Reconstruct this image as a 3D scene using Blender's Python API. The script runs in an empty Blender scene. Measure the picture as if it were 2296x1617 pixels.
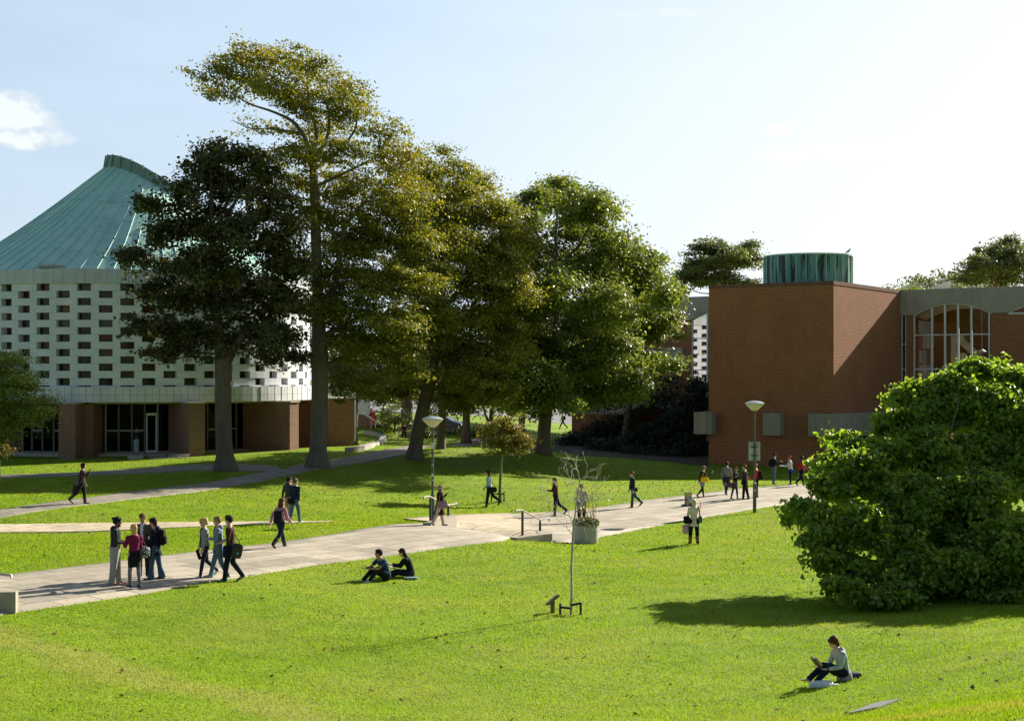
import bpy, math, random
import numpy as np
from mathutils import Vector, Matrix
R = math.radians
random.seed(7); rng = np.random.default_rng(11)
scene = bpy.context.scene
col = scene.collection

# ------------------------------------------------------------------ camera, sky, sun, exposure
# Pixel system used for measuring: the photo at 2296 x 1617; focal length 3508 px; horizon at row 850.
K = 3508.0; CX = 1148.0; HY = 850.0; CAMZ = 6.2
cd = bpy.data.cameras.new("camera"); cam = bpy.data.objects.new("camera", cd); col.objects.link(cam)
cam.location = (0, 0, CAMZ); cam.rotation_euler = (R(90), 0, 0)
cd.sensor_width = 36.0; cd.lens = 36.0*K/2296.0
cd.shift_x = 0.0; cd.shift_y = -(808.5-HY)/2296.0
cd.clip_end = 6000; cd.clip_start = 0.5
scene.camera = cam

SUN_EL, SUN_AZ = 25.5, 42.0      # azimuth measured clockwise from +Y (the view direction)
sun_dir = Vector((math.sin(R(SUN_AZ))*math.cos(R(SUN_EL)), math.cos(R(SUN_AZ))*math.cos(R(SUN_EL)), math.sin(R(SUN_EL))))
sl = bpy.data.lights.new("sun", 'SUN'); sl.energy = 5.0; sl.angle = R(0.5); sl.color = (1.0, 0.93, 0.80)
so = bpy.data.objects.new("sun", sl); col.objects.link(so)
so.rotation_euler = (-sun_dir).to_track_quat('-Z', 'Y').to_euler(); so.location = (60, 60, 60)

w = bpy.data.worlds.new("World"); scene.world = w; w.use_nodes = True
nt = w.node_tree; N = nt.nodes; L = nt.links; N.clear()
out = N.new('ShaderNodeOutputWorld'); bg = N.new('ShaderNodeBackground'); sky = N.new('ShaderNodeTexSky')
sky.sky_type = 'NISHITA'; sky.sun_disc = False; sky.sun_elevation = R(SUN_EL); sky.sun_rotation = R(SUN_AZ)
sky.air_density = 1.0; sky.dust_density = 1.6; sky.ozone_density = 1.5; sky.altitude = 50
bg.inputs[1].default_value = 0.05
# thin high cloud veil and a few small cumulus, laid out in world directions
tc = N.new('ShaderNodeTexCoord'); sep = N.new('ShaderNodeSeparateXYZ'); L.new(tc.outputs['Generated'], sep.inputs[0])
def wmath(op, a, b=None, clamp=False):
    m = N.new('ShaderNodeMath'); m.operation = op; m.use_clamp = clamp
    for i, v in enumerate((a, b)):
        if v is None: continue
        if isinstance(v, (int, float)): m.inputs[i].default_value = v
        else: L.new(v, m.inputs[i])
    return m.outputs[0]
mp = N.new('ShaderNodeMapping'); mp.inputs['Scale'].default_value = (3.0, 3.0, 11.0); L.new(tc.outputs['Generated'], mp.inputs[0])
nz = N.new('ShaderNodeTexNoise'); nz.inputs['Scale'].default_value = 1.6; nz.inputs['Detail'].default_value = 9; nz.inputs['Roughness'].default_value = 0.6; L.new(mp.outputs[0], nz.inputs['Vector'])
def cloudmask(px, py, sx, sy, thr):
    d = Vector(((px-CX)/K, 1, (HY-py)/K)).normalized()
    dx = wmath('DIVIDE', wmath('SUBTRACT', sep.outputs[0], d.x), sx/K)
    dz = wmath('DIVIDE', wmath('SUBTRACT', sep.outputs[2], d.z), sy/K)
    r2 = wmath('ADD', wmath('MULTIPLY', dx, dx), wmath('MULTIPLY', dz, dz))
    yp = wmath('GREATER_THAN', sep.outputs[1], 0.0)
    g = wmath('MULTIPLY', wmath('SUBTRACT', 1.0, r2, True), yp)
    m2 = N.new('ShaderNodeMapping'); m2.inputs['Scale'].default_value = (22, 22, 30); L.new(tc.outputs['Generated'], m2.inputs[0])
    n2 = N.new('ShaderNodeTexNoise'); n2.inputs['Scale'].default_value = 1.5; n2.inputs['Detail'].default_value = 8; n2.inputs['Roughness'].default_value = 0.55; L.new(m2.outputs[0], n2.inputs['Vector'])
    v = wmath('ADD', g, wmath('MULTIPLY', wmath('SUBTRACT', n2.outputs[0], 0.5), 2.6))
    return wmath('MULTIPLY', wmath('MULTIPLY', wmath('SUBTRACT', v, thr, True), 1.5, True), wmath('MULTIPLY', g, 2.5, True), True)
masks = [cloudmask(15, 265, 135, 75, 0.12), cloudmask(1880, 340, 260, 42, 0.45), cloudmask(1745, 293, 50, 24, 0.3), cloudmask(50, 305, 130, 36, 0.15), cloudmask(1500, 30, 160, 16, 0.6)]
mm = wmath('MAXIMUM', masks[0], masks[3])
for k in (masks[1], masks[2], masks[4]): mm = wmath('MAXIMUM', mm, wmath('MULTIPLY', k, 0.22))
wisp = wmath('MULTIPLY', wmath('SUBTRACT', nz.outputs[0], 0.5), 0.55)
# bright haze towards the sun's side of the sky, thinning upwards and behind the camera
fwd = wmath('MULTIPLY', wmath('SUBTRACT', sep.outputs[1], 0.1), 1.6, True)
amt = wmath('ADD', wmath('SUBTRACT', wmath('ADD', wmath('MULTIPLY', sep.outputs[0], 0.6), 1.02), wmath('MULTIPLY', sep.outputs[2], 0.9)), wisp, True)
veil = wmath('MULTIPLY', amt, fwd, True)
cfac = wmath('MAXIMUM', wmath('MULTIPLY', mm, 0.85), veil)
mix = N.new('ShaderNodeMix'); mix.data_type = 'RGBA'; L.new(cfac, mix.inputs[0]); L.new(sky.outputs[0], mix.inputs[6])
hz = N.new('ShaderNodeMix'); hz.data_type = 'RGBA'; hz.inputs[6].default_value = (6.4, 7.9, 9.6, 1); hz.inputs[7].default_value = (10.2, 10.5, 10.3, 1)
L.new(wmath('ADD', wmath('SUBTRACT', wmath('ADD', wmath('MULTIPLY', sep.outputs[0], 1.7), 0.50), wmath('MULTIPLY', sep.outputs[2], 1.6)), mm, True), hz.inputs[0]); L.new(hz.outputs[2], mix.inputs[7])
L.new(mix.outputs[2], bg.inputs[0]); L.new(bg.outputs[0], out.inputs[0])

scene.view_settings.view_transform = 'Standard'; scene.view_settings.look = 'None'
scene.view_settings.exposure = 1.15; scene.view_settings.gamma = 1.0
scene.render.engine = 'CYCLES'
scene.cycles.max_bounces = 6; scene.cycles.transparent_max_bounces = 12
scene.render.resolution_x = 1024; scene.render.resolution_y = 720

# ------------------------------------------------------------------ helpers
def W(px, py, Y): return Vector(((px-CX)/K*Y, Y, CAMZ+(HY-py)/K*Y))
def pxw(Y): return Y/K            # metres per measuring pixel at depth Y
def tag(o, label=None, cat=None, group=None, kind=None):
    if label: o['label'] = label
    if cat: o['category'] = cat
    if group: o['group'] = group
    if kind: o['kind'] = kind
    return o
def empty(name, loc, rz=0.0, label=None, cat=None, group=None):
    o = bpy.data.objects.new(name, None); col.objects.link(o); o.location = loc; o.rotation_euler = (0, 0, rz)
    o.empty_display_size = 0.3
    return tag(o, label, cat, group)
class MB:
    """collects geometry and links it as one mesh object"""
    def __init__(s): s.v = []; s.f = []; s.mi = []; s.cur = 0
    def quad(s, a, b, c, d):
        n = len(s.v); s.v += [tuple(a), tuple(b), tuple(c), tuple(d)]; s.f.append((n, n+1, n+2, n+3)); s.mi.append(s.cur)
    def tri(s, a, b, c):
        n = len(s.v); s.v += [tuple(a), tuple(b), tuple(c)]; s.f.append((n, n+1, n+2)); s.mi.append(s.cur)
    def poly(s, pts):
        n = len(s.v); s.v += [tuple(p) for p in pts]; s.f.append(tuple(range(n, n+len(pts)))); s.mi.append(s.cur)
    def hexa(s, p):      # p: 8 corners, bottom ccw 0-3, top ccw 4-7
        n = len(s.v); s.v += [tuple(q) for q in p]
        for f in ((3, 2, 1, 0), (4, 5, 6, 7), (0, 1, 5, 4), (1, 2, 6, 5), (2, 3, 7, 6), (3, 0, 4, 7)):
            s.f.append(tuple(n+i for i in f)); s.mi.append(s.cur)
    def box(s, x0, x1, y0, y1, z0, z1, M=None):
        p = [Vector(q) for q in ((x0, y0, z0), (x1, y0, z0), (x1, y1, z0), (x0, y1, z0), (x0, y0, z1), (x1, y0, z1), (x1, y1, z1), (x0, y1, z1))]
        if M: p = [M @ q for q in p]
        s.hexa(p)
    def prism(s, pts, z0, z1, M=None):     # pts: xy polygon ccw
        n = len(pts); b = [Vector((x, y, z0)) for x, y in pts]; t = [Vector((x, y, z1)) for x, y in pts]
        if M: b = [M @ q for q in b]; t = [M @ q for q in t]
        o = len(s.v); s.v += [tuple(q) for q in b+t]
        s.f.append(tuple(o+i for i in reversed(range(n)))); s.f.append(tuple(o+n+i for i in range(n))); s.mi += [s.cur]*2
        for i in range(n):
            j = (i+1) % n; s.f.append((o+i, o+j, o+n+j, o+n+i)); s.mi.append(s.cur)
    def tube(s, pts, rad, n=8, side=None, caps=True, round_=False):
        """loft of ellipses along pts; rad = number or (a, b) per point; a lies along 'side'"""
        pts = [Vector(p) for p in pts]; m = len(pts)
        if not isinstance(rad, (list,)): rad = [rad]*m
        rad = [(r, r) if isinstance(r, (int, float)) else r for r in rad]
        base = len(s.v); prev = Vector(side) if side is not None else None
        for i in range(m):
            t = (pts[min(i+1, m-1)]-pts[max(i-1, 0)])
            if t.length < 1e-9: t = Vector((0, 0, 1))
            t.normalize()
            if prev is None: prev = Vector((1, 0, 0)) if abs(t.x) < 0.8 else Vector((0, 1, 0))
            e = prev-t*prev.dot(t)
            if e.length < 1e-6: e = t.orthogonal()
            e.normalize(); g = t.cross(e)
            if side is None: prev = e
            for k in range(n):
                a = 2*math.pi*k/n; q = pts[i]+e*(math.cos(a)*rad[i][0])+g*(math.sin(a)*rad[i][1]); s.v.append(tuple(q))
        for i in range(m-1):
            for k in range(n):
                a = base+i*n+k; b = base+i*n+(k+1) % n; s.f.append((a, b, b+n, a+n)); s.mi.append(s.cur)
        if caps:
            if round_:
                t0 = (pts[0]-pts[1]).normalized(); t1 = (pts[-1]-pts[-2]).normalized()
                i0 = len(s.v); s.v.append(tuple(pts[0]+t0*min(rad[0])*0.7)); s.v.append(tuple(pts[-1]+t1*min(rad[-1])*0.7))
                for k in range(n):
                    s.f.append((i0, base+(k+1) % n, base+k)); s.f.append((i0+1, base+(m-1)*n+k, base+(m-1)*n+(k+1) % n)); s.mi += [s.cur]*2
            else:
                s.f.append(tuple(base+k for k in reversed(range(n)))); s.f.append(tuple(base+(m-1)*n+k for k in range(n))); s.mi += [s.cur]*2
    def ball(s, c, r, n=10, m=7, M=None):
        r = (r, r, r) if isinstance(r, (int, float)) else r; c = Vector(c); base = len(s.v)
        for i in range(1, m):
            ph = math.pi*i/m
            for k in range(n):
                a = 2*math.pi*k/n; q = Vector((r[0]*math.sin(ph)*math.cos(a), r[1]*math.sin(ph)*math.sin(a), r[2]*math.cos(ph)))
                if M: q = M @ q
                s.v.append(tuple(c+q))
        qt = Vector((0, 0, r[2])); qb = Vector((0, 0, -r[2]))
        if M: qt = M @ qt; qb = M @ qb
        t = len(s.v); s.v.append(tuple(c+qt)); s.v.append(tuple(c+qb))
        for k in range(n):
            s.f.append((t, base+k, base+(k+1) % n)); s.f.append((t+1, base+(m-2)*n+(k+1) % n, base+(m-2)*n+k)); s.mi += [s.cur]*2
        for i in range(m-2):
            for k in range(n):
                a = base+i*n+k; b = base+i*n+(k+1) % n; s.f.append((b, a, a+n, b+n)); s.mi.append(s.cur)
    def lathe(s, c, prof, n=24):     # prof: (r, z) from bottom to top
        c = Vector(c); base = len(s.v); m = len(prof)
        for r, z in prof:
            for k in range(n):
                a = 2*math.pi*k/n; s.v.append((c.x+r*math.cos(a), c.y+r*math.sin(a), c.z+z))
        for i in range(m-1):
            for k in range(n):
                a = base+i*n+k; b = base+i*n+(k+1) % n; s.f.append((a, b, b+n, a+n)); s.mi.append(s.cur)
        s.f.append(tuple(base+k for k in reversed(range(n)))); s.f.append(tuple(base+(m-1)*n+k for k in range(n))); s.mi += [s.cur]*2
    def build(s, name, mats, parent=None, smooth=False, origin=None):
        me = bpy.data.meshes.new(name); v = s.v
        if origin is not None:
            o = Vector(origin); v = [(a-o.x, b-o.y, c-o.z) for a, b, c in v]
        me.from_pydata(v, [], s.f)
        if not isinstance(mats, (list, tuple)): mats = [mats]
        for m in mats: me.materials.append(m)
        if len(mats) > 1: me.polygons.foreach_set('material_index', s.mi)
        # uv in metres: u along the face's horizontal, v up
        uvl = me.uv_layers.new(name='UVMap')
        nl = len(me.loops); nf = len(me.polygons)
        co = np.array(v, dtype=np.float64).reshape(-1, 3)
        li = np.empty(nl, dtype=np.int32); me.loops.foreach_get('vertex_index', li)
        nn = np.empty(nf*3); me.polygons.foreach_get('normal', nn); nn = nn.reshape(-1, 3)
        lt = np.empty(nf, dtype=np.int32); me.polygons.foreach_get('loop_total', lt)
        fn = np.repeat(nn, lt, axis=0); p = co[li]
        hl = np.hypot(fn[:, 0], fn[:, 1])+1e-9; tx = -fn[:, 1]/hl; ty = fn[:, 0]/hl
        wall = np.abs(fn[:, 2]) < 0.75
        u = np.where(wall, p[:, 0]*tx+p[:, 1]*ty, p[:, 0]); vv = np.where(wall, p[:, 2], p[:, 1])
        uvl.data.foreach_set('uv', np.stack([u, vv], 1).ravel())
        if smooth: me.polygons.foreach_set('use_smooth', [True]*nf)
        me.update()
        ob = bpy.data.objects.new(name, me); col.objects.link(ob)
        if parent: ob.parent = parent
        elif origin is not None: ob.location = origin
        return ob

# ------------------------------------------------------------------ materials
def newmat(name):
    m = bpy.data.materials.new(name); m.use_nodes = True; n = m.node_tree.nodes; l = m.node_tree.links
    p = n['Principled BSDF']; return m, n, l, p
def ramp(n, l, src, stops):
    r = n.new('ShaderNodeValToRGB'); e = r.color_ramp.elements
    while len(e) < len(stops): e.new(0.5)
    for i, (pos, c) in enumerate(stops): e[i].position = pos; e[i].color = (*c, 1)
    l.new(src, r.inputs[0]); return r.outputs[0]
def noise(n, l, scale, detail=4, rough=0.55, coord='Object', vscale=None):
    t = n.new('ShaderNodeTexCoord'); x = n.new('ShaderNodeTexNoise'); x.inputs['Scale'].default_value = scale
    x.inputs['Detail'].default_value = detail; x.inputs['Roughness'].default_value = rough
    s = t.outputs[coord]
    if vscale:
        mpn = n.new('ShaderNodeMapping'); mpn.inputs['Scale'].default_value = vscale; l.new(s, mpn.inputs[0]); s = mpn.outputs[0]
    l.new(s, x.inputs['Vector']); return x.outputs[0]
def bump(n, l, p, h, strength=0.3, dist=0.02):
    b = n.new('ShaderNodeBump'); b.inputs['Strength'].default_value = strength; b.inputs['Distance'].default_value = dist
    l.new(h, b.inputs['Height']); l.new(b.outputs[0], p.inputs['Normal'])
def mixc(n, l, fac, a, b, mode='MIX'):
    m = n.new('ShaderNodeMix'); m.data_type = 'RGBA'; m.blend_type = mode
    for i, x in ((0, fac), (6, a), (7, b)):
        if isinstance(x, (int, float)): m.inputs[i].default_value = x
        elif isinstance(x, tuple): m.inputs[i].default_value = (*x, 1)
        else: l.new(x, m.inputs[i])
    return m.outputs[2]
_mc = {}
def plain(name, c, rough=0.7, var=0.12, scale=6.0, metal=0.0, bumps=0.0, spec=0.5):
    key = (name, c, rough, metal)
    if key in _mc: return _mc[key]
    m, n, l, p = newmat(name)
    x = noise(n, l, scale, 5); lo = tuple(v*(1-var) for v in c); hi = tuple(min(1, v*(1+var)) for v in c)
    l.new(ramp(n, l, x, [(0.3, lo), (0.7, hi)]), p.inputs['Base Color'])
    p.inputs['Roughness'].default_value = rough; p.inputs['Metallic'].default_value = metal; p.inputs['Specular IOR Level'].default_value = spec
    if bumps: bump(n, l, p, x, bumps, 0.02)
    _mc[key] = m; return m
def cloth(name, c, pattern=None, c2=None, sc=14.0):
    key = ('cloth', name, c, pattern)
    if key in _mc: return _mc[key]
    m, n, l, p = newmat(name); x = noise(n, l, 9.0, 4)
    base = ramp(n, l, x, [(0.3, tuple(v*0.8 for v in c)), (0.7, tuple(min(1, v*1.15) for v in c))])
    if pattern:
        t = n.new('ShaderNodeTexCoord')
        if pattern == 'plaid':
            outs = []
            for ax in ('X', 'Z', 'Y'):
                wv = n.new('ShaderNodeTexWave'); wv.bands_direction = ax; wv.inputs['Scale'].default_value = sc/2; l.new(t.outputs['Object'], wv.inputs['Vector'])
                g = n.new('ShaderNodeMath'); g.operation = 'GREATER_THAN'; g.inputs[1].default_value = 0.5; l.new(wv.outputs['Fac'], g.inputs[0]); outs.append(g.outputs[0])
            a = n.new('ShaderNodeMath'); a.operation = 'ADD'; l.new(outs[0], a.inputs[0]); l.new(outs[1], a.inputs[1])
            a2 = n.new('ShaderNodeMath'); a2.operation = 'MULTIPLY'; a2.inputs[1].default_value = 0.45; l.new(a.outputs[0], a2.inputs[0])
            base = mixc(n, l, a2.outputs[0], base, c2)
        elif pattern == 'stripe':
            wv = n.new('ShaderNodeTexWave'); wv.bands_direction = 'Z'; wv.inputs['Scale'].default_value = sc/2; l.new(t.outputs['Object'], wv.inputs['Vector'])
            base = mixc(n, l, wv.outputs['Fac'], base, c2)
        else:
            ck = n.new('ShaderNodeTexVoronoi'); ck.inputs['Scale'].default_value = sc*1.6; l.new(t.outputs['Object'], ck.inputs['Vector'])
            g = n.new('ShaderNodeMath'); g.operation = 'GREATER_THAN'; g.inputs[1].default_value = 0.42; l.new(ck.outputs['Distance'], g.inputs[0])
            base = mixc(n, l, g.outputs[0], base, c2)
    l.new(base, p.inputs['Base Color']); p.inputs['Roughness'].default_value = 0.9; p.inputs['Specular IOR Level'].default_value = 0.15
    y = noise(n, l, 14.0, 3, vscale=(1, 1, 0.6)); bump(n, l, p, y, 0.7, 0.03)
    _mc[key] = m; return m

def brick_mat(name, c1, c2, mortar, dirt=(0.05, 0.035, 0.025)):
    m, n, l, p = newmat(name); t = n.new('ShaderNodeTexCoord'); b = n.new('ShaderNodeTexBrick')
    b.inputs['Scale'].default_value = 1.0; b.inputs['Brick Width'].default_value = 0.30; b.inputs['Row Height'].default_value = 0.105
    b.inputs['Mortar Size'].default_value = 0.017; b.inputs['Mortar Smooth'].default_value = 0.3; b.inputs['Bias'].default_value = -0.2
    b.inputs['Color1'].default_value = (*c1, 1); b.inputs['Color2'].default_value = (*c2, 1); b.inputs['Mortar'].default_value = (*mortar, 1)
    l.new(t.outputs['UV'], b.inputs['Vector'])
    x = noise(n, l, 0.45, 6, 0.6); y = noise(n, l, 2.3, 4, 0.6, vscale=(1, 1, 0.25))
    c = mixc(n, l, 1.0, b.outputs['Color'], ramp(n, l, x, [(0.3, (0.90, 0.88, 0.86)), (0.7, (1.07, 1.05, 1.03))]), 'MULTIPLY')
    c = mixc(n, l, ramp(n, l, y, [(0.60, (0, 0, 0)), (0.85, (0.35, 0.35, 0.35))]), c, dirt)
    l.new(c, p.inputs['Base Color']); p.inputs['Roughness'].default_value = 0.9; p.inputs['Specular IOR Level'].default_value = 0.2
    bump(n, l, p, b.outputs['Fac'], -0.5, 0.01); return m
def concrete_mat(name, c, boards=0.0, streak=0.5, sc=1.0):
    m, n, l, p = newmat(name)
    x = noise(n, l, 0.8*sc, 6, 0.6); y = noise(n, l, 2.2*sc, 5, 0.6, vscale=(1, 1, 0.12)); z = noise(n, l, 14, 4)
    a = ramp(n, l, x, [(0.3, tuple(v*0.82 for v in c)), (0.7, tuple(v*1.1 for v in c))])
    a = mixc(n, l, ramp(n, l, y, [(0.5, (0, 0, 0)), (0.78, (streak, streak, streak))]), a, tuple(v*0.35 for v in c))
    a = mixc(n, l, 0.25, a, ramp(n, l, z, [(0.3, tuple(v*0.7 for v in c)), (0.7, tuple(v*1.15 for v in c))]))
    l.new(a, p.inputs['Base Color']); p.inputs['Roughness'].default_value = 0.85; p.inputs['Specular IOR Level'].default_value = 0.25
    if boards:
        t = n.new('ShaderNodeTexCoord'); b = n.new('ShaderNodeTexBrick'); b.inputs['Scale'].default_value = 1.0
        b.inputs['Brick Width'].default_value = boards; b.inputs['Row Height'].default_value = 4.0; b.inputs['Mortar Size'].default_value = 0.012; b.offset = 0
        b.inputs['Color1'].default_value = (1, 1, 1, 1); b.inputs['Color2'].default_value = (0.84, 0.85, 0.85, 1); b.inputs['Mortar'].default_value = (0.45, 0.45, 0.45, 1)
        l.new(t.outputs['UV'], b.inputs['Vector']); a2 = mixc(n, l, 1.0, a, b.outputs['Color'], 'MULTIPLY'); l.new(a2, p.inputs['Base Color'])
        bump(n, l, p, b.outputs['Fac'], -0.6, 0.02)
    else: bump(n, l, p, z, 0.25, 0.02)
    return m
M = {}
M['brick'] = brick_mat('tower_brick', (0.33, 0.098, 0.037), (0.215, 0.058, 0.025), (0.42, 0.27, 0.15))
M['brick_dark'] = brick_mat('pier_brick', (0.27, 0.10, 0.055), (0.17, 0.065, 0.04), (0.30, 0.26, 0.22))
M['concrete'] = concrete_mat('concrete', (0.43, 0.37, 0.30), streak=0.45)
M['concrete_board'] = concrete_mat('board_marked_concrete', (0.43, 0.375, 0.31), boards=0.12, streak=0.55)
M['white_conc'] = concrete_mat('painted_concrete', (0.74, 0.75, 0.79), streak=0.10)
M['white_board'] = concrete_mat('painted_boards', (0.72, 0.73, 0.76), boards=0.42, streak=0.25)
M['white_band'] = concrete_mat('painted_band', (0.66, 0.67, 0.70), boards=1.85, streak=0.35)
M['metal_white'] = plain('white_frame_paint', (0.72, 0.74, 0.76), 0.4, 0.05)
M['metal_dark'] = plain('dark_metal', (0.02, 0.02, 0.022), 0.45, 0.2)
M['steel'] = plain('bare_rail', (0.45, 0.40, 0.34), 0.35, 0.2, metal=0.6)
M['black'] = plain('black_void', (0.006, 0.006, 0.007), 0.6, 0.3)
M['wood'] = plain('weathered_wood', (0.20, 0.13, 0.08), 0.8, 0.3, 20, bumps=0.3)
M['asphalt'] = plain('asphalt', (0.16, 0.16, 0.165), 0.9, 0.15, 3)
def glass_mat(name, tint, refl=0.12, trans=0.75):
    m, n, l, p = newmat(name); n.remove(p); o = n['Material Output']
    tr = n.new('ShaderNodeBsdfTransparent'); tr.inputs[0].default_value = (*tint, 1)
    gl = n.new('ShaderNodeBsdfGlossy'); gl.inputs['Roughness'].default_value = 0.02
    fr = n.new('ShaderNodeFresnel'); fr.inputs[0].default_value = 1.5
    a = n.new('ShaderNodeMath'); a.operation = 'ADD'; a.inputs[1].default_value = refl; l.new(fr.outputs[0], a.inputs[0])
    mx = n.new('ShaderNodeMixShader'); l.new(a.outputs[0], mx.inputs[0]); l.new(tr.outputs[0], mx.inputs[1]); l.new(gl.outputs[0], mx.inputs[2])
    l.new(mx.outputs[0], o.inputs[0]); return m
M['glass'] = glass_mat('window_glass', (0.9, 0.92, 0.92), -0.02)
M['glass_mirror'] = glass_mat('mirroring_glass', (0.45, 0.43, 0.4), 0.28)
M['glass_dark'] = glass_mat('dark_glass', (0.22, 0.22, 0.21), -0.035)

# copper
def copper_mat(name, streaks=False, base=(0.43, 0.70, 0.59)):
    m, n, l, p = newmat(name)
    x = noise(n, l, 0.7, 6, 0.62); y = noise(n, l, 5.0, 4, 0.6)
    a = ramp(n, l, x, [(0.25, (base[0]*0.72, base[1]*0.80, base[2]*0.86)), (0.5, base), (0.75, (base[0]*1.35, base[1]*1.15, base[2]*1.15))])
    a = mixc(n, l, 0.3, a, ramp(n, l, y, [(0.3, (base[0]*0.7, base[1]*0.75, base[2]*0.75)), (0.7, (base[0]*1.4, base[1]*1.2, base[2]*1.2))]))
    if streaks:
        z = noise(n, l, 2.1, 5, 0.65, vscale=(1, 1, 0.13))
        a = mixc(n, l, ramp(n, l, z, [(0.47, (0, 0, 0)), (0.55, (1, 1, 1))]), a, (0.022, 0.032, 0.036))
    l.new(a, p.inputs['Base Color']); p.inputs['Roughness'].default_value = 0.55; p.inputs['Metallic'].default_value = 0.0; p.inputs['Specular IOR Level'].default_value = 0.4
    bump(n, l, p, y, 0.35, 0.05); return m
M['copper'] = copper_mat('verdigris_copper')
M['copper_seam'] = copper_mat('verdigris_seam', base=(0.34, 0.62, 0.52))
M['copper_streak'] = copper_mat('streaked_copper', True, base=(0.13, 0.31, 0.27))
M['copper_rim'] = copper_mat('rim_copper', base=(0.19, 0.28, 0.25))

# lawn; a worn, drier track crosses its near left corner
def track(n, l, a):
    t = n.new('ShaderNodeTexCoord'); s_ = n.new('ShaderNodeSeparateXYZ'); l.new(t.outputs['Object'], s_.inputs[0])
    def mt(op, x, y, cl=False):
        m = n.new('ShaderNodeMath'); m.operation = op; m.use_clamp = cl
        for i, v in enumerate((x, y)):
            if isinstance(v, (int, float)): m.inputs[i].default_value = v
            else: l.new(v, m.inputs[i])
        return m.outputs[0]
    # line through (-11.3, 34.2) and (-2.2, 26.5)
    dx, dy = 9.1, -7.7; ln = math.hypot(dx, dy); nx_, ny_ = -dy/ln, dx/ln; c0 = nx_*-11.3+ny_*34.2
    d = mt('SUBTRACT', mt('ADD', mt('MULTIPLY', s_.outputs[0], nx_), mt('MULTIPLY', s_.outputs[1], ny_)), c0)
    wob = mt('MULTIPLY', mt('SUBTRACT', noise(n, l, 0.25, 4), 0.5), 3.0); d = mt('ADD', d, wob); d2 = mt('MULTIPLY', d, d)
    f = mt('MULTIPLY', mt('SUBTRACT', 1.0, mt('MULTIPLY', d2, 0.8), True), 0.55)
    return mixc(n, l, f, a, (0.29, 0.27, 0.075))
def lawn_mat():
    m, n, l, p = newmat('lawn')
    big = noise(n, l, 0.09, 5, 0.6); mid = noise(n, l, 0.9, 6, 0.65); fine = noise(n, l, 16, 5, 0.7, vscale=(1, 0.55, 1)); dry = noise(n, l, 0.22, 7, 0.62)
    a = ramp(n, l, big, [(0.3, (0.138, 0.225, 0.009)), (0.55, (0.198, 0.295, 0.012)), (0.75, (0.264, 0.335, 0.024))])
    a = mixc(n, l, ramp(n, l, mid, [(0.42, (0, 0, 0)), (0.70, (0.5, 0.5, 0.5))]), a, (0.065, 0.14, 0.010))
    a = mixc(n, l, ramp(n, l, dry, [(0.46, (0, 0, 0)), (0.66, (0.55, 0.55, 0.55))]), a, (0.235, 0.265, 0.040))
    a = track(n, l, a)
    a = mixc(n, l, 0.85, a, ramp(n, l, fine, [(0.30, (0.62, 0.66, 0.5)), (0.5, (1.0, 1.0, 1.0)), (0.72, (1.35, 1.3, 1.2))]), 'MULTIPLY')
    l.new(a, p.inputs['Base Color']); p.inputs['Roughness'].default_value = 0.85; p.inputs['Specular IOR Level'].default_value = 0.1
    bump(n, l, p, fine, 0.6, 0.05); return m
M['lawn'] = lawn_mat()
def slab_mat(name, c, ang, bw=1.25, rh=0.85, tint=0.2):
    m, n, l, p = newmat(name); t = n.new('ShaderNodeTexCoord'); mpn = n.new('ShaderNodeMapping'); mpn.inputs['Rotation'].default_value = (0, 0, ang)
    l.new(t.outputs['Object'], mpn.inputs[0]); b = n.new('ShaderNodeTexBrick'); l.new(mpn.outputs[0], b.inputs['Vector'])
    b.inputs['Scale'].default_value = 1.0; b.inputs['Brick Width'].default_value = bw; b.inputs['Row Height'].default_value = rh
    b.inputs['Mortar Size'].default_value = 0.022; b.inputs['Mortar Smooth'].default_value = 0.2
    b.inputs['Color1'].default_value = (*[v*(1+tint) for v in c], 1); b.inputs['Color2'].default_value = (*[v*(1-tint) for v in c], 1); b.inputs['Mortar'].default_value = (*[v*0.30 for v in c], 1)
    x = noise(n, l, 0.5, 6, 0.6); y = noise(n, l, 7, 5, 0.6)
    a = mixc(n, l, 0.9, b.outputs['Color'], ramp(n, l, x, [(0.3, (0.8, 0.79, 0.76)), (0.7, (1.12, 1.10, 1.08))]), 'MULTIPLY')
    a = mixc(n, l, 0.7, a, ramp(n, l, y, [(0.3, (0.78, 0.78, 0.76)), (0.7, (1.14, 1.14, 1.12))]), 'MULTIPLY')
    z = noise(n, l, 1.7, 6, 0.7); a = mixc(n, l, ramp(n, l, z, [(0.55, (0, 0, 0)), (0.75, (0.5, 0.5, 0.5))]), a, tuple(v*0.62 for v in c))
    l.new(a, p.inputs['Base Color']); p.inputs['Roughness'].default_value = 0.8; p.inputs['Specular IOR Level'].default_value = 0.3
    bump(n, l, p, b.outputs['Fac'], -0.4, 0.01); return m
PATH_ANG = -math.atan2(0.826, 0.563)
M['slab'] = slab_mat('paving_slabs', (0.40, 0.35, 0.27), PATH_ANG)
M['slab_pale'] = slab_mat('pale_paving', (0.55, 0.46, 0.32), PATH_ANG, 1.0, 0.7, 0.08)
M['slab_grey'] = slab_mat('grey_paving', (0.27, 0.24, 0.19), -1.1, 0.9, 0.6, 0.12)

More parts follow.
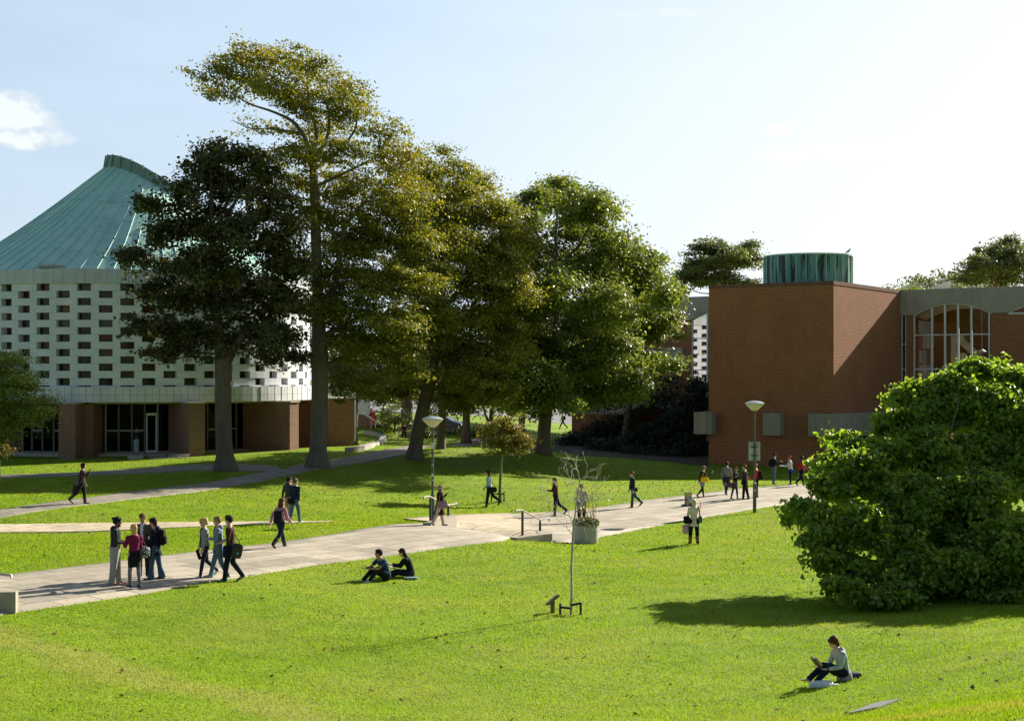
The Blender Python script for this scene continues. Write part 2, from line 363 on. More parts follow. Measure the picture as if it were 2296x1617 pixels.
# ------------------------------------------------------------------ ground
# (px, py, camera height above the ground there); Y = K*H/(py-HY)
GP = [(-300, 1617, 5.7), (0, 1617, 5.75), (300, 1540, 5.85), (600, 1617, 5.9), (1150, 1617, 6.05), (1700, 1617, 5.75), (2000, 1600, 5.05), (2296, 1617, 3.8), (2500, 1560, 3.3),
      (0, 1450, 5.65), (300, 1440, 5.95), (600, 1450, 6.0), (1150, 1450, 6.15), (1500, 1500, 6.15), (1885, 1532, 6.0), (2296, 1450, 5.15), (2100, 1440, 5.9),
      (1280, 1378, 6.15), (860, 1305, 5.95), (2100, 1370, 6.05), (1700, 1330, 6.2), (600, 1360, 5.85), (1100, 1290, 6.1),
      (-200, 1420, 5.5), (100, 1340, 5.5), (400, 1300, 5.52), (700, 1240, 5.55), (1000, 1195, 5.6), (940, 1176, 5.6), (1150, 1209, 5.72), (0, 1292, 5.5), (500, 1231, 5.52),
      (1260, 1216, 6.2), (1100, 1172, 6.15), (1010, 1160, 6.1), (1300, 1190, 6.22), (1500, 1150, 6.25), (1700, 1140, 6.2), (1360, 1240, 6.2), (1556, 1220, 6.2), (1420, 1139, 6.3), (1245, 1158, 6.25),
      (200, 1180, 5.72), (0, 1185, 5.7), (600, 1174, 5.75), (450, 1205, 5.62), (183, 1131, 5.28), (500, 1085, 5.3), (0, 1150, 5.3), (0, 1060, 5.0), (300, 1036, 4.95), (150, 1038, 4.95), (0, 1036, 4.95), (-300, 1040, 4.9),
      (505, 1055, 5.0), (710, 1048, 5.0), (655, 1172, 5.75), (630, 1229, 5.6), (750, 1110, 5.65), (850, 1060, 5.25), (930, 1030, 4.98), (1100, 1137, 6.3), (1218, 1015, 4.95), (1350, 1020, 5.9), (1100, 1080, 5.65), (1250, 1070, 5.95), (1290, 1035, 5.7), (1380, 1060, 6.25), (1460, 1045, 6.35),
      (1628, 1110, 6.25), (1735, 1086, 6.25), (1587, 1040, 6.45), (1868, 1040, 6.4), (2200, 1050, 6.3), (2400, 1100, 6.2), (900, 985, 5.3), (1000, 966, 4.7), (700, 1000, 4.95)]
gx = []; 
for px, py, H in GP:
    Y = K*H/(py-HY); gx.append(((px-CX)/K*Y, Y, CAMZ-H))
gx += [(-13, 151, 3.0), (-8, 172, 3.5), (-30, 150, 2.6), (6.5, 192, 0.1), (0, 160, 1.6), (20, 160, 0.0), (-60, 110, 1.5), (-60, 60, 0.9), (-50, 30, 0.8), (60, 60, 0.6), (45, 25, 2.6), (70, 110, 0.0), (60, 170, 0.0), (-70, 180, 3.5),
       (-20, 5, 0.8), (0, 5, 0.6), (20, 5, 2.4), (-60, 5, 1.0), (60, 5, 4.0), (0, 230, 2.5), (-80, 240, 4), (80, 240, 0.5), (17, 60, 0.0), (30, 45, 0.5)]
gx = np.array(gx)
def _phi(r): return np.where(r > 1e-9, r*r*np.log(np.maximum(r, 1e-9)), 0.0)
_P = gx[:, :2]/50.0; _n = len(_P)
_A = _phi(np.linalg.norm(_P[:, None]-_P[None], axis=2))+np.eye(_n)*0.0025
_Q = np.hstack([np.ones((_n, 1)), _P])
_S = np.block([[_A, _Q], [_Q.T, np.zeros((3, 3))]])
_w = np.linalg.solve(_S, np.concatenate([gx[:, 2], np.zeros(3)]))
STEP = None
def terr(x, y):
    x = np.asarray(x, float); y = np.asarray(y, float); sh = x.shape
    xr = np.clip(x.ravel(), -90, 90); yr = np.clip(y.ravel(), 0, 250)
    q = np.stack([xr, yr], 1)/50.0; o = np.empty(len(q))
    for i in range(0, len(q), 20000):
        b = q[i:i+20000]; o[i:i+20000] = _phi(np.linalg.norm(b[:, None]-_P[None], axis=2)) @ _w[:_n]+_w[_n]+b @ _w[_n+1:]
    if STEP is not None:
        ax, ay, fx, fy, lx, ly, ln, z0, z1 = STEP; u = (xr-ax)*fx+(yr-ay)*fy; l_ = (xr-ax)*lx+(yr-ay)*ly
        m_ = (u > 0.01) & (u < 3.6) & (l_ > -0.2) & (l_ < ln+0.2); zt_ = z0+(z1-z0)*np.clip(l_/ln, 0, 1)
        tg = np.where(u < 1.8, zt_-0.12-0.25*u, np.minimum(zt_-0.50+0.22*(u-1.8)/1.8, o)); o = np.where(m_, np.minimum(o, tg), o)
    return o.reshape(sh)
def tz(x, y): return float(terr(np.array([x]), np.array([y]))[0])
def G(px, py, lift=0.0):
    """point of the ground seen at measuring pixel (px, py)"""
    Y = 20.0*np.ones(1); s = np.arange(18, 240, 0.25); X = (px-CX)/K*s; Z = CAMZ+(HY-py)/K*s
    d = Z-terr(X, s); k = np.argmax(d <= 0) if (d <= 0).any() else len(s)-1
    k = max(k, 1); a = d[k-1]; b = d[k]; f = a/(a-b) if a != b else 0.5; Y = s[k-1]+0.25*f
    return Vector(((px-CX)/K*Y, Y, CAMZ+(HY-py)/K*Y+lift))
sA = G(940, 1175); sB = G(1169, 1209)
L0 = Vector((sA.x, sA.y, 0)); L1 = Vector((sB.x, sB.y, 0)); lat = (L1-L0).normalized(); fw = Vector((-lat.y, lat.x, 0)); fw = fw if fw.y > 0 else -fw
STEP = (L0.x, L0.y, fw.x, fw.y, lat.x, lat.y, (L1-L0).length, sA.z, sB.z)
def axis(lo, hi, step, far):
    a = list(np.arange(lo, hi+1e-6, step)); s = step; x = hi
    while x < far: s *= 1.35; x += s; a.append(x)
    s = step; x = lo; b = []
    while x > -far: s *= 1.35; x -= s; b.append(x)
    return np.array(b[::-1]+a)
xs = axis(-45, 45, 0.4, 3000); ys = axis(15, 150, 0.4, 3000)
XX, YY = np.meshgrid(xs, ys); ZZ = terr(XX, YY)
vv = np.stack([XX.ravel(), YY.ravel(), ZZ.ravel()], 1); nx, ny = len(xs), len(ys)
i0 = (np.arange(ny-1)[:, None]*nx+np.arange(nx-1)[None]).ravel(); ff = np.stack([i0, i0+1, i0+1+nx, i0+nx], 1)
def npmesh(name, verts, faces, mat, smooth=False, parent=None, link=True):
    me = bpy.data.meshes.new(name); k = faces.shape[1]
    me.vertices.add(len(verts)); me.vertices.foreach_set('co', np.asarray(verts, np.float32).ravel())
    me.loops.add(faces.size); me.loops.foreach_set('vertex_index', faces.astype(np.int32).ravel())
    me.polygons.add(len(faces)); me.polygons.foreach_set('loop_start', np.arange(0, faces.size, k, dtype=np.int32))
    if smooth: me.polygons.foreach_set('use_smooth', np.ones(len(faces), bool))
    me.materials.append(mat); me.update(calc_edges=True)
    ob = bpy.data.objects.new(name, me); col.objects.link(ob)
    if parent: ob.parent = parent
    return ob
tag(npmesh('ground', vv, ff, M['lawn'], True), 'green lawn covering the campus valley', kind='structure')

def resample(pl, n):
    p = [Vector(q) for q in pl]; d = [0]
    for a, b in zip(p, p[1:]): d.append(d[-1]+(b-a).length)
    o = []
    for i in range(n):
        s = d[-1]*i/(n-1); k = 0
        while k < len(p)-2 and d[k+1] < s: k += 1
        f = (s-d[k])/max(1e-9, d[k+1]-d[k]); o.append(p[k].lerp(p[k+1], f))
    return o
PATHS = []
def strip(name, near, far, mat, label, lift=0.03, nl=None, nw=10, kerb=0.0):
    A = [q if isinstance(q, Vector) else G(*q) for q in near]; B = [q if isinstance(q, Vector) else G(*q) for q in far]
    ln = sum((b-a).length for a, b in zip(A, A[1:])); nl = nl or max(8, int(ln/0.6))
    A = resample(A, nl); B = resample(B, nl); PATHS.append(([(p.x, p.y) for p in A]+[(p.x, p.y) for p in reversed(B)]))
    v = []
    for i in range(nl):
        for j in range(nw+1):
            p = A[i].lerp(B[i], j/nw); v.append((p.x, p.y, 0))
    v = np.array(v); v[:, 2] = terr(v[:, 0], v[:, 1])+lift
    f = [(i*(nw+1)+j, (i+1)*(nw+1)+j, (i+1)*(nw+1)+j+1, i*(nw+1)+j+1) for i in range(nl-1) for j in range(nw)]
    # edge skirts so the slabs have thickness
    base = len(v); ring = []
    for j in (0, nw):
        lo = np.array([v[i*(nw+1)+j] for i in range(nl)]); lo[:, 2] -= 0.15; s = len(v); v = np.vstack([v, lo])
        for i in range(nl-1):
            a, b = i*(nw+1)+j, (i+1)*(nw+1)+j; f.append((a, s+i, s+i+1, b) if j == 0 else (a, b, s+i+1, s+i))
    return tag(npmesh(name, v, np.array(f), mat, True), label, kind='structure')
main_near = [(-260, 1425), (-120, 1401), (35, 1373), (350, 1327), (700, 1268), (1000, 1228), (1050, 1222), (1090, 1217), (1130, 1213), (1169, 1209)]
main_far = [(-260, 1325), (-120, 1308), (0, 1292), (250, 1262), (500, 1231), (750, 1199), (940, 1175)]
strip('path', main_near, main_far, M['slab'], 'wide slab path crossing the lawn to the steps')
strip('path', [(1236, 1217), (1300, 1212), (1420, 1190), (1500, 1174), (1600, 1157), (1700, 1140), (1800, 1126), (1950, 1108), (2150, 1085)],
      [(1010, 1158), (1142, 1153), (1250, 1148), (1359, 1136), (1450, 1122), (1568, 1108), (1650, 1097), (1790, 1087), (1900, 1080)], M['slab'], 'slab path running from the steps towards the brick tower')
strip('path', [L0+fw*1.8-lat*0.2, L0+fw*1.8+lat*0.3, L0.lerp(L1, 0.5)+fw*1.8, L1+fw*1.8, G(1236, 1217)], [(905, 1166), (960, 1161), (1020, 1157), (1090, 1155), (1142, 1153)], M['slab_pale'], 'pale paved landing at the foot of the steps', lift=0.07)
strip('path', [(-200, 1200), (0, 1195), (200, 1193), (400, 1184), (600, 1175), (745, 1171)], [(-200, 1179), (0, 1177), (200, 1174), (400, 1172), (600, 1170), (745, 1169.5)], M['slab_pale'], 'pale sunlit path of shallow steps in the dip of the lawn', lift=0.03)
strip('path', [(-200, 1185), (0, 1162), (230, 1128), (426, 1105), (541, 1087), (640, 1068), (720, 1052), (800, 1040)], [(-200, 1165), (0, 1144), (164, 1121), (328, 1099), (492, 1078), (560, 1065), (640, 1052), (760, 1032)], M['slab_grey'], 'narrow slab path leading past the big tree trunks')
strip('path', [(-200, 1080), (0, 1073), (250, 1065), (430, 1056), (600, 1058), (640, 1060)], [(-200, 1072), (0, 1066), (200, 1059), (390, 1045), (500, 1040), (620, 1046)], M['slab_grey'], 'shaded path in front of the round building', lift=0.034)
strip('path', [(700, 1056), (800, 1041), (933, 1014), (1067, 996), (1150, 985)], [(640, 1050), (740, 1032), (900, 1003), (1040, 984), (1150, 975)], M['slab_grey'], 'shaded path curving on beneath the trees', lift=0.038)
# ------------------------------------------------------------------ round building (white block screen, copper cone roof)
BC = Vector(((290-CX)/K*110.0, 110.0, 0.0)); BR = 12.6; GZ = 1.2
rb = empty('round_building', (BC.x, BC.y, GZ), 0, 'round white concrete building with a green copper cone roof and coloured slot windows', 'building')
def rp(th, r, z):           # th degrees from the camera side towards the right; local to rb
    a = R(th); return Vector((math.sin(a)*r, -math.cos(a)*r, z-GZ))
def arcbox(mb, t0, t1, r0, r1, z0, z1, seg=None):
    seg = seg or max(1, int(abs(t1-t0)/3+0.5))
    for i in range(seg):
        a = t0+(t1-t0)*i/seg; b = t0+(t1-t0)*(i+1)/seg
        mb.hexa([rp(a, r1, z0), rp(b, r1, z0), rp(b, r0, z0), rp(a, r0, z0), rp(a, r1, z1), rp(b, r1, z1), rp(b, r0, z1), rp(a, r0, z1)])
ZB0, ZB1, ZT0, ZT1 = 4.75, 5.72, 12.15, 13.05
NR = 14; RH = (ZT0-ZB1-0.08)/NR
mb = MB()
for r in range(NR):
    z0 = ZB1+0.08+r*RH
    for k in range(30):
        c = k*12+(6 if r % 2 else 0)+1.2
        pr = 0.03 if (r+k) % 2 else 0.0
        arcbox(mb, c-4.06, c+4.06, BR-0.62, BR+pr, z0+(0.004 if r % 2 else 0), z0+RH-0.004, 3)
for k in range(60):       # thin slots under the first course
    c = k*6+1.2
    if k % 2: arcbox(mb, c-4.05, c+4.05, BR-0.62, BR-0.02, ZB1+0.002, ZB1+0.078, 2)
mb.build('wall', M['white_conc'], rb)
mb = MB(); arcbox(mb, 0, 360, BR-0.7, BR+0.12, ZT0+0.003, ZT1, 120); mb.build('parapet_band', M['white_band'], rb)
mb = MB(); arcbox(mb, -2, 358, BR-0.7, BR+0.22, ZB0, ZB1, 90)
random.seed(3)
for k in range(34):        # lining boards of uneven proudness
    a = 32+k*3.2; arcbox(mb, a, a+2.7, BR+0.2, BR+0.23+random.random()*0.035, ZB0+0.01, ZB1-0.01, 1)
mb.build('lintel_band', M['white_board'], rb)
# recessed coloured panes
tints = [(0.045, 0.022, 0.018), (0.10, 0.012, 0.010), (0.05, 0.042, 0.012), (0.035, 0.033, 0.03), (0.075, 0.03, 0.015), (0.016, 0.02, 0.018), (0.10, 0.045, 0.018), (0.07, 0.06, 0.05)]
panes = []
for i, t in enumerate(tints):
    m, n, l, p = newmat('tinted_pane'); x = noise(n, l, 1.3, 3); l.new(ramp(n, l, x, [(0.35, tuple(v*0.6 for v in t)), (0.65, tuple(v*1.5 for v in t))]), p.inputs['Base Color'])
    p.inputs['Roughness'].default_value = 0.12; p.inputs['Specular IOR Level'].default_value = 0.35; panes.append(m)
cand = []
for r in range(NR):
    for k in range(30):
        c = ((k*12+6+(6 if r % 2 else 0)+1.2)+180) % 360-180
        cand.append((abs(c+6) if c < 6 else abs(c-2)*0.85, r, c))
cand.sort(); random.seed(5); rest = MB()
for i, (q, r, c) in enumerate(cand):
    z0 = ZB1+0.08+r*RH; t = random.random(); ri = BR-0.42 if t < 0.55 else BR-0.52
    if i < 100:
        mb = MB(); arcbox(mb, c-2.2, c+2.2, ri-0.05, ri, z0-0.01, z0+RH+0.01, 2); mb.build('window', panes[random.randrange(len(panes))], rb)
    else: arcbox(rest, c-2.2, c+2.2, ri-0.05, ri, z0-0.01, z0+RH+0.01, 1)
tag(rest.build('window', panes[0], rb), kind='stuff')
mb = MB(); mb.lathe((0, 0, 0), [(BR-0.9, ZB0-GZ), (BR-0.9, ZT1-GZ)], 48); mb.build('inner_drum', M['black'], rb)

# roof: skewed cone rising to a tilted open ring
NS = 76
TC = Vector(((349-CX)/K*110.0-BC.x, -0.6, 0)); TRX, TRY = 3.25, 3.1
TZL = CAMZ+(HY-381)/K*110.0; TZR = CAMZ+(HY-492)/K*110.0
def ringtop(a):             # a as in rp
    x = math.sin(R(a))*TRX; y = -math.cos(R(a))*TRY
    return Vector((TC.x+x, TC.y+y, TZL-(TZL-TZR)*((x/TRX+1)/2)**1.8-GZ))
def roofpt(a, f):
    b = rp(a, BR-0.15, ZT1+0.02); t = ringtop(a-6); p = b.lerp(t, f)
    sag = 0.38*math.sin(math.pi*f)*(1-0.35*f); p.z -= sag*0.9; p += (Vector((TC.x, TC.y, p.z))-p).normalized()*sag*0.35
    return p
mb = MB(); FS = [i/10 for i in range(11)]
for i in range(NS*2):
    a, b = i*180/NS, (i+1)*180/NS
    for f0, f1 in zip(FS, FS[1:]): mb.quad(roofpt(a, f0), roofpt(b, f0), roofpt(b, f1), roofpt(a, f1))
roof = mb.build('roof', M['copper'], rb)
mb = MB()
for i in range(NS):
    a = i*360/NS; top = 1.0 if i % 2 == 0 else (0.70 if i % 4 == 1 else 0.5)
    pts = [roofpt(a, top*j/9) for j in range(10)]
    o = Vector((0, 0, 0.03)); mb.tube([p+o for p in pts], 0.024, 5, caps=False)
random.seed(8)
for i in range(NS):           # horizontal laps between seams
    for q in range(3):
        f = random.choice((0.12, 0.2, 0.3, 0.42, 0.55, 0.7))+random.uniform(-0.01, 0.01); a = i*360/NS; b = (i+1)*360/NS
        mb.tube([roofpt(a, f)+Vector((0, 0, .015)), roofpt(b, f)+Vector((0, 0, .015))], 0.016, 4, caps=False)
mb.build('roof_seam', M['copper_seam'], roof)
mb = MB()
for i in range(48):
    a, b = i*7.5, (i+1)*7.5
    p0, p1 = ringtop(a), ringtop(b); cx = Vector((TC.x, TC.y, (TZL+TZR)/2-GZ))
    def grow(p, k, dz): q = cx+(p-cx)*k; q.z = p.z+dz; return q
    lo0, lo1, hi0, hi1 = grow(p0, 1.03, -0.1), grow(p1, 1.03, -0.1), grow(p0, 0.985, 0.75), grow(p1, 0.985, 0.75)
    in0, in1 = grow(p0, 0.9, 0.75), grow(p1, 0.9, 0.75); bi0, bi1 = grow(p0, 0.9, -0.3), grow(p1, 0.9, -0.3)
    mb.quad(lo0, lo1, hi1, hi0); mb.quad(hi0, hi1, in1, in0); mb.quad(in0, in1, bi1, bi0)
    if i % 2 == 0: mb.tube([grow(p0, 1.045, -0.1), grow(p0, 1.0, 0.8)], 0.05, 5)
mb.build('skylight_rim', M['copper_rim'], rb)
mb = MB(); mb.poly([ringtop(i*10)+Vector((0, 0, 0.05)) for i in range(36)]); mb.build('skylight_glazing', M['glass_dark'], rb)
mb = MB(); q = roofpt(-9, 0.02); mb.box(q.x-0.8, q.x+0.8, q.y-0.15, q.y+0.25, q.z-0.05, q.z+0.12); mb.build('roof_hatch', M['concrete'], rb)
# ground floor
FZ = 1.5
mb = MB(); arcbox(mb, 0, 360, 0.5, 11.2, 0.2, FZ, 60); mb.build('floor_slab', M['concrete'], rb)
mb = MB(); arcbox(mb, 0, 360, 7.0, 7.2, FZ, ZB0, 40); mb.build('core_wall', plain('dark_interior', (0.03, 0.022, 0.016), 0.8, 0.4, 2), rb)
mb = MB(); arcbox(mb, 0, 360, 7.2, BR-0.7, ZB0-0.12, ZB0-0.005, 60); mb.build('soffit', M['concrete'], rb)
PA = [-1+32.73*k for k in range(11)]
for k, a in enumerate(PA):
    mb = MB(); c = rp(a, 1, 0); u = Vector((c.x, c.y, 0)); v = Vector((-u.y, u.x, 0))
    def wb(mb, r0, r1, w0, w1, z0, z1):
        P = []
        for z in (z0, z1):
            for r_, w_ in ((r1, w0), (r1, w1), (r0, w1), (r0, w0)): P.append(u*r_+v*w_+Vector((0, 0, z-GZ)))
        mb.hexa(P)
    wb(mb, 9.4, 13.9, -0.72, 0.32, 0.2, ZB0-0.1)
    wb(mb, 9.2, 12.3, 0.325, 0.95, 0.2, ZB0-0.125)
    o = mb.build('brick_pier', M['brick_dark'], rb)
    mb = MB(); wb(mb, 12.0, 14.0, -0.78, 0.38, ZB0-0.1, ZB0-0.003); mb.build('coping', M['concrete'], o)
random.seed(4); curt = plain('curtain', (0.22, 0.27, 0.28), 0.9, 0.2, 3)
for k, a in enumerate(PA):
    lo, hi = a+6.5, a+32.73-3.5
    for j in range(5):
        t0 = lo+(hi-lo)*j/5; t1 = lo+(hi-lo)*(j+1)/5
        isdoor = (k == 0 and j == 3)
        pn = MB(); arcbox(pn, t0+0.35, t1-0.35, 10.16, 10.18, FZ, ZB0-0.12, 2)
        fr = MB()
        for t in (t0, t1): arcbox(fr, t-0.28, t+0.28, 10.1, 10.26, FZ-0.003, ZB0-0.122, 1)
        arcbox(fr, t0+0.28, t1-0.28, 10.12, 10.24, FZ-0.002, FZ+0.07, 1)
        if isdoor:
            for t in (t0+0.5, t1-0.8): arcbox(fr, t, t+0.35, 10.26, 10.34, FZ, FZ+2.35, 1)
            arcbox(fr, t0+0.5, t1-0.45, 10.26, 10.34, FZ+2.36, FZ+2.52, 2); arcbox(fr, t0+0.86, t1-0.81, 10.26, 10.33, FZ, FZ+0.12, 2)
            d = fr.build('door', M['metal_white'], rb); pn.build('pane', M['glass_dark'], d)
            h = MB(); h.tube([rp(t0+1.1, 10.38, FZ+0.8), rp(t0+1.1, 10.38, FZ+1.5)], 0.02, 6); h.build('handle', M['metal_dark'], d)
        else:
            if random.random() < 0.6: arcbox(fr, t0+0.28, t1-0.28, 10.12, 10.24, FZ+1.35, FZ+1.45, 1)
            f = fr.build('glazing_bay', plain('frame_grey', (0.30, 0.30, 0.29), 0.5, 0.1), rb)
            pn.build('pane', M['glass_dark'] if a < 45 or a > 300 else M['glass'], f)
            if random.random() < 0.5:
                c = MB()
                for s in range(6): x = t0+0.6+(t1-t0-1.4)*s/6; arcbox(c, x, x+0.35, 9.9, 9.96+0.05*(s % 2), FZ+0.05, ZB0-0.15, 1)
                c.build('curtain', curt, f)
# moat kerb, water, bridge slabs and steps to the door
m, n, l, p = newmat('pool_water'); p.inputs['Base Color'].default_value = (0.006, 0.008, 0.006, 1); p.inputs['Roughness'].default_value = 0.05
bump(n, l, p, noise(n, l, 3, 2), 0.05, 0.01); M['water'] = m
mb = MB(); arcbox(mb, 0, 360, 11.2, 14.3, GZ-0.45, GZ-0.18, 90); o = mb.build('water', M['water'], origin=None); o.location = (BC.x, BC.y, GZ); tag(o, 'dark moat water around the round building', kind='structure')
mb = MB(); arcbox(mb, 0, 360, 14.3, 14.75, GZ-0.6, GZ+0.04, 120); o = mb.build('moat_kerb', plain('kerb_stone', (0.36, 0.33, 0.28), 0.85, 0.2, 3), rb)
for t0, t1, nm in ((18.5, 24.5, 'bridge'),):
    mb = MB(); arcbox(mb, t0, t1, 11.2, 14.9, GZ-0.1, GZ+0.16, 2); arcbox(mb, t0+0.3, t1-0.3, 11.2, 12.4, GZ+0.16, FZ-0.004, 2); mb.build(nm, M['concrete'], rb)
for t in (15.2, 26.4):
    mb = MB(); arcbox(mb, t-1.9, t+1.9, 12.6, 14.6, GZ+0.05, GZ+0.32, 2); arcbox(mb, t-1.5, t+1.5, 13.6, 15.0, GZ-0.2, GZ+0.18, 2); mb.build('stone_block', M['concrete'], rb)
# white concrete block wing and low brick garden wall to the right
def wallbox(name, A, B, th, z0, z1, mat, label=None, cat=None, parent=None, cap=None):
    A = Vector(A); B = Vector(B); d = (B-A); L_ = d.length; d.normalize(); nrm = Vector((-d.y, d.x))
    mb = MB(); pts = [(0, 0), (L_, 0), (L_, th), (0, th)]
    Mx = Matrix(((d.x, nrm.x, 0, 0), (d.y, nrm.y, 0, 0), (0, 0, 1, 0), (0, 0, 0, 1)))
    mb.prism(pts, 0, z1-z0, Mx); 
    o = mb.build(name, mat, parent); o.location = (A.x, A.y, z0)
    if cap:
        c = MB(); c.prism([(-0.05, -0.06), (L_+0.05, -0.06), (L_+0.05, th+0.06), (-0.05, th+0.06)], z1-z0+0.002, z1-z0+0.1, Mx); c.build('coping', M['concrete'], o)
    return tag(o, label, cat)
def PX(px, Y): return ((px-CX)/K*Y, Y)
wallbox('garden_wall', PX(736, 109), PX(795, 109.5), 4.5, 0.6, 4.78, M['brick_dark'], 'freestanding brick wall with a pale coping behind the tall trunk, right of the round building', 'wall', cap=True)
wallbox('annex_building', PX(738, 124), PX(798, 125), 6, 1.2, 5.8, M['white_conc'], 'small pale concrete annex glimpsed between trunk and foliage beside the round building', 'building')
# curved kerb wall (left of the bench)
mb = MB(); pts = [(788, 1014), (815, 1011), (838, 1005), (856, 998), (866, 990), (866, 984), (858, 978), (842, 974), (822, 972)]
P = resample([G(*q) for q in pts], 26)
zt = max(q.z for q in P)+0.0
for a, b in zip(P, P[1:]):
    t = (b-a); t.z = 0; t.normalize(); s = Vector((t.y, -t.x, 0))*0.5
    z0a, z0b = a.z-0.4, b.z-0.4; za, zb = a.z+0.30, b.z+0.30
    mb.hexa([(a.x, a.y, z0a), (b.x, b.y, z0b), (b.x-s.x, b.y-s.y, z0b), (a.x-s.x, a.y-s.y, z0a), (a.x, a.y, za), (b.x, b.y, zb), (b.x-s.x, b.y-s.y, zb), (a.x-s.x, a.y-s.y, za)])
tag(mb.build('curved_wall', plain('kerb_stone', (0.36, 0.33, 0.28), 0.85, 0.2, 3), origin=P[12]), 'low curved stone kerb wall on the grass near the bench', 'wall')

# ------------------------------------------------------------------ brick tower and the long college wing behind it
U = Vector((-0.835, 0.550, 0)); V = Vector((0.550, 0.835, 0)); C0 = Vector((23.43, 114.0, 0)); TOP = 13.35
def TM(o=C0): return Matrix(((U.x, V.x, 0, o.x), (U.y, V.y, 0, o.y), (0, 0, 1, 0), (0, 0, 0, 1)))
def tbox(mb, a0, a1, b0, b1, z0, z1):       # a along U (left), b along V (back), relative to the tower's near corner
    P = []
    for z in (z0, z1):
        for a, b in ((a1, b0), (a0, b0), (a0, b1), (a1, b1)): q = C0+U*a+V*b; P.append((q.x-C0.x, q.y-C0.y, z))
    mb.hexa(P)
tw = empty('brick_tower', (C0.x, C0.y, 0), 0, 'windowless red brick tower block with concrete boxes and a green copper drum on top', 'building')
mb = MB(); tbox(mb, 0, 10.05, 0, 14.4, -1.2, TOP-0.28)
wl = mb.build('wall', M['brick'], tw)
mb = MB(); tbox(mb, -0.03, 10.08, -0.03, 14.38, TOP-0.278, TOP); 
mb.build('coping', brick_mat('coping_brick', (0.22, 0.08, 0.04), (0.15, 0.055, 0.035), (0.2, 0.16, 0.12)), tw)
for a0, a1, b0, b1 in ((9.45, 10.95, -0.75, 0.9), (3.85, 5.2, -0.85, -0.003)):
    mb = MB(); tbox(mb, a0, a1, b0, b1, 2.02, 3.68); mb.build('concrete_box', M['concrete_board'], tw)
mb = MB(); tbox(mb, -0.55, 1.65, -0.75, -0.003, 2.02, 3.68); tbox(mb, -0.55, -0.003, -0.003, 14.3, 2.02, 3.68); mb.build('concrete_band', M['concrete_board'], tw)
fr = MB(); tbox(fr, -0.07, -0.002, 4.3, 6.9, 1.42, 1.98); wn = fr.build('window', M['metal_white'], tw)
for b0, b1 in ((4.4, 5.55), (5.65, 6.8)):
    g = MB(); tbox(g, -0.09, -0.073, b0, b1, 1.50, 1.9); g.build('pane', M['black'], wn)
DC = C0+U*5.0+V*7.2; DR = 3.42
mb = MB(); nb = 28
for i in range(nb):
    a = 2*math.pi*i/nb; b = 2*math.pi*(i+1)/nb; pa = Vector((DC.x-C0.x+DR*math.cos(a), DC.y-C0.y+DR*math.sin(a), 0)); pb = Vector((DC.x-C0.x+DR*math.cos(b), DC.y-C0.y+DR*math.sin(b), 0))
    z = Vector((0, 0, TOP-0.3)); z1 = Vector((0, 0, 15.75)); mb.quad(pa+z, pb+z, pb+z1, pa+z1)
    mb.tri(pa+z1, pb+z1, Vector((DC.x-C0.x, DC.y-C0.y, 15.95)))
dr = mb.build('roof_drum', M['copper_streak'], tw)
mb = MB()
for i in range(nb):
    a = 2*math.pi*i/nb; x = DC.x-C0.x+(DR+0.02)*math.cos(a); y = DC.y-C0.y+(DR+0.02)*math.sin(a); mb.tube([(x, y, TOP-0.2), (x, y, 15.8)], 0.04, 5)
mb.lathe((DC.x-C0.x, DC.y-C0.y, 0), [(DR+0.06, 15.72), (DR+0.06, 15.83)], 28)
mb.build('seam', M['copper_seam'], dr)

# wing: q = metres to the right of the tower's far corner F, along -U
F = C0+V*14.4
wg = empty('college_wing', (F.x, F.y, 0), 0, 'long brick and concrete wing with segmental arches, stretching behind the tower', 'building')
def wv(q, b, z): p = -U*q+V*b; return Vector((p.x, p.y, z))
def wbox(mb, q0, q1, b0, b1, z0, z1):
    mb.hexa([wv(q0, b0, z0), wv(q1, b0, z0), wv(q1, b1, z0), wv(q0, b1, z0), wv(q0, b0, z1), wv(q1, b0, z1), wv(q1, b1, z1), wv(q0, b1, z1)])
def arch(q0, q1, zs, rise, n=16):
    return [(q0+(q1-q0)*i/n, zs+rise*math.sin(math.pi*i/n)**0.8*(1.0)) for i in range(n+1)]
def archpts(q0, q1, zs, rise, n=18):      # circular segment
    w_ = (q1-q0)/2; r = (w_*w_+rise*rise)/(2*rise); c = zs+rise-r; qm = (q0+q1)/2
    o = []
    for i in range(n+1):
        q = q0+(q1-q0)*i/n; o.append((q, c+math.sqrt(max(0, r*r-(q-qm)**2))))
    return o
def beam(mb, q0, q1, arcs, zt, zb, b0, b1):
    """wall strip zt..zb with arches cut into its lower edge"""
    pts = [(q0, zb)]
    for a in sorted(arcs): pts += archpts(*a)
    pts.append((q1, zb))
    for (qa, za), (qb, zb_) in zip(pts, pts[1:]):
        if qb-qa < 1e-6: continue
        mb.hexa([wv(qa, b0, za), wv(qb, b0, zb_), wv(qb, b1, zb_), wv(qa, b1, za), wv(qa, b0, zt), wv(qb, b0, zt), wv(qb, b1, zt), wv(qa, b1, zt)])
ZS = 11.33
bays = []      # (q0, q1, kind)
right = [(1.02, 7.2, 'tall'), (8.56, 14.7, 'lunette'), (16.1, 22.2, 'tall'), (23.6, 29.7, 'lunette')]
left = [(-25.8, -19.6, 'lunette'), (-18.8, -12.6, 'tall')]
QL, QR = -31.0, 31.0
mb = MB(); beam(mb, QL, -11.0, [(a, b, ZS, 0.85) for a, b, k in left], TOP, ZS, -0.12, 0.5); mb.build('roof_beam', M['concrete'], wg)
mb = MB(); beam(mb, 0.0, QR, [(a, b, ZS, 0.85) for a, b, k in right], TOP, ZS, -0.12, 0.5)
mb.build('roof_beam', M['concrete'], wg)
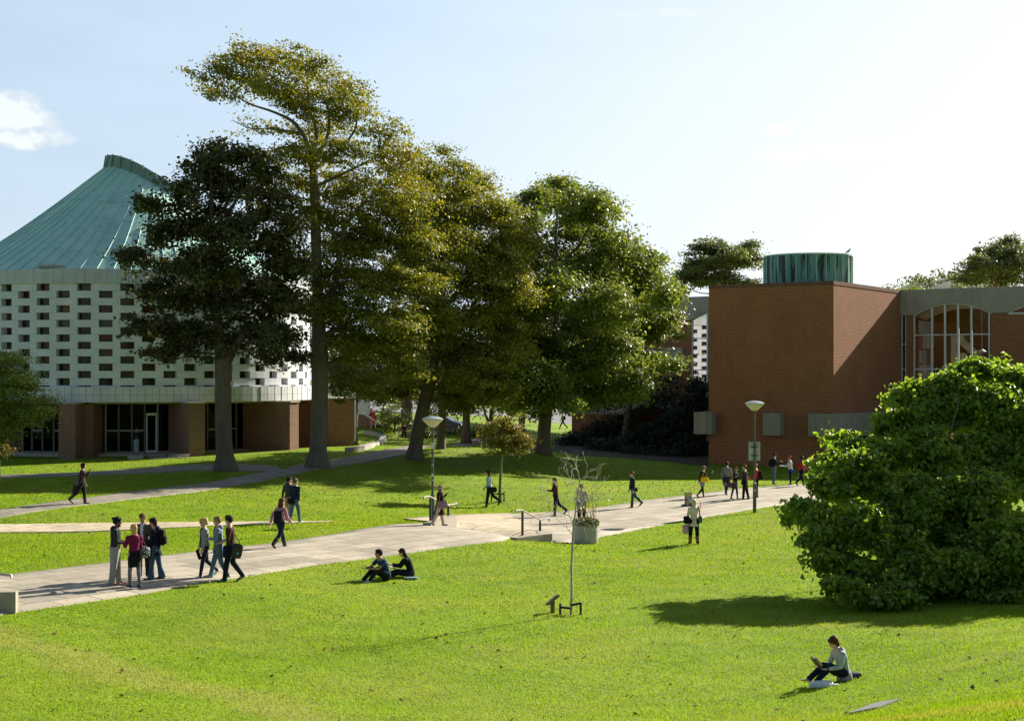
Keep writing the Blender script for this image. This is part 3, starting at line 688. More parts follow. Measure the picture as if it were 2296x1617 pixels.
mb = MB(); wbox(mb, -0.02, 0.42, -0.2, -0.125, ZS+0.35, TOP+0.002); wbox(mb, QL, 0.5, 0.502, 13.0, TOP-0.35, TOP-0.06); mb.build('roof', M['concrete'], wg); mb = MB(); wbox(mb, 0.5, QR, 0.502, 3.0, TOP-0.35, TOP-0.06); mb.build('roof', M['concrete'], wg); mb = MB(); wbox(mb, 8.0, QR, 3.002, 13.0, TOP-0.35, TOP-0.06); mb.build('roof', M['concrete'], wg); mb = MB(); wbox(mb, 0.5, 5.4, 3.002, 13.0, TOP-0.35, TOP-0.06); mb.build('roof', M['concrete'], wg)  # roof pieces leave an invented gap that lets daylight into the arched room
brk = MB()
brk2 = []
for q0, q1 in ((0.42, 1.02), (7.2, 8.56), (14.7, 16.1), (22.2, 23.6), (29.7, 31.0), (-19.6, -18.8), (-12.6, -11.0)): wbox(brk, q0, q1, 0.0, 0.4, -1.5, ZS-0.003)
for q0, q1, kd in right:
    if kd == 'lunette': wbox(brk, q0, q1, 0.004, 0.38, -1.5, ZS-0.12)
wbox(brk, QL, -19.6, 0.0, 0.4, 8.95, ZS-0.1)
beam(brk, QL, -19.6, [(-25.8, -20.3, 4.3, 0.001)], 7.4, 4.3, 0.0, 0.4)
wbox(brk, QL, -25.8, 0.0, 0.4, -1.5, 4.3); wbox(brk, -20.3, -19.6, 0.0, 0.4, -1.5, 4.3)
wbox(brk, QL, -11.0, 4.0, 4.3, -1.5, 4.0); wbox(brk, QL, QL+0.4, 0.4, 12.9, -1.5, ZS); wbox(brk, QL, QR, 12.9, 13.2, 3.2, TOP-0.35)
brk.build('wall', M['brick'], wg)
mb = MB(); beam(mb, QL, -19.6, [(-25.8, -20.3, 7.45, 0.8)], 8.947, 7.403, -0.1, 0.42); mb.build('floor_beam', M['concrete'], wg); mb = MB(); beam(mb, QL, -19.6, [(-25.6, -20.5, 3.05, 0.75)], 4.297, 3.05, -0.1, 0.42); mb.build('floor_beam', M['concrete'], wg)
mb = MB(); wbox(mb, -25.7, -20.4, 0.45, 0.5, 7.0, 8.3); mb.build('lunette_glass', M['glass_dark'], wg)
def windowset(q0, q1, kd):
    fr = MB(); top = archpts(q0, q1, ZS, 0.85, 24)
    def ztop(q): 
        for (a, za), (b, zb) in zip(top, top[1:]):
            if a <= q <= b: return za+(zb-za)*(q-a)/(b-a)
        return ZS
    zb = -0.9 if kd == 'tall' else ZS-0.1
    for (a, za), (b, zb_) in zip(top, top[1:]): fr.hexa([wv(a, 0.06, za-0.1), wv(b, 0.06, zb_-0.1), wv(b, 0.16, zb_-0.1), wv(a, 0.16, za-0.1), wv(a, 0.06, za), wv(b, 0.06, zb_), wv(b, 0.16, zb_), wv(a, 0.16, za)])
    if kd == 'tall':
        for fq in (0.0, 0.238, 0.41, 0.582, 0.755, 0.985):
            q = q0+0.04+(q1-q0-0.1)*fq; wd = 0.05 if fq in (0.0, 0.985) else 0.075; wbox(fr, q-wd, q+wd, 0.03, 0.17, zb, ztop(q)-0.05)
        for z in (9.71, 6.98, 4.68, 2.3): wbox(fr, q0+0.03, q1-0.03, 0.075, 0.155, z-0.045, z+0.045)
    else: wbox(fr, q0-0.1, q1+0.1, 0.0, 0.18, ZS-0.118, ZS-0.002)
    f = fr.build('window', M['metal_white'], wg)
    g = MB()
    for (a, za), (b, zb_) in zip(top, top[1:]): g.quad(wv(a, 0.12, zb), wv(b, 0.12, zb), wv(b, 0.12, zb_-0.05), wv(a, 0.12, za-0.05))
    return f, g
for q0, q1, kd in right+left:
    f, g = windowset(q0, q1, kd); g.build('pane', M['glass_mirror'] if q0 < 0 and kd == 'tall' else M['glass'], f)
fr = MB()
for q in (0.06, 0.36): wbox(fr, q-0.03, q+0.03, 0.02, 0.12, -0.9, ZS-0.003)
for z in (9.0, 6.98, 4.6): wbox(fr, 0.0, 0.4, 0.03, 0.1, z-0.03, z+0.03)
f = fr.build('window', M['metal_white'], wg); g = MB(); wbox(g, 0.02, 0.4, 0.13, 0.15, -0.9, ZS-0.01); g.build('pane', M['black'], f)
# room behind the tall arch: brick side walls, pale vault, posters, stair string, pendant lamp, plants
cream = plain('cream_plaster', (0.55, 0.47, 0.33), 0.8, 0.08); room = MB()
wbox(room, 0.7, 1.0, 0.45, 11.5, -1.0, ZS-0.4); wbox(room, 2.6, 7.6, 8.2, 8.5, -1.0, ZS-0.5); wbox(room, 7.6, 7.9, 0.45, 5.0, -1.0, ZS-0.3)
room.build('inner_wall', M['brick'], wg)
vt = MB(); ap = archpts(0.9, 7.7, ZS-0.1, 0.85)
for (a, za), (b, zb_) in zip(ap, ap[1:]): vt.hexa([wv(a, 0.55, za), wv(b, 0.55, zb_), wv(b, 3.4, zb_-0.2), wv(a, 3.4, za-0.2), wv(a, 0.55, za+0.1), wv(b, 0.55, zb_+0.1), wv(b, 3.4, zb_-0.1), wv(a, 3.4, za-0.1)])
vt.build('vault', cream, wg)
st = MB(); st.hexa([wv(3.4, 4.0, 9.1), wv(5.9, 6.0, 6.4), wv(5.9, 6.3, 6.4), wv(3.4, 4.3, 9.1), wv(3.4, 4.0, 9.8), wv(5.9, 6.0, 7.1), wv(5.9, 6.3, 7.1), wv(3.4, 4.3, 9.8)])
wbox(st, 2.9, 3.9, 3.6, 4.0, 9.1, 9.7); wbox(st, 2.9, 4.1, 3.6, 4.2, 7.6, 8.3); wbox(st, 2.9, 3.3, 3.65, 3.95, 4.0, 9.1); wbox(st, 1.6, 7.2, 3.2, 8.0, 4.1, 4.35)
st.build('staircase', cream, wg)
fl = MB(); wbox(fl, 1.01, 7.59, 0.5, 8.1, 6.2-0.25+0.2, 6.2+0.1); 
fl.build('upper_floor', cream, wg)
pl = MB(); pl.lathe(wv(5.6, 3.0, 8.3), [(0.05, 0.3), (0.32, 0.12), (0.34, 0.08), (0.14, 0.0)], 16); pl.tube([wv(5.6, 3.0, 8.5), wv(5.6, 3.0, 11.6)], 0.012, 5); pl.build('pendant_lamp', M['metal_white'], wg)
random.seed(9); pc = [(0.5, 0.5, 0.47), (0.42, 0.42, 0.40), (0.30, 0.40, 0.42), (0.30, 0.14, 0.12), (0.45, 0.43, 0.36)]
for i in range(4):
    for j in range(4):
        z = 10.9-i*1.18; b = 1.3+j*0.95; mt = plain('poster_%s' % 'abcde'[(i*3+j) % 5], pc[(i*3+j) % 5], 0.6, 0.55, 5)
        mt.name = 'poster_print'; pm = MB(); wbox(pm, 1.003, 1.03, b, b+0.8, z-1.05, z); tag(pm.build('poster', mt, wg))
# long pale-lit brick range far behind the trees on the left
A, B = PX(770, 196), PX(1130, 204)
wallbox('brick_range', A, B, 8, 3.2, 11.0, M['brick'], 'far orange brick building seen between trunks beyond the road', 'building')
mb = MB(); d = Vector((B[0]-A[0], B[1]-A[1])).normalized()
for t in (4.2, 9.5, 14.8): 
    mb = MB(); a = Vector((0, 0)); mb.box(t, t+1.6, -0.06, -0.003, 0.0, 2.6, Matrix(((d.x, -d.y, 0, 0), (d.y, d.x, 0, 0), (0, 0, 1, 0), (0, 0, 0, 1)))); mb.build('door', M['metal_dark'], bpy.data.objects['brick_range'])
mb = MB(); mb.box(0.5, 19.0, -1.0, -0.1, -0.3, 0.35, Matrix(((d.x, -d.y, 0, 0), (d.y, d.x, 0, 0), (0, 0, 1, 0), (0, 0, 0, 1)))); mb.build('plinth', M['concrete'], bpy.data.objects['brick_range'])
strip('road', [(700, 928), (900, 928), (1100, 934), (1400, 950), (1560, 962)], [(700, 902), (900, 902), (1100, 908), (1400, 930), (1560, 948)], M['asphalt'], 'grey campus road beyond the trees', lift=0.06)
# white ramp wall, stair and rail
ra = G(838, 968); rmp = wallbox('ramp_wall', PX(790, ra.y+2), PX(829, ra.y+2), 0.4, ra.z-0.6, ra.z+3.3, M['brick_dark'], 'low brick ramp wall with white top half and rail, beyond the garden wall', 'wall')
mb = MB(); A = PX(788, ra.y+1.9); B = PX(830, ra.y+1.9); mb.box(A[0]-rmp.location.x, B[0]-rmp.location.x, -0.18, -0.1, 2.1, 3.45); mb.build('white_panel', M['white_conc'], rmp)
mb = MB(); p0 = W(795, 915, ra.y); p1 = W(860, 955, ra.y); o = rmp.location; mb.tube([p0-o, p1-o], 0.09, 6)
for q in (842, 858): a = W(q, 944 if q < 850 else 953, ra.y)-o; mb.tube([a, a+Vector((0, 0, -0.9))], 0.045, 6)
mb.build('handrail', M['metal_white'], rmp)
mb = MB()
for i in range(6):
    a = W(826+i*6, 0, ra.y); mb.box(a.x-o.x, a.x+1.6-o.x, -0.6, 0.8, 0, 1.35-i*0.2)
mb.build('steps', brick_mat('step_brick', (0.42, 0.17, 0.09), (0.32, 0.13, 0.08), (0.4, 0.34, 0.28)), rmp)

# ------------------------------------------------------------------ steps, low walls, handrails
zt0, zt1 = sA.z, sB.z
mb = MB()
for i in range(5):
    for (u0, u1) in ((0.0, 1.0),):
        a = L0+fw*(0.36*i); b = L1+fw*(0.36*i); c = L1+fw*(0.36*(i+1)); d = L0+fw*(0.36*(i+1))
        za = zt0+0.028-0.09*i; zb = zt1+0.028-0.09*i
        mb.hexa([(a.x, a.y, za-1.2), (b.x, b.y, zb-1.2), (c.x, c.y, zb-1.2), (d.x, d.y, za-1.2), (a.x, a.y, za), (b.x, b.y, zb), (c.x, c.y, zb), (d.x, d.y, za)])
tag(mb.build('steps', M['slab']), 'flight of shallow stone steps down from the wide path', kind='structure')
# ribbed warning paving
mb = MB()
for i in range(64):
    a = L0.lerp(L1, (i+0.12)/64); b = L0.lerp(L1, (i+0.62)/64); z0 = zt0+(zt1-zt0)*(i+0.5)/64+0.036
    mb.hexa([Vector((p.x, p.y, z0-0.05+dz)) for dz in (0, 0.062) for p in (a-fw*0.85, b-fw*0.85, b-fw*0.05, a-fw*0.05)])
tag(mb.build('tactile_paving', plain('buff_ribs', (0.42, 0.33, 0.2), 0.85, 0.1, 3)), 'ribbed buff warning strip across the path at the top of the steps', 'paving')
def lowwall(px0, py0, px1, py1, hgt, label):
    a = G(px0, py0); b = G(px1, py1); zt = a.z+hgt; dr = Vector((b.x-a.x, b.y-a.y, 0)).normalized(); s = Vector((-dr.y, dr.x, 0))*0.32
    mb = MB(); z0 = min(a.z, b.z)-0.6
    mb.hexa([(a.x, a.y, z0), (b.x, b.y, z0), (b.x+s.x, b.y+s.y, z0), (a.x+s.x, a.y+s.y, z0), (a.x, a.y, zt), (b.x, b.y, zt), (b.x+s.x, b.y+s.y, zt), (a.x+s.x, a.y+s.y, zt)])
    return tag(mb.build('low_wall', M['concrete_low'], origin=(a.x, a.y, a.z)), label, 'wall')
M['concrete_low'] = concrete_mat('cheek_concrete', (0.36, 0.32, 0.25), streak=0.4)
lowwall(1160, 1212, 1238, 1216, 0.10, 'low concrete cheek wall on the near side of the steps, beside the planter')
lowwall(966, 1180, 1024, 1181, 0.12, 'low concrete cheek wall on the far side of the steps, by the lamp post')
lowwall(-60, 1372, 35, 1376, 0.46, 'end of a low concrete wall at the bottom left corner of the path')
def rail(points, posts, label):
    """points: world polyline of the rail; posts: [(top, bottom)]"""
    o = posts[0][1]; root = empty('handrail', o, 0, label, 'handrail')
    mb = MB(); mb.tube([p-o for p in points], 0.035, 8, round_=True); mb.build('rail', M['steel'], root)
    for a, b in posts:
        mb = MB(); mb.tube([b-o+Vector((0, 0, -0.1)), a-o], 0.03, 8); mb.tube([b-o, a-o-Vector((0, 0, 0.09))], 0.05, 8); mb.build('post', M['metal_dark'], root)
def mkrail(p1, p2, sh, Yo, label):
    a = G(*p1); b = G(*p2)
    Ya, Yb = a.y, a.y+ (b.y-a.y)*0+1.6
    def w1(px, py, f): return W(px, py, Ya+(Yb-Ya)*f)
    pts = [w1(p1[0]-15, p1[1]-54, -0.4), w1(p1[0]-14, p1[1]-59, -0.35), w1(p1[0]-5, p1[1]-61, -0.1), w1(p1[0]+1, p1[1]-60, 0), w1(p2[0], p1[1]-60+sh, 1), w1(p2[0]+20, p1[1]-60+sh-3, 1.4), w1(p2[0]+20, p1[1]-60+sh+3, 1.4)]
    A_ = Vector((pts[3].x, pts[3].y, a.z)); B_ = Vector((pts[4].x, pts[4].y, 0)); B_.z = W(0, p2[1], Yb).z
    rail(pts, [(pts[3], A_), (pts[4], B_)], label)
mkrail((1170.5, 1204), (1211, 1197), 21, 0, 'black posted handrail at the near side of the steps, left of the concrete planter')
mkrail((964, 1174), (1005, 1169), 18, 0, 'black posted handrail at the far side of the steps, beside the lamp post')
o = G(-14, 1340); pts = [W(-40, 1282, 39.5), W(15, 1289, 39.2), W(24, 1290, 39.1), W(25, 1294, 39.1)]
rail(pts, [(W(-12, 1286, 39.3), Vector((W(-12, 1286, 39.3).x, 39.3, tz(W(-12, 0, 39.3).x, 39.3))))], 'end of a handrail poking into the left edge above the low wall')
# ------------------------------------------------------------------ foliage
def leaf_mat(name, stops, trans=0.35, nscale=0.5, rough=0.5, tcol=1.6, spec=0.35):
    m, n, l, p = newmat(name); o = n['Material Output']
    g = n.new('ShaderNodeNewGeometry'); x = noise(n, l, nscale, 3)
    a = n.new('ShaderNodeMath'); a.operation = 'MULTIPLY_ADD'; a.inputs[1].default_value = 0.45; l.new(g.outputs['Random Per Island'], a.inputs[0])
    s = n.new('ShaderNodeMath'); s.operation = 'MULTIPLY'; s.inputs[1].default_value = 0.56; l.new(x, s.inputs[0]); l.new(s.outputs[0], a.inputs[2])
    c = ramp(n, l, a.outputs[0], stops); l.new(c, p.inputs['Base Color']); p.inputs['Roughness'].default_value = rough; p.inputs['Specular IOR Level'].default_value = spec
    t = n.new('ShaderNodeBsdfTranslucent'); cc = mixc(n, l, 1.0, c, (tcol*1.05, tcol, tcol*0.45), 'MULTIPLY'); l.new(cc, t.inputs[0])
    mx = n.new('ShaderNodeMixShader'); mx.inputs[0].default_value = trans; l.new(p.outputs[0], mx.inputs[1]); l.new(t.outputs[0], mx.inputs[2]); l.new(mx.outputs[0], o.inputs[0]); return m
LM = {
 'maple': leaf_mat('dark_maple_leaf', [(0.25, (0.039, 0.051, 0.014)), (0.5, (0.063, 0.076, 0.018)), (0.65, (0.103, 0.092, 0.025)), (0.85, (0.138, 0.092, 0.034))], 0.2),
 'beech': leaf_mat('beech_leaf', [(0.2, (0.089, 0.117, 0.018)), (0.45, (0.149, 0.166, 0.021)), (0.65, (0.238, 0.213, 0.026)), (0.85, (0.285, 0.196, 0.039))], 0.4),
 'beech_low': leaf_mat('beech_leaf_low', [(0.2, (0.093, 0.132, 0.022)), (0.45, (0.172, 0.194, 0.025)), (0.65, (0.273, 0.255, 0.031)), (0.85, (0.302, 0.223, 0.043))], 0.36),
 'sycamore': leaf_mat('sycamore_leaf', [(0.2, (0.084, 0.134, 0.030)), (0.5, (0.147, 0.198, 0.039)), (0.7, (0.231, 0.252, 0.045)), (0.9, (0.323, 0.273, 0.048))], 0.36),
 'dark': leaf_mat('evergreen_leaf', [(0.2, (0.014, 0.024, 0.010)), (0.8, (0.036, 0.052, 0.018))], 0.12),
 'back': leaf_mat('far_leaf', [(0.2, (0.080, 0.110, 0.045)), (0.8, (0.155, 0.180, 0.07))], 0.36),
 'shrub': leaf_mat('broad_shrub_leaf', [(0.2, (0.083, 0.149, 0.017)), (0.45, (0.143, 0.237, 0.024)), (0.7, (0.231, 0.307, 0.038)), (0.85, (0.285, 0.329, 0.055))], 0.42, 0.8, 0.45, 1.9, 0.35),
 'orange': leaf_mat('orange_leaf', [(0.2, (0.10, 0.11, 0.018)), (0.5, (0.165, 0.15, 0.022)), (0.8, (0.24, 0.16, 0.03))], 0.35),
 'ivy': leaf_mat('planter_leaf', [(0.2, (0.08, 0.10, 0.02)), (0.8, (0.22, 0.21, 0.06))], 0.3, 3.0),
}
def bark_mat(name, c, sc=1.0):
    m, n, l, p = newmat(name); x = noise(n, l, 5*sc, 6, 0.65, vscale=(1, 1, 0.25)); y = noise(n, l, 1.2*sc, 4)
    a = ramp(n, l, x, [(0.3, tuple(v*0.55 for v in c)), (0.7, tuple(v*1.35 for v in c))]); a = mixc(n, l, 0.5, a, ramp(n, l, y, [(0.35, tuple(v*0.7 for v in c)), (0.7, (c[0]*1.1, c[1]*1.25, c[2]*1.0))]))
    l.new(a, p.inputs['Base Color']); p.inputs['Roughness'].default_value = 0.9; bump(n, l, p, x, 0.9, 0.08); return m
M['bark'] = bark_mat('grey_bark', (0.15, 0.125, 0.095)); M['bark_brown'] = bark_mat('brown_bark', (0.14, 0.105, 0.075)); M['bark_pale'] = bark_mat('pale_bark', (0.46, 0.43, 0.38), 3)
M['bark_green'] = bark_mat('green_bark', (0.17, 0.17, 0.07), 3)

def leaves_mesh(C, Nn, size, asp, droop, rg, fold=False, jitter=0.35):
    """one leaf (diamond, or folded pair of quads) per row of C, with normals near Nn"""
    n = len(C); nr = Nn+rg.normal(0, 0.65, (n, 3)); nr /= np.linalg.norm(nr, axis=1, keepdims=True)+1e-9
    a = rg.normal(0, 1, (n, 3)); a[:, 2] -= droop; t = a-nr*np.sum(a*nr, 1, keepdims=True); t /= np.linalg.norm(t, axis=1, keepdims=True)+1e-9
    b = np.cross(nr, t); s = size*(1+rg.uniform(-jitter, jitter, (n, 1)))
    if not fold:
        v = np.stack([C-t*s*0.5, C+b*s*asp*0.5+t*s*0.05, C+t*s*0.5, C-b*s*asp*0.5+t*s*0.05], 1).reshape(-1, 3)
        f = np.arange(4*n).reshape(n, 4); return v, f
    lift = nr*s*0.16
    p0 = C-t*s*0.45; p1 = C+t*s*0.6-nr*s*0.12; r1 = C+b*s*asp*0.52-t*s*0.18+lift; r2 = C+b*s*asp*0.34+t*s*0.25+lift*0.6; l1 = C-b*s*asp*0.52-t*s*0.18+lift; l2 = C-b*s*asp*0.34+t*s*0.25+lift*0.6
    v = np.stack([p0, r1, r2, p1, l2, l1], 1).reshape(-1, 3); o = np.arange(n)[:, None]*6
    f = np.concatenate([o+np.array([[0, 1, 2, 3]]), o+np.array([[0, 3, 4, 5]])], 0); return v, f

def blobs_to_clusters(blobs, Y, dens, csz, rg, inner=0.5, dj=0.0, sub=0, deep=1.2):
    """blobs: (px, py, rx, ry[, dY[, density]]) -> cluster centres, outward normals, owner blob"""
    C = []; Nn = []; B = []; own = []
    for i, bl in enumerate(blobs):
        px, py, rx, ry = bl[:4]; dY = bl[4] if len(bl) > 4 else rg.uniform(-1, 1)*dj; dn = bl[5] if len(bl) > 5 else 1.0
        c = np.array(W(px, py, Y+dY)); k = pxw(Y+dY); a = np.array([rx*k, (rx+ry)/2*k*deep, ry*k]); B.append((c, a))
        dn *= 2.1; area = (a[0]*a[1]+a[0]*a[2]+a[1]*a[2])*4; n = max(3, int(area*dens*dn/(csz*csz)))
        d = rg.normal(0, 1, (n, 3)); d /= np.linalg.norm(d, axis=1, keepdims=True); r = rg.uniform(inner**3, 1, (n, 1))**(1/3)
        if sub:      # each mass is made of several rounded tufts
            sd = rg.normal(0, 1, (sub, 3)); sd[:, 2] += 0.25; sd /= np.linalg.norm(sd, axis=1, keepdims=True); sc_ = c+sd*a*rg.uniform(0.45, 0.78, (sub, 1)); ss = rg.uniform(0.38, 0.62, sub); wq = ss**2/np.sum(ss**2); j = rg.choice(sub, n, p=wq)
            d[:, 2] = np.where(d[:, 2] < -0.35, -d[:, 2], d[:, 2]); am = np.array([a.mean(), a.mean(), a.mean()*0.85]); C.append(sc_[j]+d*am*ss[j, None]*r); nn = d/a; nn /= np.linalg.norm(nn, axis=1, keepdims=True); Nn.append(nn); own += [i]*n; continue
        C.append(c+d*a*r); nn = d/a; nn /= np.linalg.norm(nn, axis=1, keepdims=True); Nn.append(nn); own += [i]*n
    return np.concatenate(C), np.concatenate(Nn), np.array(own), B
LC = []
def crown(root, blobs, Y, mat, dens=0.5, csz=0.9, nl=60, leaf=0.15, asp=0.65, flat=0.45, seed=1, fold=False, droop=0.3, inner=0.5, dj=3.0, up=0.5, wind=None, name='crown', q_=1.0, sub=0, spread=0.42, deep=1.2):
    rg = np.random.default_rng(seed); C, Nn, own, B = blobs_to_clusters(blobs, Y, dens, csz, rg, inner, dj, sub, deep)
    n = len(C); k = rg.poisson(nl*1.7*q_, n)+4; leaf *= 0.95; idx = np.repeat(np.arange(n), k); sz = csz*rg.uniform(0.55, 1.25, n)
    off = rg.normal(0, spread, (len(idx), 3)); off[:, 2] *= flat
    # clusters stretched along a random (or the wind's) direction, like sprays
    dv = rg.normal(0, 1, (n, 3)); dv[:, 2] *= 0.25
    if wind is not None: dv = dv*0.5+np.array(wind)
    dv /= np.linalg.norm(dv, axis=1, keepdims=True); q = rg.normal(0, 0.55*spread/0.42, (len(idx), 1)); off = off*0.8+dv[idx]*q
    P = C[idx]+off*sz[idx, None]; nn = Nn[idx]*(1.0 if sub else 0.6)+np.array([0, 0, up]); v, f = leaves_mesh(P, nn, leaf, asp, droop, rg, fold)
    o = root.location; v = v-np.array([o.x, o.y, o.z])
    npmesh(name, v, f, mat, False, root); LC.append(len(P)); return C, own, B, rg
def trunk(root, pts, Y, limbs, C, rg, mat, name='trunk', twig=0.05, ntw=120, minr=0.03, flare=1.4):
    """pts: (px, py, width px[, dY]) from the ground up; limbs: lists of the same starting on the trunk; twigs run from the limbs to cluster centres"""
    mb = MB(); o = root.location; segs = []
    def line(ps):
        P = [W(p[0], p[1], Y+(p[3] if len(p) > 3 else 0)) for p in ps]; Rr = [p[2]*pxw(Y)/2*(0.72 if p[1] < 780 else 0.92) for p in ps]; m = max(6, len(P)*5)
        # smooth resample
        Q = resample(P, m); d = [0]
        for a, b in zip(P, P[1:]): d.append(d[-1]+(b-a).length)
        RR = []
        for i in range(m):
            s = d[-1]*i/(m-1); k = 0
            while k < len(P)-2 and d[k+1] < s: k += 1
            f = (s-d[k])/max(1e-9, d[k+1]-d[k]); RR.append(Rr[k]*(1-f)+Rr[k+1]*f)
        for _ in range(3):
            Q = [Q[0]]+[(Q[i-1]+Q[i]*2+Q[i+1])/4 for i in range(1, m-1)]+[Q[-1]]
        return Q, RR
    Q, RR = line(pts); Q[0].z = tz(Q[0].x, Q[0].y)-0.4
    RR[0] *= flare*1.1; RR[1] *= (1+(flare-1)*0.45)
    mb.tube([q-o for q in Q], RR, 14); segs += list(zip(Q, RR))[len(Q)//3:]
    for lm in limbs:
        q, r = line(lm); mb.tube([x-o for x in q], r, 7); segs += list(zip(q, r))
    if C is not None and len(C):
        pick = rg.choice(len(C), min(ntw, len(C)), replace=False); SP = np.array([list(s[0]) for s in segs])
        for i in pick:
            c = Vector(C[i]); dd = np.linalg.norm(SP-C[i], axis=1)+np.maximum(0, SP[:, 2]-C[i][2])*1.5; j = int(np.argmin(dd)); a, ra = segs[j]
            mid = a.lerp(c, 0.5)+Vector((rg.normal(0, 0.15), rg.normal(0, 0.15), rg.normal(0.15, 0.15)))*(a-c).length*0.4
            r0 = min(ra*0.6, max(minr*1.3, twig*(a-c).length*0.35)); mb.tube([a-o, mid-o, c-o], [r0, r0*0.6, minr*0.5], 5, caps=False)
            segs.append((mid, r0*0.6)); SP = np.vstack([SP, np.array(list(mid))])
    mb.build(name, mat, root, smooth=True)
def tree(name, base, Y, label, cat='tree', group=None):
    g = G(*base) if Y is None else None; x, y = PX(base[0], Y); return empty(name, (x, y, tz(x, y)), 0, label, cat, group)

# --- windswept beech (tallest)
Y2 = K*5.0/(1048-850)
t = tree('beech_tree', (710, 1048), Y2, 'tallest tree, windswept olive and gold beech leaning left over the lawn')
wind = (-0.85, 0.1, 0.38)
top = [(445, 168, 32, 12, 0, .8), (480, 200, 42, 20, 1, .7), (560, 115, 40, 22, -1, .8), (520, 150, 60, 28, 0, .9), (600, 140, 60, 34, 2, .9), (655, 118, 34, 24, -2, .6), (690, 150, 50, 34, 0, .8), (560, 190, 75, 26, 1, .8),
       (640, 195, 80, 36, -2, .9), (740, 190, 60, 36, 2, .7), (790, 215, 48, 34, 0, .5), (720, 240, 90, 36, -1, .9), (810, 265, 55, 36, 1, .6), (500, 225, 40, 16, 0, .35), (580, 290, 60, 24, 0, .28), (700, 300, 90, 30, 2, .55), (850, 315, 48, 34, 0, .6),
       (640, 345, 75, 22, 0, .7), (740, 350, 100, 34, -2, .8), (860, 365, 60, 34, 2, .75), (900, 395, 34, 30, 0, .8), (905, 340, 36, 34, 1, .8), (880, 285, 30, 24, 0, .5), (930, 440, 40, 40, 1, 1), (605, 365, 50, 18, 1, .5)]
mid = [(650, 410, 70, 30, 0, .8), (760, 420, 100, 38, 2, .9), (870, 430, 70, 36, -2, .9), (620, 450, 50, 26, 1, .7), (680, 480, 60, 34, -1, .8), (790, 490, 100, 42, 1, 1), (900, 480, 60, 42, 2, 1), (640, 520, 40, 30, 0, .6), (655, 580, 45, 34, -2, .7), (750, 560, 60, 34, 3, .8)]
C, own, B, rg = crown(t, top+mid, Y2, LM['beech'], dens=0.72, csz=0.9, nl=38, leaf=0.18, asp=0.6, spread=0.37, flat=0.42, seed=21, wind=wind, inner=0.2, dj=2)
low = [(840, 570, 95, 45, -3), (930, 560, 80, 50, -1), (760, 640, 90, 42, -4), (880, 650, 110, 50, -5), (960, 640, 60, 50, -2), (790, 715, 100, 42, -4), (890, 740, 90, 50, -6), (840, 800, 100, 42, -5), (770, 770, 50, 42, -1), (900, 840, 55, 30, -5), (850, 870, 60, 25, -3, .6), (740, 690, 50, 60, 0, .7), (775, 845, 46, 36, 4), (770, 880, 34, 24, 4), (810, 870, 50, 26, 2), (1000, 560, 60, 50, 2), (980, 720, 50, 50, 0)]
C2, _, _, _ = crown(t, low, Y2+4, LM['beech_low'], dens=0.8, csz=0.95, nl=46, leaf=0.19, asp=0.55, flat=0.42, seed=22, sub=10, deep=1.5, spread=0.36, wind=(-0.9, 0.2, 0.25), inner=0.35, name='crown')
trunk(t, [(711, 1048, 50), (714, 1000, 42), (717, 900, 41), (717, 800, 40), (712, 650, 33), (707, 500, 31), (704, 400, 27), (700, 340, 22)], Y2,
      [[(700, 350, 16), (680, 300, 13), (655, 270, 11), (610, 250, 8), (560, 235, 6), (500, 200, 3)], [(702, 345, 15), (712, 300, 12), (700, 260, 10), (660, 215, 7), (600, 165, 4)], [(704, 360, 14), (735, 310, 11), (740, 260, 8), (720, 200, 5), (700, 150, 3)],
       [(705, 380, 12), (760, 340, 9), (800, 290, 7), (800, 235, 4)], [(706, 420, 12), (780, 385, 9), (850, 350, 6), (870, 310, 3)], [(716, 700, 26), (755, 640, 22), (762, 560, 17), (775, 500, 13), (830, 440, 8), (880, 400, 4)], [(762, 570, 12), (745, 520, 10), (752, 470, 6)],
       [(690, 330, 8), (640, 330, 7), (590, 345, 6), (570, 330, 4), (540, 335, 2)], [(716, 760, 20), (790, 720, 14), (850, 690, 8)], [(716, 830, 20), (760, 810, 16), (820, 770, 9)], [(680, 300, 7), (620, 290, 5), (560, 290, 4), (520, 270, 2)]],
      np.concatenate([C, C2]), rg, M['bark'], ntw=330, twig=0.05, minr=0.022)

# --- dark maple in front of the round building
Y1 = K*5.0/(1055-850)
t = tree('maple_tree', (505, 1055), Y1, 'dark round-crowned maple standing in front of the copper-roofed building')
bl = [(470, 345, 42, 28), (450, 385, 60, 40), (545, 365, 62, 36), (600, 400, 40, 34), (505, 430, 80, 46), (400, 440, 50, 30), (345, 470, 46, 22), (590, 465, 60, 40), (450, 500, 90, 42), (370, 530, 70, 30), (550, 540, 90, 50), (640, 540, 46, 50), (310, 590, 60, 24), (400, 600, 80, 40),
      (500, 610, 100, 50), (620, 620, 70, 50), (350, 660, 60, 34), (440, 690, 90, 44), (560, 690, 95, 50), (650, 690, 40, 44), (340, 735, 60, 28), (430, 760, 80, 34), (540, 770, 80, 30), (630, 765, 66, 40), (665, 810, 34, 20), (380, 790, 50, 20), (600, 810, 50, 18, 0, .6), (455, 800, 40, 16, 0, .6)]
C, own, B, rg = crown(t, bl, Y1, LM['maple'], dens=0.62, csz=0.95, nl=46, leaf=0.19, asp=0.9, flat=0.7, seed=31, sub=11, spread=0.36, inner=0.3, dj=2.2)
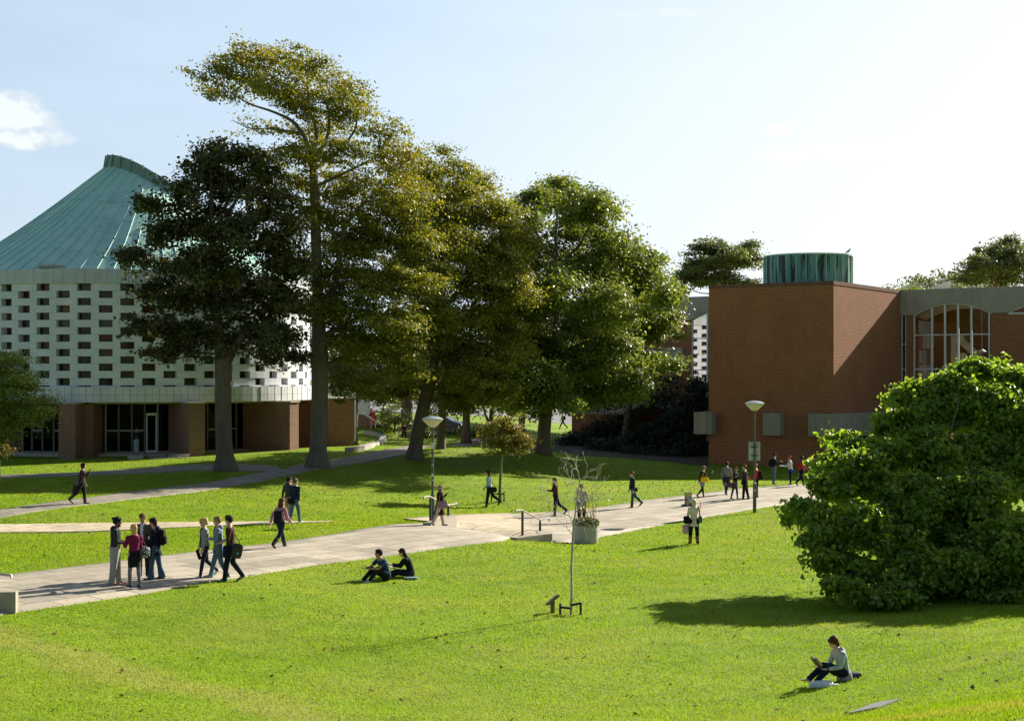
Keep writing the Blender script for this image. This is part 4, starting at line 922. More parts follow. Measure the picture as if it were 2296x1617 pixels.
trunk(t, [(507, 1055, 50), (502, 1000, 41), (500, 900, 40), (502, 820, 42), (490, 740, 30), (482, 650, 26), (478, 560, 22), (474, 450, 14), (472, 380, 8)], Y1,
      [[(502, 820, 30), (530, 770, 26), (560, 740, 20), (600, 720, 10), (640, 700, 6)], [(490, 760, 16), (430, 730, 10), (360, 720, 6)], [(482, 650, 14), (430, 600, 9), (350, 590, 5)], [(482, 640, 14), (530, 590, 10), (590, 540, 6)], [(478, 560, 12), (450, 510, 8), (400, 460, 5)], [(476, 520, 12), (530, 450, 8), (570, 400, 5)]],
      C, rg, M['bark_brown'], ntw=220)

# --- broad beech right of the tall one
Y3 = K*4.98/(1030-850)
t = tree('broad_beech_tree', (930, 1030), Y3, 'broad golden green beech with a leaning grey trunk right of the tallest tree')
bl = [(1130, 500, 36, 40), (1150, 540, 36, 50), (1000, 350, 30, 16, 0, .6), (955, 370, 36, 22, 0, .7), (1020, 385, 34, 22), (940, 410, 50, 28), (1000, 430, 70, 34), (1075, 430, 40, 36), (940, 480, 60, 36), (1020, 490, 80, 40), (1100, 490, 40, 44), (960, 550, 70, 42), (1050, 570, 85, 46), (1120, 560, 36, 46), (990, 640, 80, 44), (1080, 650, 85, 50),
      (1000, 720, 80, 46), (1100, 740, 70, 46), (950, 760, 50, 40), (1030, 800, 80, 40), (1110, 820, 60, 40), (960, 850, 70, 30), (1050, 870, 80, 34), (1010, 900, 50, 20, 0, .7), (1110, 880, 50, 26), (900, 880, 50, 26), (860, 890, 50, 20), (1000, 920, 60, 14), (1140, 600, 40, 60), (1150, 680, 50, 60), (1140, 780, 50, 60), (900, 620, 50, 60), (900, 760, 50, 60)]
C, own, B, rg = crown(t, bl, Y3, LM['beech_low'], dens=0.85, csz=1.05, nl=48, leaf=0.205, asp=0.6, flat=0.5, seed=41, sub=12, deep=1.7, spread=0.36, wind=(-0.7, 0.2, 0.3), inner=0.4, dj=3)
trunk(t, [(928, 1030, 36), (935, 980, 33), (948, 920, 32), (960, 870, 32), (975, 800, 26), (985, 700, 20), (990, 600, 14), (1000, 480, 8)], Y3,
      [[(960, 870, 16), (1000, 820, 12), (1060, 780, 7)], [(975, 800, 14), (940, 740, 9), (920, 700, 5)], [(985, 700, 12), (1040, 640, 8), (1080, 580, 5)], [(962, 880, 9), (985, 868, 8), (990, 880, 4)]], C, rg, M['bark_brown'], ntw=160)
t = tree('slender_beech_tree', (988, 1018), K*4.98/(1018-850), 'slim dark-trunked tree just right of the leaning beech')
Yb = K*4.98/(1018-850)
C, own, B, rg = crown(t, [(1000, 800, 60, 50), (1010, 740, 60, 50), (985, 860, 50, 30)], Yb+1, LM['dark'], dens=0.3, csz=1.2, nl=40, leaf=0.22, seed=42, inner=0.3, dj=1)
trunk(t, [(988, 1018, 24), (990, 960, 20), (992, 900, 19), (1000, 820, 14), (1010, 740, 8)], Yb, [], C, rg, M['bark_brown'], ntw=30)

# --- big sycamore
Y4 = 105.2
t = tree('sycamore_tree', (1218, 1015), Y4, 'great spreading sycamore with layered green and gold crown left of the brick tower')
bl = [(1275, 435, 60, 24), (1215, 470, 60, 30), (1290, 475, 80, 38), (1355, 480, 42, 36), (1180, 500, 42, 26, 0, .7), (1300, 530, 70, 36, 3, .7), (1220, 545, 50, 34, 4, .4), (1370, 560, 60, 42, 0, .9), (1420, 590, 70, 50), (1150, 560, 50, 40), (1160, 620, 70, 50), (1330, 620, 70, 44), (1450, 650, 56, 46), (1490, 680, 34, 40), (1240, 660, 80, 48),
      (1170, 700, 70, 50), (1350, 700, 80, 50), (1430, 740, 60, 44), (1490, 740, 30, 34), (1270, 750, 90, 50), (1180, 790, 80, 50), (1370, 800, 70, 50), (1290, 840, 80, 44), (1200, 860, 80, 40), (1140, 840, 60, 50), (1455, 820, 60, 22), (1500, 820, 34, 18), (1250, 900, 80, 26), (1340, 880, 50, 26), (1420, 870, 60, 30, 0, .7), (1160, 900, 50, 24), (1215, 935, 30, 14, 0, .5), (1150, 915, 50, 22), (1290, 905, 60, 22), (1380, 890, 60, 26), (1130, 640, 50, 60), (1125, 740, 50, 50), (1120, 880, 50, 40), (1290, 600, 60, 40), (1400, 660, 60, 50)]
C, own, B, rg = crown(t, bl, Y4, LM['sycamore'], dens=0.85, csz=1.15, nl=50, leaf=0.21, asp=0.85, flat=0.65, seed=51, sub=12, spread=0.34, deep=1.9, inner=0.55, dj=7)
trunk(t, [(1216, 1015, 36), (1220, 960, 32), (1228, 900, 28), (1235, 830, 24), (1245, 740, 20), (1255, 640, 18), (1250, 580, 16), (1245, 540, 10), (1250, 470, 6)], Y4,
      [[(1250, 590, 13), (1215, 545, 10), (1190, 500, 7), (1175, 480, 4)], [(1252, 600, 12), (1300, 550, 9), (1330, 490, 5)], [(1250, 650, 14), (1320, 620, 10), (1390, 590, 6)], [(1238, 800, 14), (1330, 760, 10), (1430, 740, 6)], [(1235, 820, 12), (1180, 770, 8), (1140, 720, 5)], [(1228, 900, 10), (1300, 860, 8), (1400, 830, 5), (1480, 820, 3)]], C, rg, M['bark_brown'], ntw=200)

# --- trees standing further back
def simple_tree(name, px, py, wpx, Y, blobs, mat, label, leaf=0.25, dens=0.4, csz=1.5, nl=45, seed=5, group=None, bark='bark_brown', lm=(), top=None, **kw):
    t = tree(name, (px, py), Y, label, group=group)
    C, own, B, rg = crown(t, blobs, Y, LM[mat], dens=dens, csz=csz, nl=nl, leaf=leaf, seed=seed, **kw)
    tp = top or (np.mean([b[0] for b in blobs]), min(b[1] for b in blobs))
    trunk(t, [(px, py, wpx), (px*0.7+tp[0]*0.3, py*0.6+tp[1]*0.4, wpx*0.85), (px*0.3+tp[0]*0.7, py*0.3+tp[1]*0.7, wpx*0.5), (tp[0], tp[1]+20, wpx*0.15)], Y, list(lm), C, rg, M[bark], ntw=60, minr=0.03)
simple_tree('old_beech_tree', 915, 975, 33, 143.0, [(880, 830, 70, 40), (960, 850, 80, 40), (900, 790, 80, 50), (840, 850, 50, 30)], 'beech_low', 'thick pale old trunk behind the park bench, crown lost in shade', seed=61, top=(905, 800), bark='bark')
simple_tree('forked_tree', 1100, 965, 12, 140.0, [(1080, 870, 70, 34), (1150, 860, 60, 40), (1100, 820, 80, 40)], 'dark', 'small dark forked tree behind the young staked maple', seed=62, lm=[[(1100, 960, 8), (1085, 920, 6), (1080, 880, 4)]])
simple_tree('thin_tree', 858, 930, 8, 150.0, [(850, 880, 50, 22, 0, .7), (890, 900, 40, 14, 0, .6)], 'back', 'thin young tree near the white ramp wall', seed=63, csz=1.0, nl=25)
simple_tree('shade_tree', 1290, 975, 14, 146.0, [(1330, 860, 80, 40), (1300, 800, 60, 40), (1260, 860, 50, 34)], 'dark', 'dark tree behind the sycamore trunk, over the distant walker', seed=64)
simple_tree('shade_tree', 790, 985, 22, 128.0, [(800, 860, 60, 34), (760, 880, 40, 30), (850, 850, 60, 34), (820, 800, 70, 50)], 'dark', 'dark tree added for shade over the freestanding garden wall', seed=161)  # added, like the shade trees below, to cast shade on the ground
simple_tree('shade_tree', 1045, 975, 20, 134.0, [(1040, 870, 60, 34), (1000, 890, 50, 24), (1090, 880, 60, 34), (1060, 820, 80, 50)], 'dark', 'dark tree added for shade behind the staked maple and lamp, over the parked car', seed=162)
simple_tree('shade_tree', 1170, 980, 18, 124.0, [(1170, 900, 60, 30), (1130, 880, 50, 30), (1200, 880, 60, 34), (1180, 820, 70, 50)], 'sycamore', 'leafy tree added for shade in the gap left of the sycamore trunk', seed=163)
simple_tree('shade_tree', 1400, 985, 18, 133.0, [(1400, 880, 70, 40), (1340, 900, 50, 30), (1450, 890, 60, 40), (1490, 870, 40, 40)], 'dark', 'dark tree added for shade before the arches, right of the sycamore trunk', seed=164)
simple_tree('roof_ridge_tree', 1600, 960, 20, 172.0, [(1640, 600, 64, 44), (1560, 630, 50, 28), (1600, 575, 50, 36), (1670, 580, 34, 34), (1530, 625, 30, 22), (1585, 560, 34, 22, 0, .8), (1640, 565, 50, 28, 0, .8), (1570, 600, 40, 26), (1620, 600, 60, 32), (1680, 600, 34, 38, 0, .9), (1540, 615, 36, 26), (1590, 640, 70, 26), (1670, 650, 44, 30), (1520, 650, 30, 20)], 'back', 'tall airy tree rising behind the flat roof left of the copper drum', seed=65, leaf=0.30, nl=36, csz=1.2, dens=0.5, sub=8, spread=0.36)
simple_tree('right_edge_tree', 2240, 900, 26, 150.0, [(2260, 560, 46, 22), (2220, 580, 50, 28), (2290, 585, 50, 40), (2190, 605, 44, 26), (2250, 620, 70, 30), (2170, 635, 40, 14)], 'back', 'dark tree above the wing roof at the right edge', seed=66, leaf=0.28, csz=1.3, dens=0.9, sub=8, spread=0.36)
simple_tree('low_far_tree', 2060, 900, 20, 230.0, [(2040, 650, 34, 8), (2062, 654, 24, 6)], 'sycamore', 'golden treetop just above the wing roof right of the tower', seed=67, leaf=0.3, csz=1.8)
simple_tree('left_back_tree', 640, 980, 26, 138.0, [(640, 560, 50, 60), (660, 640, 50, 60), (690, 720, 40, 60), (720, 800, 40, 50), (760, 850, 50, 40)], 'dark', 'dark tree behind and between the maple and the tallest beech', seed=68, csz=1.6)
# --- tree at the left edge, and its orange neighbour
Yl = 74.0
t = tree('left_edge_tree', (-30, 1100), Yl, 'low spreading bright green tree entering at the left edge')
C, own, B, rg = crown(t, [(10, 800, 34, 16), (20, 825, 50, 28), (-30, 840, 70, 50), (55, 860, 40, 26), (20, 880, 70, 36), (85, 905, 38, 18), (30, 930, 60, 30), (-20, 930, 70, 50), (70, 925, 40, 20), (0, 970, 50, 20)], Yl, LM['sycamore'], dens=0.6, csz=0.7, nl=48, leaf=0.13, asp=0.6, flat=0.35, seed=71, inner=0.3, dj=1.2)
trunk(t, [(-40, 1100, 20), (-35, 1000, 16), (-20, 900, 10), (0, 820, 4)], Yl, [], C, rg, M['bark_brown'], ntw=50)
t = tree('orange_shrub', (5, 1040), 80, 'orange leaved shrub cut by the left edge below the green tree', 'shrub')
C, own, B, rg = crown(t, [(2, 975, 14, 20), (-6, 1000, 20, 30), (8, 1000, 8, 12)], 80, LM['orange'], dens=0.5, csz=0.5, nl=26, leaf=0.12, seed=72, dj=0.4)
trunk(t, [(-2, 1040, 5), (-2, 1000, 4), (0, 970, 2)], 80, [], C, rg, M['bark_brown'], ntw=14)

# --- young staked maple
gy = G(1120, 1125); Y6 = gy.y
t = empty('young_maple', (gy.x, gy.y, gy.z), 0, 'young staked maple with an orange-tinged crown beside the man in the blue shirt', 'tree')
C, own, B, rg = crown(t, [(1132, 945, 22, 14), (1115, 960, 34, 16), (1150, 965, 30, 16), (1095, 978, 22, 14), (1140, 985, 44, 18), (1175, 990, 20, 18), (1120, 1005, 36, 14), (1165, 1012, 24, 10), (1100, 950, 14, 8)], Y6, LM['orange'], dens=0.40, csz=0.42, nl=24, leaf=0.12, asp=0.85, seed=81, inner=0.2, dj=0.6)
trunk(t, [(1121, 1127, 9), (1121, 1090, 7), (1124, 1030, 6), (1130, 980, 4), (1134, 945, 2)], Y6, [], C, rg, M['bark_green'], ntw=70, minr=0.012, flare=1.3, twig=0.03)
def stake_frame(root, sts, bars, Y, wpx):
    o = root.location
    for px, py0, py1 in sts:
        mb = MB(); a = W(px, py1, Y); a.z = tz(a.x, a.y)-0.1; b = W(px, py0, Y); mb.box(a.x-o.x-wpx*pxw(Y)/2, a.x-o.x+wpx*pxw(Y)/2, a.y-o.y-0.03, a.y-o.y+0.03, a.z-o.z, b.z-o.z); mb.build('stake', M['stake'], root)
    for (x0, y0), (x1, y1) in bars:
        mb = MB(); a = W(x0, y0, Y)-o; b = W(x1, y1, Y)-o; mb.tube([a, b], 0.035, 6); mb.build('tie', M['metal_dark'], root)
M['stake'] = plain('dark_stake', (0.05, 0.04, 0.03), 0.8, 0.3, 12)
stake_frame(t, [(1100+2, 1103, 1128), (1130, 1103, 1128)], [((1102, 1107), (1131, 1108))], Y6, 3)

# --- bare birch sapling
gs = G(1280, 1378); Ys = gs.y
t = empty('birch_sapling', (gs.x, gs.y, gs.z), 0, 'bare white-stemmed birch sapling held by two short stakes on the near lawn', 'tree')
rg = np.random.default_rng(5); mb = MB(); o = gs
main = [(1280, 1378, 6), (1282, 1320, 5.6), (1281, 1280, 5.4), (1284, 1210, 5), (1286, 1180, 4.6), (1290, 1150, 4.2), (1293, 1120, 3.4), (1300, 1080, 2.6), (1296, 1060, 2), (1289, 1040, 1.4), (1286, 1028, 0.8)]
def pl(ps, Y, n=6): mb.tube([W(a, b, Y)-o for a, b, c in ps], [c*pxw(Y)/2*0.95 for a, b, c in ps], n)
pl(main, Ys, 9)
random.seed(12)
def twig(x, y, ang, ln, w_, dep, Y):
    ps = [(x, y, w_)]; a = ang; dy = random.uniform(-0.5, 0.5)
    for i in range(4):
        a += random.uniform(-0.25, 0.2); x += math.cos(a)*ln/4; y -= math.sin(a)*ln/4; ps.append((x, y, w_*(1-0.22*(i+1))))
        if dep > 0 and random.random() < 0.75: twig(x, y, a+random.choice((-1, 1))*random.uniform(0.4, 0.9), ln*random.uniform(0.35, 0.6), w_*0.6, dep-1, Y)
    P = [W(q[0], q[1], Y)-o+Vector((0, dy*i*0.25, 0)) for i, q in enumerate(ps)]; mb.tube(P, [max(0.0035, q[2]*pxw(Y)/2) for q in ps], 4, caps=False); tips.append(P[-1])
tips = []
for x, y, a, ln in ((1285, 1200, 2.2, 85), (1286, 1185, 2.0, 110), (1284, 1235, 0.9, 75), (1290, 1150, 1.15, 90), (1288, 1165, 2.4, 70), (1293, 1120, 1.0, 80), (1296, 1100, 1.95, 60), (1299, 1080, 0.8, 45), (1290, 1150, 0.7, 60), (1286, 1190, 1.0, 95), (1292, 1130, 2.3, 60), (1298, 1060, 1.9, 35), (1287, 1175, 0.5, 55)):
    twig(x, y, a, ln, 1.9, 2, Ys)
mb.build('trunk', M['bark_pale'], t, smooth=True)
pc_ = np.array([list(tips[i]) for i in rng.choice(len(tips), min(60, len(tips)), replace=False)]); v, f = leaves_mesh(pc_, np.zeros_like(pc_), 0.06, 0.6, 1.0, rg); npmesh('leaf', v, f, LM['orange'], False, t); bpy.data.objects['leaf']['kind'] = 'stuff'
stake_frame(t, [(1256, 1352, 1379), (1302, 1350, 1380)], [((1256, 1361), (1283, 1364)), ((1278, 1357), (1302, 1352))], Ys, 5)

# --- big broad-leaved shrub on the right
Y8 = 48.0
t = tree('broad_leaved_shrub', (2080, 1380), Y8, 'huge broad-leaved green shrub filling the right side of the lawn', 'shrub')
bl = [(2170, 845, 42, 26), (2230, 850, 60, 28), (2130, 870, 40, 26), (2280, 870, 50, 40), (2080, 880, 50, 30), (2030, 905, 40, 28), (2200, 910, 80, 46), (2110, 940, 80, 46), (2020, 960, 50, 44), (2290, 950, 70, 60), (1900, 1010, 36, 24), (1870, 1045, 40, 30), (1925, 1060, 50, 40), (1990, 1030, 50, 40), (2080, 1030, 90, 56), (2200, 1030, 90, 60), (1850, 1100, 44, 36), (1930, 1130, 80, 50),
      (1800, 1150, 34, 28), (1775, 1165, 24, 14), (1845, 1170, 44, 34), (2040, 1130, 90, 60), (2160, 1130, 100, 64), (2280, 1090, 80, 80), (1840, 1220, 40, 30), (1900, 1220, 70, 50), (2010, 1230, 90, 56), (2130, 1240, 100, 60), (2260, 1220, 90, 70), (1850, 1270, 36, 26), (1930, 1290, 66, 34), (2040, 1310, 80, 34), (2150, 1320, 80, 32), (2260, 1320, 80, 44), (2360, 1000, 80, 120), (2370, 1230, 80, 110), (2480, 980, 110, 150), (2470, 1230, 100, 110), (1990, 1345, 80, 22), (2090, 1352, 80, 24), (2190, 1356, 80, 26), (2280, 1360, 60, 30), (1880, 1325, 50, 24), (1880, 985, 26, 14), (2200, 835, 40, 18), (2040, 1180, 110, 60), (2190, 1180, 110, 60), (1930, 1190, 70, 50), (2100, 1280, 110, 40), (1960, 1060, 50, 50)]
bl = [b+(3.0-8.5*min(1, max(0, (b[1]-850)/480))+random.uniform(-1.3, 1.3),) for b in bl]
C, own, B, rg = crown(t, bl, Y8, LM['shrub'], dens=0.95, csz=0.42, nl=19, leaf=0.15, asp=0.8, flat=0.7, seed=91, sub=12, spread=0.36, fold=True, droop=1.6, inner=0.6, dj=1.6, up=0.45)
for i, (bx, tx, ty) in enumerate(((2060, 1900, 1150), (2090, 2020, 950), (2120, 2180, 900), (2150, 2280, 1000), (2040, 1950, 1250))):
    pass
trunk(t, [(2080, 1382, 16), (2085, 1330, 14), (2090, 1200, 10), (2110, 1050, 6), (2150, 900, 3)], Y8, [[(2084, 1360, 10), (2020, 1290, 8), (1930, 1180, 5), (1890, 1060, 2)], [(2086, 1360, 10), (2170, 1280, 8), (2230, 1150, 5), (2260, 950, 2)], [(2084, 1350, 9), (2040, 1200, 6), (2030, 1000, 3)], [(2080, 1350, 7), (1990, 1300, 5), (1880, 1240, 3)]], C, rg, M['bark'], ntw=260, minr=0.008, twig=0.03)

# --- evergreen shrubs in the shade of the wing
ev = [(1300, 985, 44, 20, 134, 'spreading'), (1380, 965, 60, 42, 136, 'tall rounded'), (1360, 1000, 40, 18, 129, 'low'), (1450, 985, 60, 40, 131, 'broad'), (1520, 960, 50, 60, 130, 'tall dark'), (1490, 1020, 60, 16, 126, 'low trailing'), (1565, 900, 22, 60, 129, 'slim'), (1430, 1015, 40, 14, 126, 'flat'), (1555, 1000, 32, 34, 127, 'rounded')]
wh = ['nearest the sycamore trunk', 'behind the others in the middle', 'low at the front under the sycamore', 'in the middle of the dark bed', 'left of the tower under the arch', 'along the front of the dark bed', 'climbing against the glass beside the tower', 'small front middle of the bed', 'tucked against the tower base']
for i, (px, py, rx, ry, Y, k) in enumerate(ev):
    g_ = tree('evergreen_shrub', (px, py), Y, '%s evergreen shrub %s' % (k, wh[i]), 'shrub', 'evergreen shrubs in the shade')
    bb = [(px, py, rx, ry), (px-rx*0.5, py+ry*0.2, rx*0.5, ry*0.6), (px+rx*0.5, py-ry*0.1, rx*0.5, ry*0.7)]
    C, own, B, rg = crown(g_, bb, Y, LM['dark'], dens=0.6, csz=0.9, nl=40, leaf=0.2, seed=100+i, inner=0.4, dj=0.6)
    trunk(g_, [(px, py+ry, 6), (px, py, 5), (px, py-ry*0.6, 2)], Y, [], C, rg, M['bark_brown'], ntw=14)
for i, (px, py, rx, ry, k) in enumerate(((858, 962, 22, 12, 'leafy green bush left of the park bench'), (1080, 968, 60, 9, 'long low hedge of clipped bushes beyond the path'), (885, 935, 34, 22, 'dull bush behind the park bench'), (960, 972, 30, 8, 'small bush in front of the parked car'))):
    Yg = min(140, G(px, py+ry).y); g_ = tree('bush', (px, py), Yg, k, 'bush', 'bushes along the far path')
    C, own, B, rg = crown(g_, [(px, py, rx, ry)], Yg, LM['ivy' if i == 0 else 'back'] if i else LM['shrub'], dens=0.6, csz=0.8, nl=36, leaf=0.18, seed=130+i, inner=0.3, dj=0.2)
    trunk(g_, [(px, py+ry, 4), (px, py, 3), (px, py-ry*0.5, 1)], Yg, [], C, rg, M['bark_brown'], ntw=10)

# bare soil and leaf litter under the shrubs
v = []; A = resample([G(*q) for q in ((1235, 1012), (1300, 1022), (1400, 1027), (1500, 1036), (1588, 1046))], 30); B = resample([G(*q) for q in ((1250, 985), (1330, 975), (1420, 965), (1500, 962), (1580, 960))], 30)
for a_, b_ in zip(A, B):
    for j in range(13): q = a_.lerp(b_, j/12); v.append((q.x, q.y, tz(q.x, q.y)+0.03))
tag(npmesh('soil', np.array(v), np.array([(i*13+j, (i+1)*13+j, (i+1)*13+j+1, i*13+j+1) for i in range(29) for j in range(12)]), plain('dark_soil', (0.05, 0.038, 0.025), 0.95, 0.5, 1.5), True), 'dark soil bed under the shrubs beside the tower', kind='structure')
# --- distant wooded hill
xs_ = np.linspace(-200, 700, 140); ys_ = np.linspace(500, 1150, 60); XX, YY = np.meshgrid(xs_, ys_)
def hillz(x, y): return -6+66*np.exp(-((x-245)/85)**2)*np.exp(-((y-900)/210)**2)+6*np.exp(-((x-330)/120)**2)
ZZ = hillz(XX, YY); ZZ[0, :] = -20; ZZ[:, 0] = -20; ZZ[:, -1] = -20
v = np.stack([XX.ravel(), YY.ravel(), ZZ.ravel()], 1); nx = len(xs_); i0 = (np.arange(len(ys_)-1)[:, None]*nx+np.arange(nx-1)[None]).ravel()
tag(npmesh('hill', v, np.stack([i0, i0+1, i0+1+nx, i0+nx], 1), plain('hill_green', (0.06, 0.075, 0.035), 0.9, 0.4, 0.1), True), 'distant hill beyond the roofs', kind='structure')
rg = np.random.default_rng(77); n = 260; cx_ = rg.uniform(150, 360, n); cy_ = rg.uniform(780, 1000, n); cz_ = hillz(cx_, cy_)+rg.uniform(-1, 2.2, n)
k = 90; idx = np.repeat(np.arange(n), k); d = rg.normal(0, 1, (n*k, 3)); d /= np.linalg.norm(d, axis=1, keepdims=True); rr = rg.uniform(2.6, 5.5, n)
P = np.stack([cx_, cy_, cz_], 1)[idx]+d*rr[idx, None]*np.array([1, 1, 0.8]); v, f = leaves_mesh(P, d, 1.3, 0.8, 0.2, rg)
tag(npmesh('woodland', v, f, LM['back']), 'wooded crest of the distant hill', 'woodland', kind='stuff')

# --- grass blades on the near lawn, fallen leaves, weeds
from math import hypot
def inpoly(x, y, poly):
    c = np.zeros(len(x), bool); n = len(poly); j = n-1
    for i in range(n):
        xi, yi = poly[i]; xj, yj = poly[j]
        if yi != yj:
            c ^= ((yi > y) != (yj > y)) & (x < (xj-xi)*(y-yi)/(yj-yi)+xi)
        j = i
    return c
def scatter(n, y0, y1, rg, margin=1.12, powr=1.0):
    y = y0+(y1-y0)*rg.uniform(0, 1, n)**powr; x = y*rg.uniform(-1, 1, n)*CX/K*margin
    ok = np.ones(n, bool)
    jx = x+rg.normal(0, 0.07, n); jy = y+rg.normal(0, 0.07, n)
    for pg in PATHS: ok &= ~inpoly(jx, jy, pg)
    ok &= (x-BC.x)**2+(y-BC.y)**2 > 15.2**2
    return x[ok], y[ok]
rg = np.random.default_rng(200); x, y = scatter(640000, 17, 84, rg, powr=1.2); kp = rg.uniform(0, 1, len(x)) < np.clip((84-y)/34, 0, 1); x, y = x[kp], y[kp]; z = terr(x, y); n = len(x)
big = np.sin(x*0.9+1.3*np.sin(y*0.4))*np.sin(y*0.7+x*0.3); h = 0.038+0.016*rg.uniform(-1, 1, n)+0.006*big
a = rg.uniform(0, 2*np.pi, n); wd = 0.007+0.0003*np.maximum(0, y-25); lx = rg.normal(0, 0.022, n); ly = rg.normal(0, 0.022, n)
v = np.stack([np.stack([x-np.cos(a)*wd, y-np.sin(a)*wd, z], 1), np.stack([x+np.cos(a)*wd, y+np.sin(a)*wd, z], 1), np.stack([x+lx, y+ly, z+h], 1)], 1).reshape(-1, 3)
M['blade'] = leaf_mat('grass_blade', [(0.15, (0.143, 0.237, 0.009)), (0.5, (0.198, 0.299, 0.012)), (0.75, (0.259, 0.330, 0.022)), (0.95, (0.330, 0.330, 0.066))], 0.45, 0.22, 0.7, 1.5, 0.04)
n_ = M['blade'].node_tree.nodes; l_ = M['blade'].node_tree.links; p_ = n_['Principled BSDF']; src_ = p_.inputs['Base Color'].links[0].from_socket
dry_ = noise(n_, l_, 0.22, 7, 0.62); mid_ = noise(n_, l_, 0.9, 6, 0.65); c_ = mixc(n_, l_, ramp(n_, l_, mid_, [(0.42, (0, 0, 0)), (0.70, (0.55, 0.55, 0.55))]), src_, (0.085, 0.165, 0.008))
c_ = track(n_, l_, c_)
c_ = mixc(n_, l_, ramp(n_, l_, dry_, [(0.46, (0, 0, 0)), (0.66, (0.55, 0.55, 0.55))]), c_, (0.25, 0.28, 0.042))
for lk in list(src_.links): 
    if lk.to_node.type in ('BSDF_PRINCIPLED',) or (lk.to_node.type == 'MIX' and lk.to_socket.name == 'A' and lk.to_node.blend_type == 'MULTIPLY'): l_.new(c_, lk.to_socket)
tag(npmesh('grass', v, np.arange(3*n).reshape(n, 3), M['blade']), 'short mown grass of the near lawn', 'grass', kind='stuff')
rg = np.random.default_rng(202); x, y = scatter(330000, 46, 125, rg, powr=1.4); kp = rg.uniform(0, 1, len(x)) < np.clip((y-46)/30, 0, 1)*np.clip((125-y)/25, 0, 1); x, y = x[kp], y[kp]; z = terr(x, y); n = len(x); h = 0.05+0.02*rg.uniform(-1, 1, n); a = rg.uniform(0, 2*np.pi, n); wd = 0.02; lx = rg.normal(0, 0.03, n); ly = rg.normal(0, 0.03, n)
v2 = np.stack([np.stack([x-np.cos(a)*wd, y-np.sin(a)*wd, z], 1), np.stack([x+np.cos(a)*wd, y+np.sin(a)*wd, z], 1), np.stack([x+lx, y+ly, z+h], 1)], 1).reshape(-1, 3)
tag(npmesh('grass', v2, np.arange(3*n).reshape(n, 3), M['blade']), 'short grass of the far lawn under the trees', 'grass', kind='stuff')
rg = np.random.default_rng(201)
x1, y1 = scatter(500, 24, 70, rg); x2, y2 = scatter(9000, 72, 125, rg); x = np.concatenate([x1, x2]); y = np.concatenate([y1, y2])
keep = np.ones(len(x), bool); px_ = CX+x/y*K; keep[len(x1):] = (px_[len(x1):] > 480) & (px_[len(x1):] < 1560) | (rg.uniform(0, 1, len(x2)) < 0.25); x = x[keep]; y = y[keep]
P = np.stack([x, y, terr(x, y)+0.035], 1); v, f = leaves_mesh(P, np.tile([0, 0, 2.0], (len(x), 1)), 0.11, 0.7, 0, rg)
tag(npmesh('fallen_leaves', v, f, leaf_mat('fallen_leaf', [(0.2, (0.05, 0.03, 0.015)), (0.5, (0.15, 0.10, 0.04)), (0.8, (0.24, 0.18, 0.08))], 0.1, 0.5, 0.9, 1.6, 0.02)), 'dry leaves scattered over the grass', 'leaves', kind='stuff')

print('LEAVES total', sum(LC), LC)
# ------------------------------------------------------------------ lamp posts, planter, signs, bench, car
def lampost(px, py, htop, label, sign=False, stickers=(), hw=26):
    g = G(px, py); Y = g.y; k = pxw(Y); H = (py-htop)*k; root = empty('lamp_post', g, 0, label, 'lamp post', 'lamp posts')
    mb = MB(); mb.tube([(0, 0, -0.2), (0, 0, H*0.27)], 0.085, 14); mb.tube([(0, 0, H*0.27), (0, 0, H*0.275), (0, 0, H-0.42)], [0.085, 0.055, 0.048], 12); mb.lathe((0, 0, 0), [(0.09, H-0.45), (0.10, H-0.38)], 14)
    mb.build('post', M['post_green'], root, smooth=False)
    mb = MB(); mb.lathe((0, 0, H), [(0.12, -0.37), (hw*k*0.93, -0.10), (hw*k*1.0, -0.04)], 28); l_ = mb.build('lantern', M['lantern'], root, smooth=True)
    mb = MB(); mb.lathe((0, 0, H), [(hw*k*1.03, -0.045), (hw*k*1.03, -0.015), (hw*k*0.6, 0.06), (0.02, 0.09)], 28); mb.build('lid', M['lid'], l_)
    for z, s_ in stickers:
        mb = MB(); mb.box(-0.04, 0.04, -0.094, -0.089, z, z+s_); mb.build('sticker', M['paper'], root)
    if sign:
        mb = MB(); mb.box(-0.27, 0.27, 0.07, 0.09, 2.42, 3.3); s = mb.build('notice_board', M['sign_back'], root)
        for z in (2.65, 3.05):
            mb = MB(); mb.box(-0.2, 0.2, 0.055, 0.069, z, z+0.03); mb.tube([(0, 0, z-0.02), (0, 0, z+0.05)], 0.075, 10); mb.build('bracket', M['metal_dark'], s)
    return root
M['post_green'] = plain('post_paint', (0.085, 0.095, 0.07), 0.45, 0.15, 3); M['paper'] = plain('sticker_paper', (0.62, 0.63, 0.62), 0.7, 0.1)
M['sign_back'] = plain('sign_back', (0.44, 0.44, 0.43), 0.5, 0.3, 5); M['lid'] = plain('lamp_lid', (0.40, 0.43, 0.43), 0.35, 0.1)
m, n, l, p = newmat('lantern_acrylic'); p.inputs['Base Color'].default_value = (0.78, 0.74, 0.56, 1); p.inputs['Roughness'].default_value = 0.35
o_ = n['Material Output']; tr = n.new('ShaderNodeBsdfTranslucent'); tr.inputs[0].default_value = (0.85, 0.80, 0.58, 1); mx = n.new('ShaderNodeMixShader'); mx.inputs[0].default_value = 0.55
l.new(p.outputs[0], mx.inputs[1]); l.new(tr.outputs[0], mx.inputs[2]); l.new(mx.outputs[0], o_.inputs[0]); M['lantern'] = m
lampost(970, 1172, 938, 'tall lamp post by the far handrail with stickers on its pole', stickers=((1.9, 0.12), (2.35, 0.05), (3.05, 0.25), (1.72, 0.05)), hw=23)
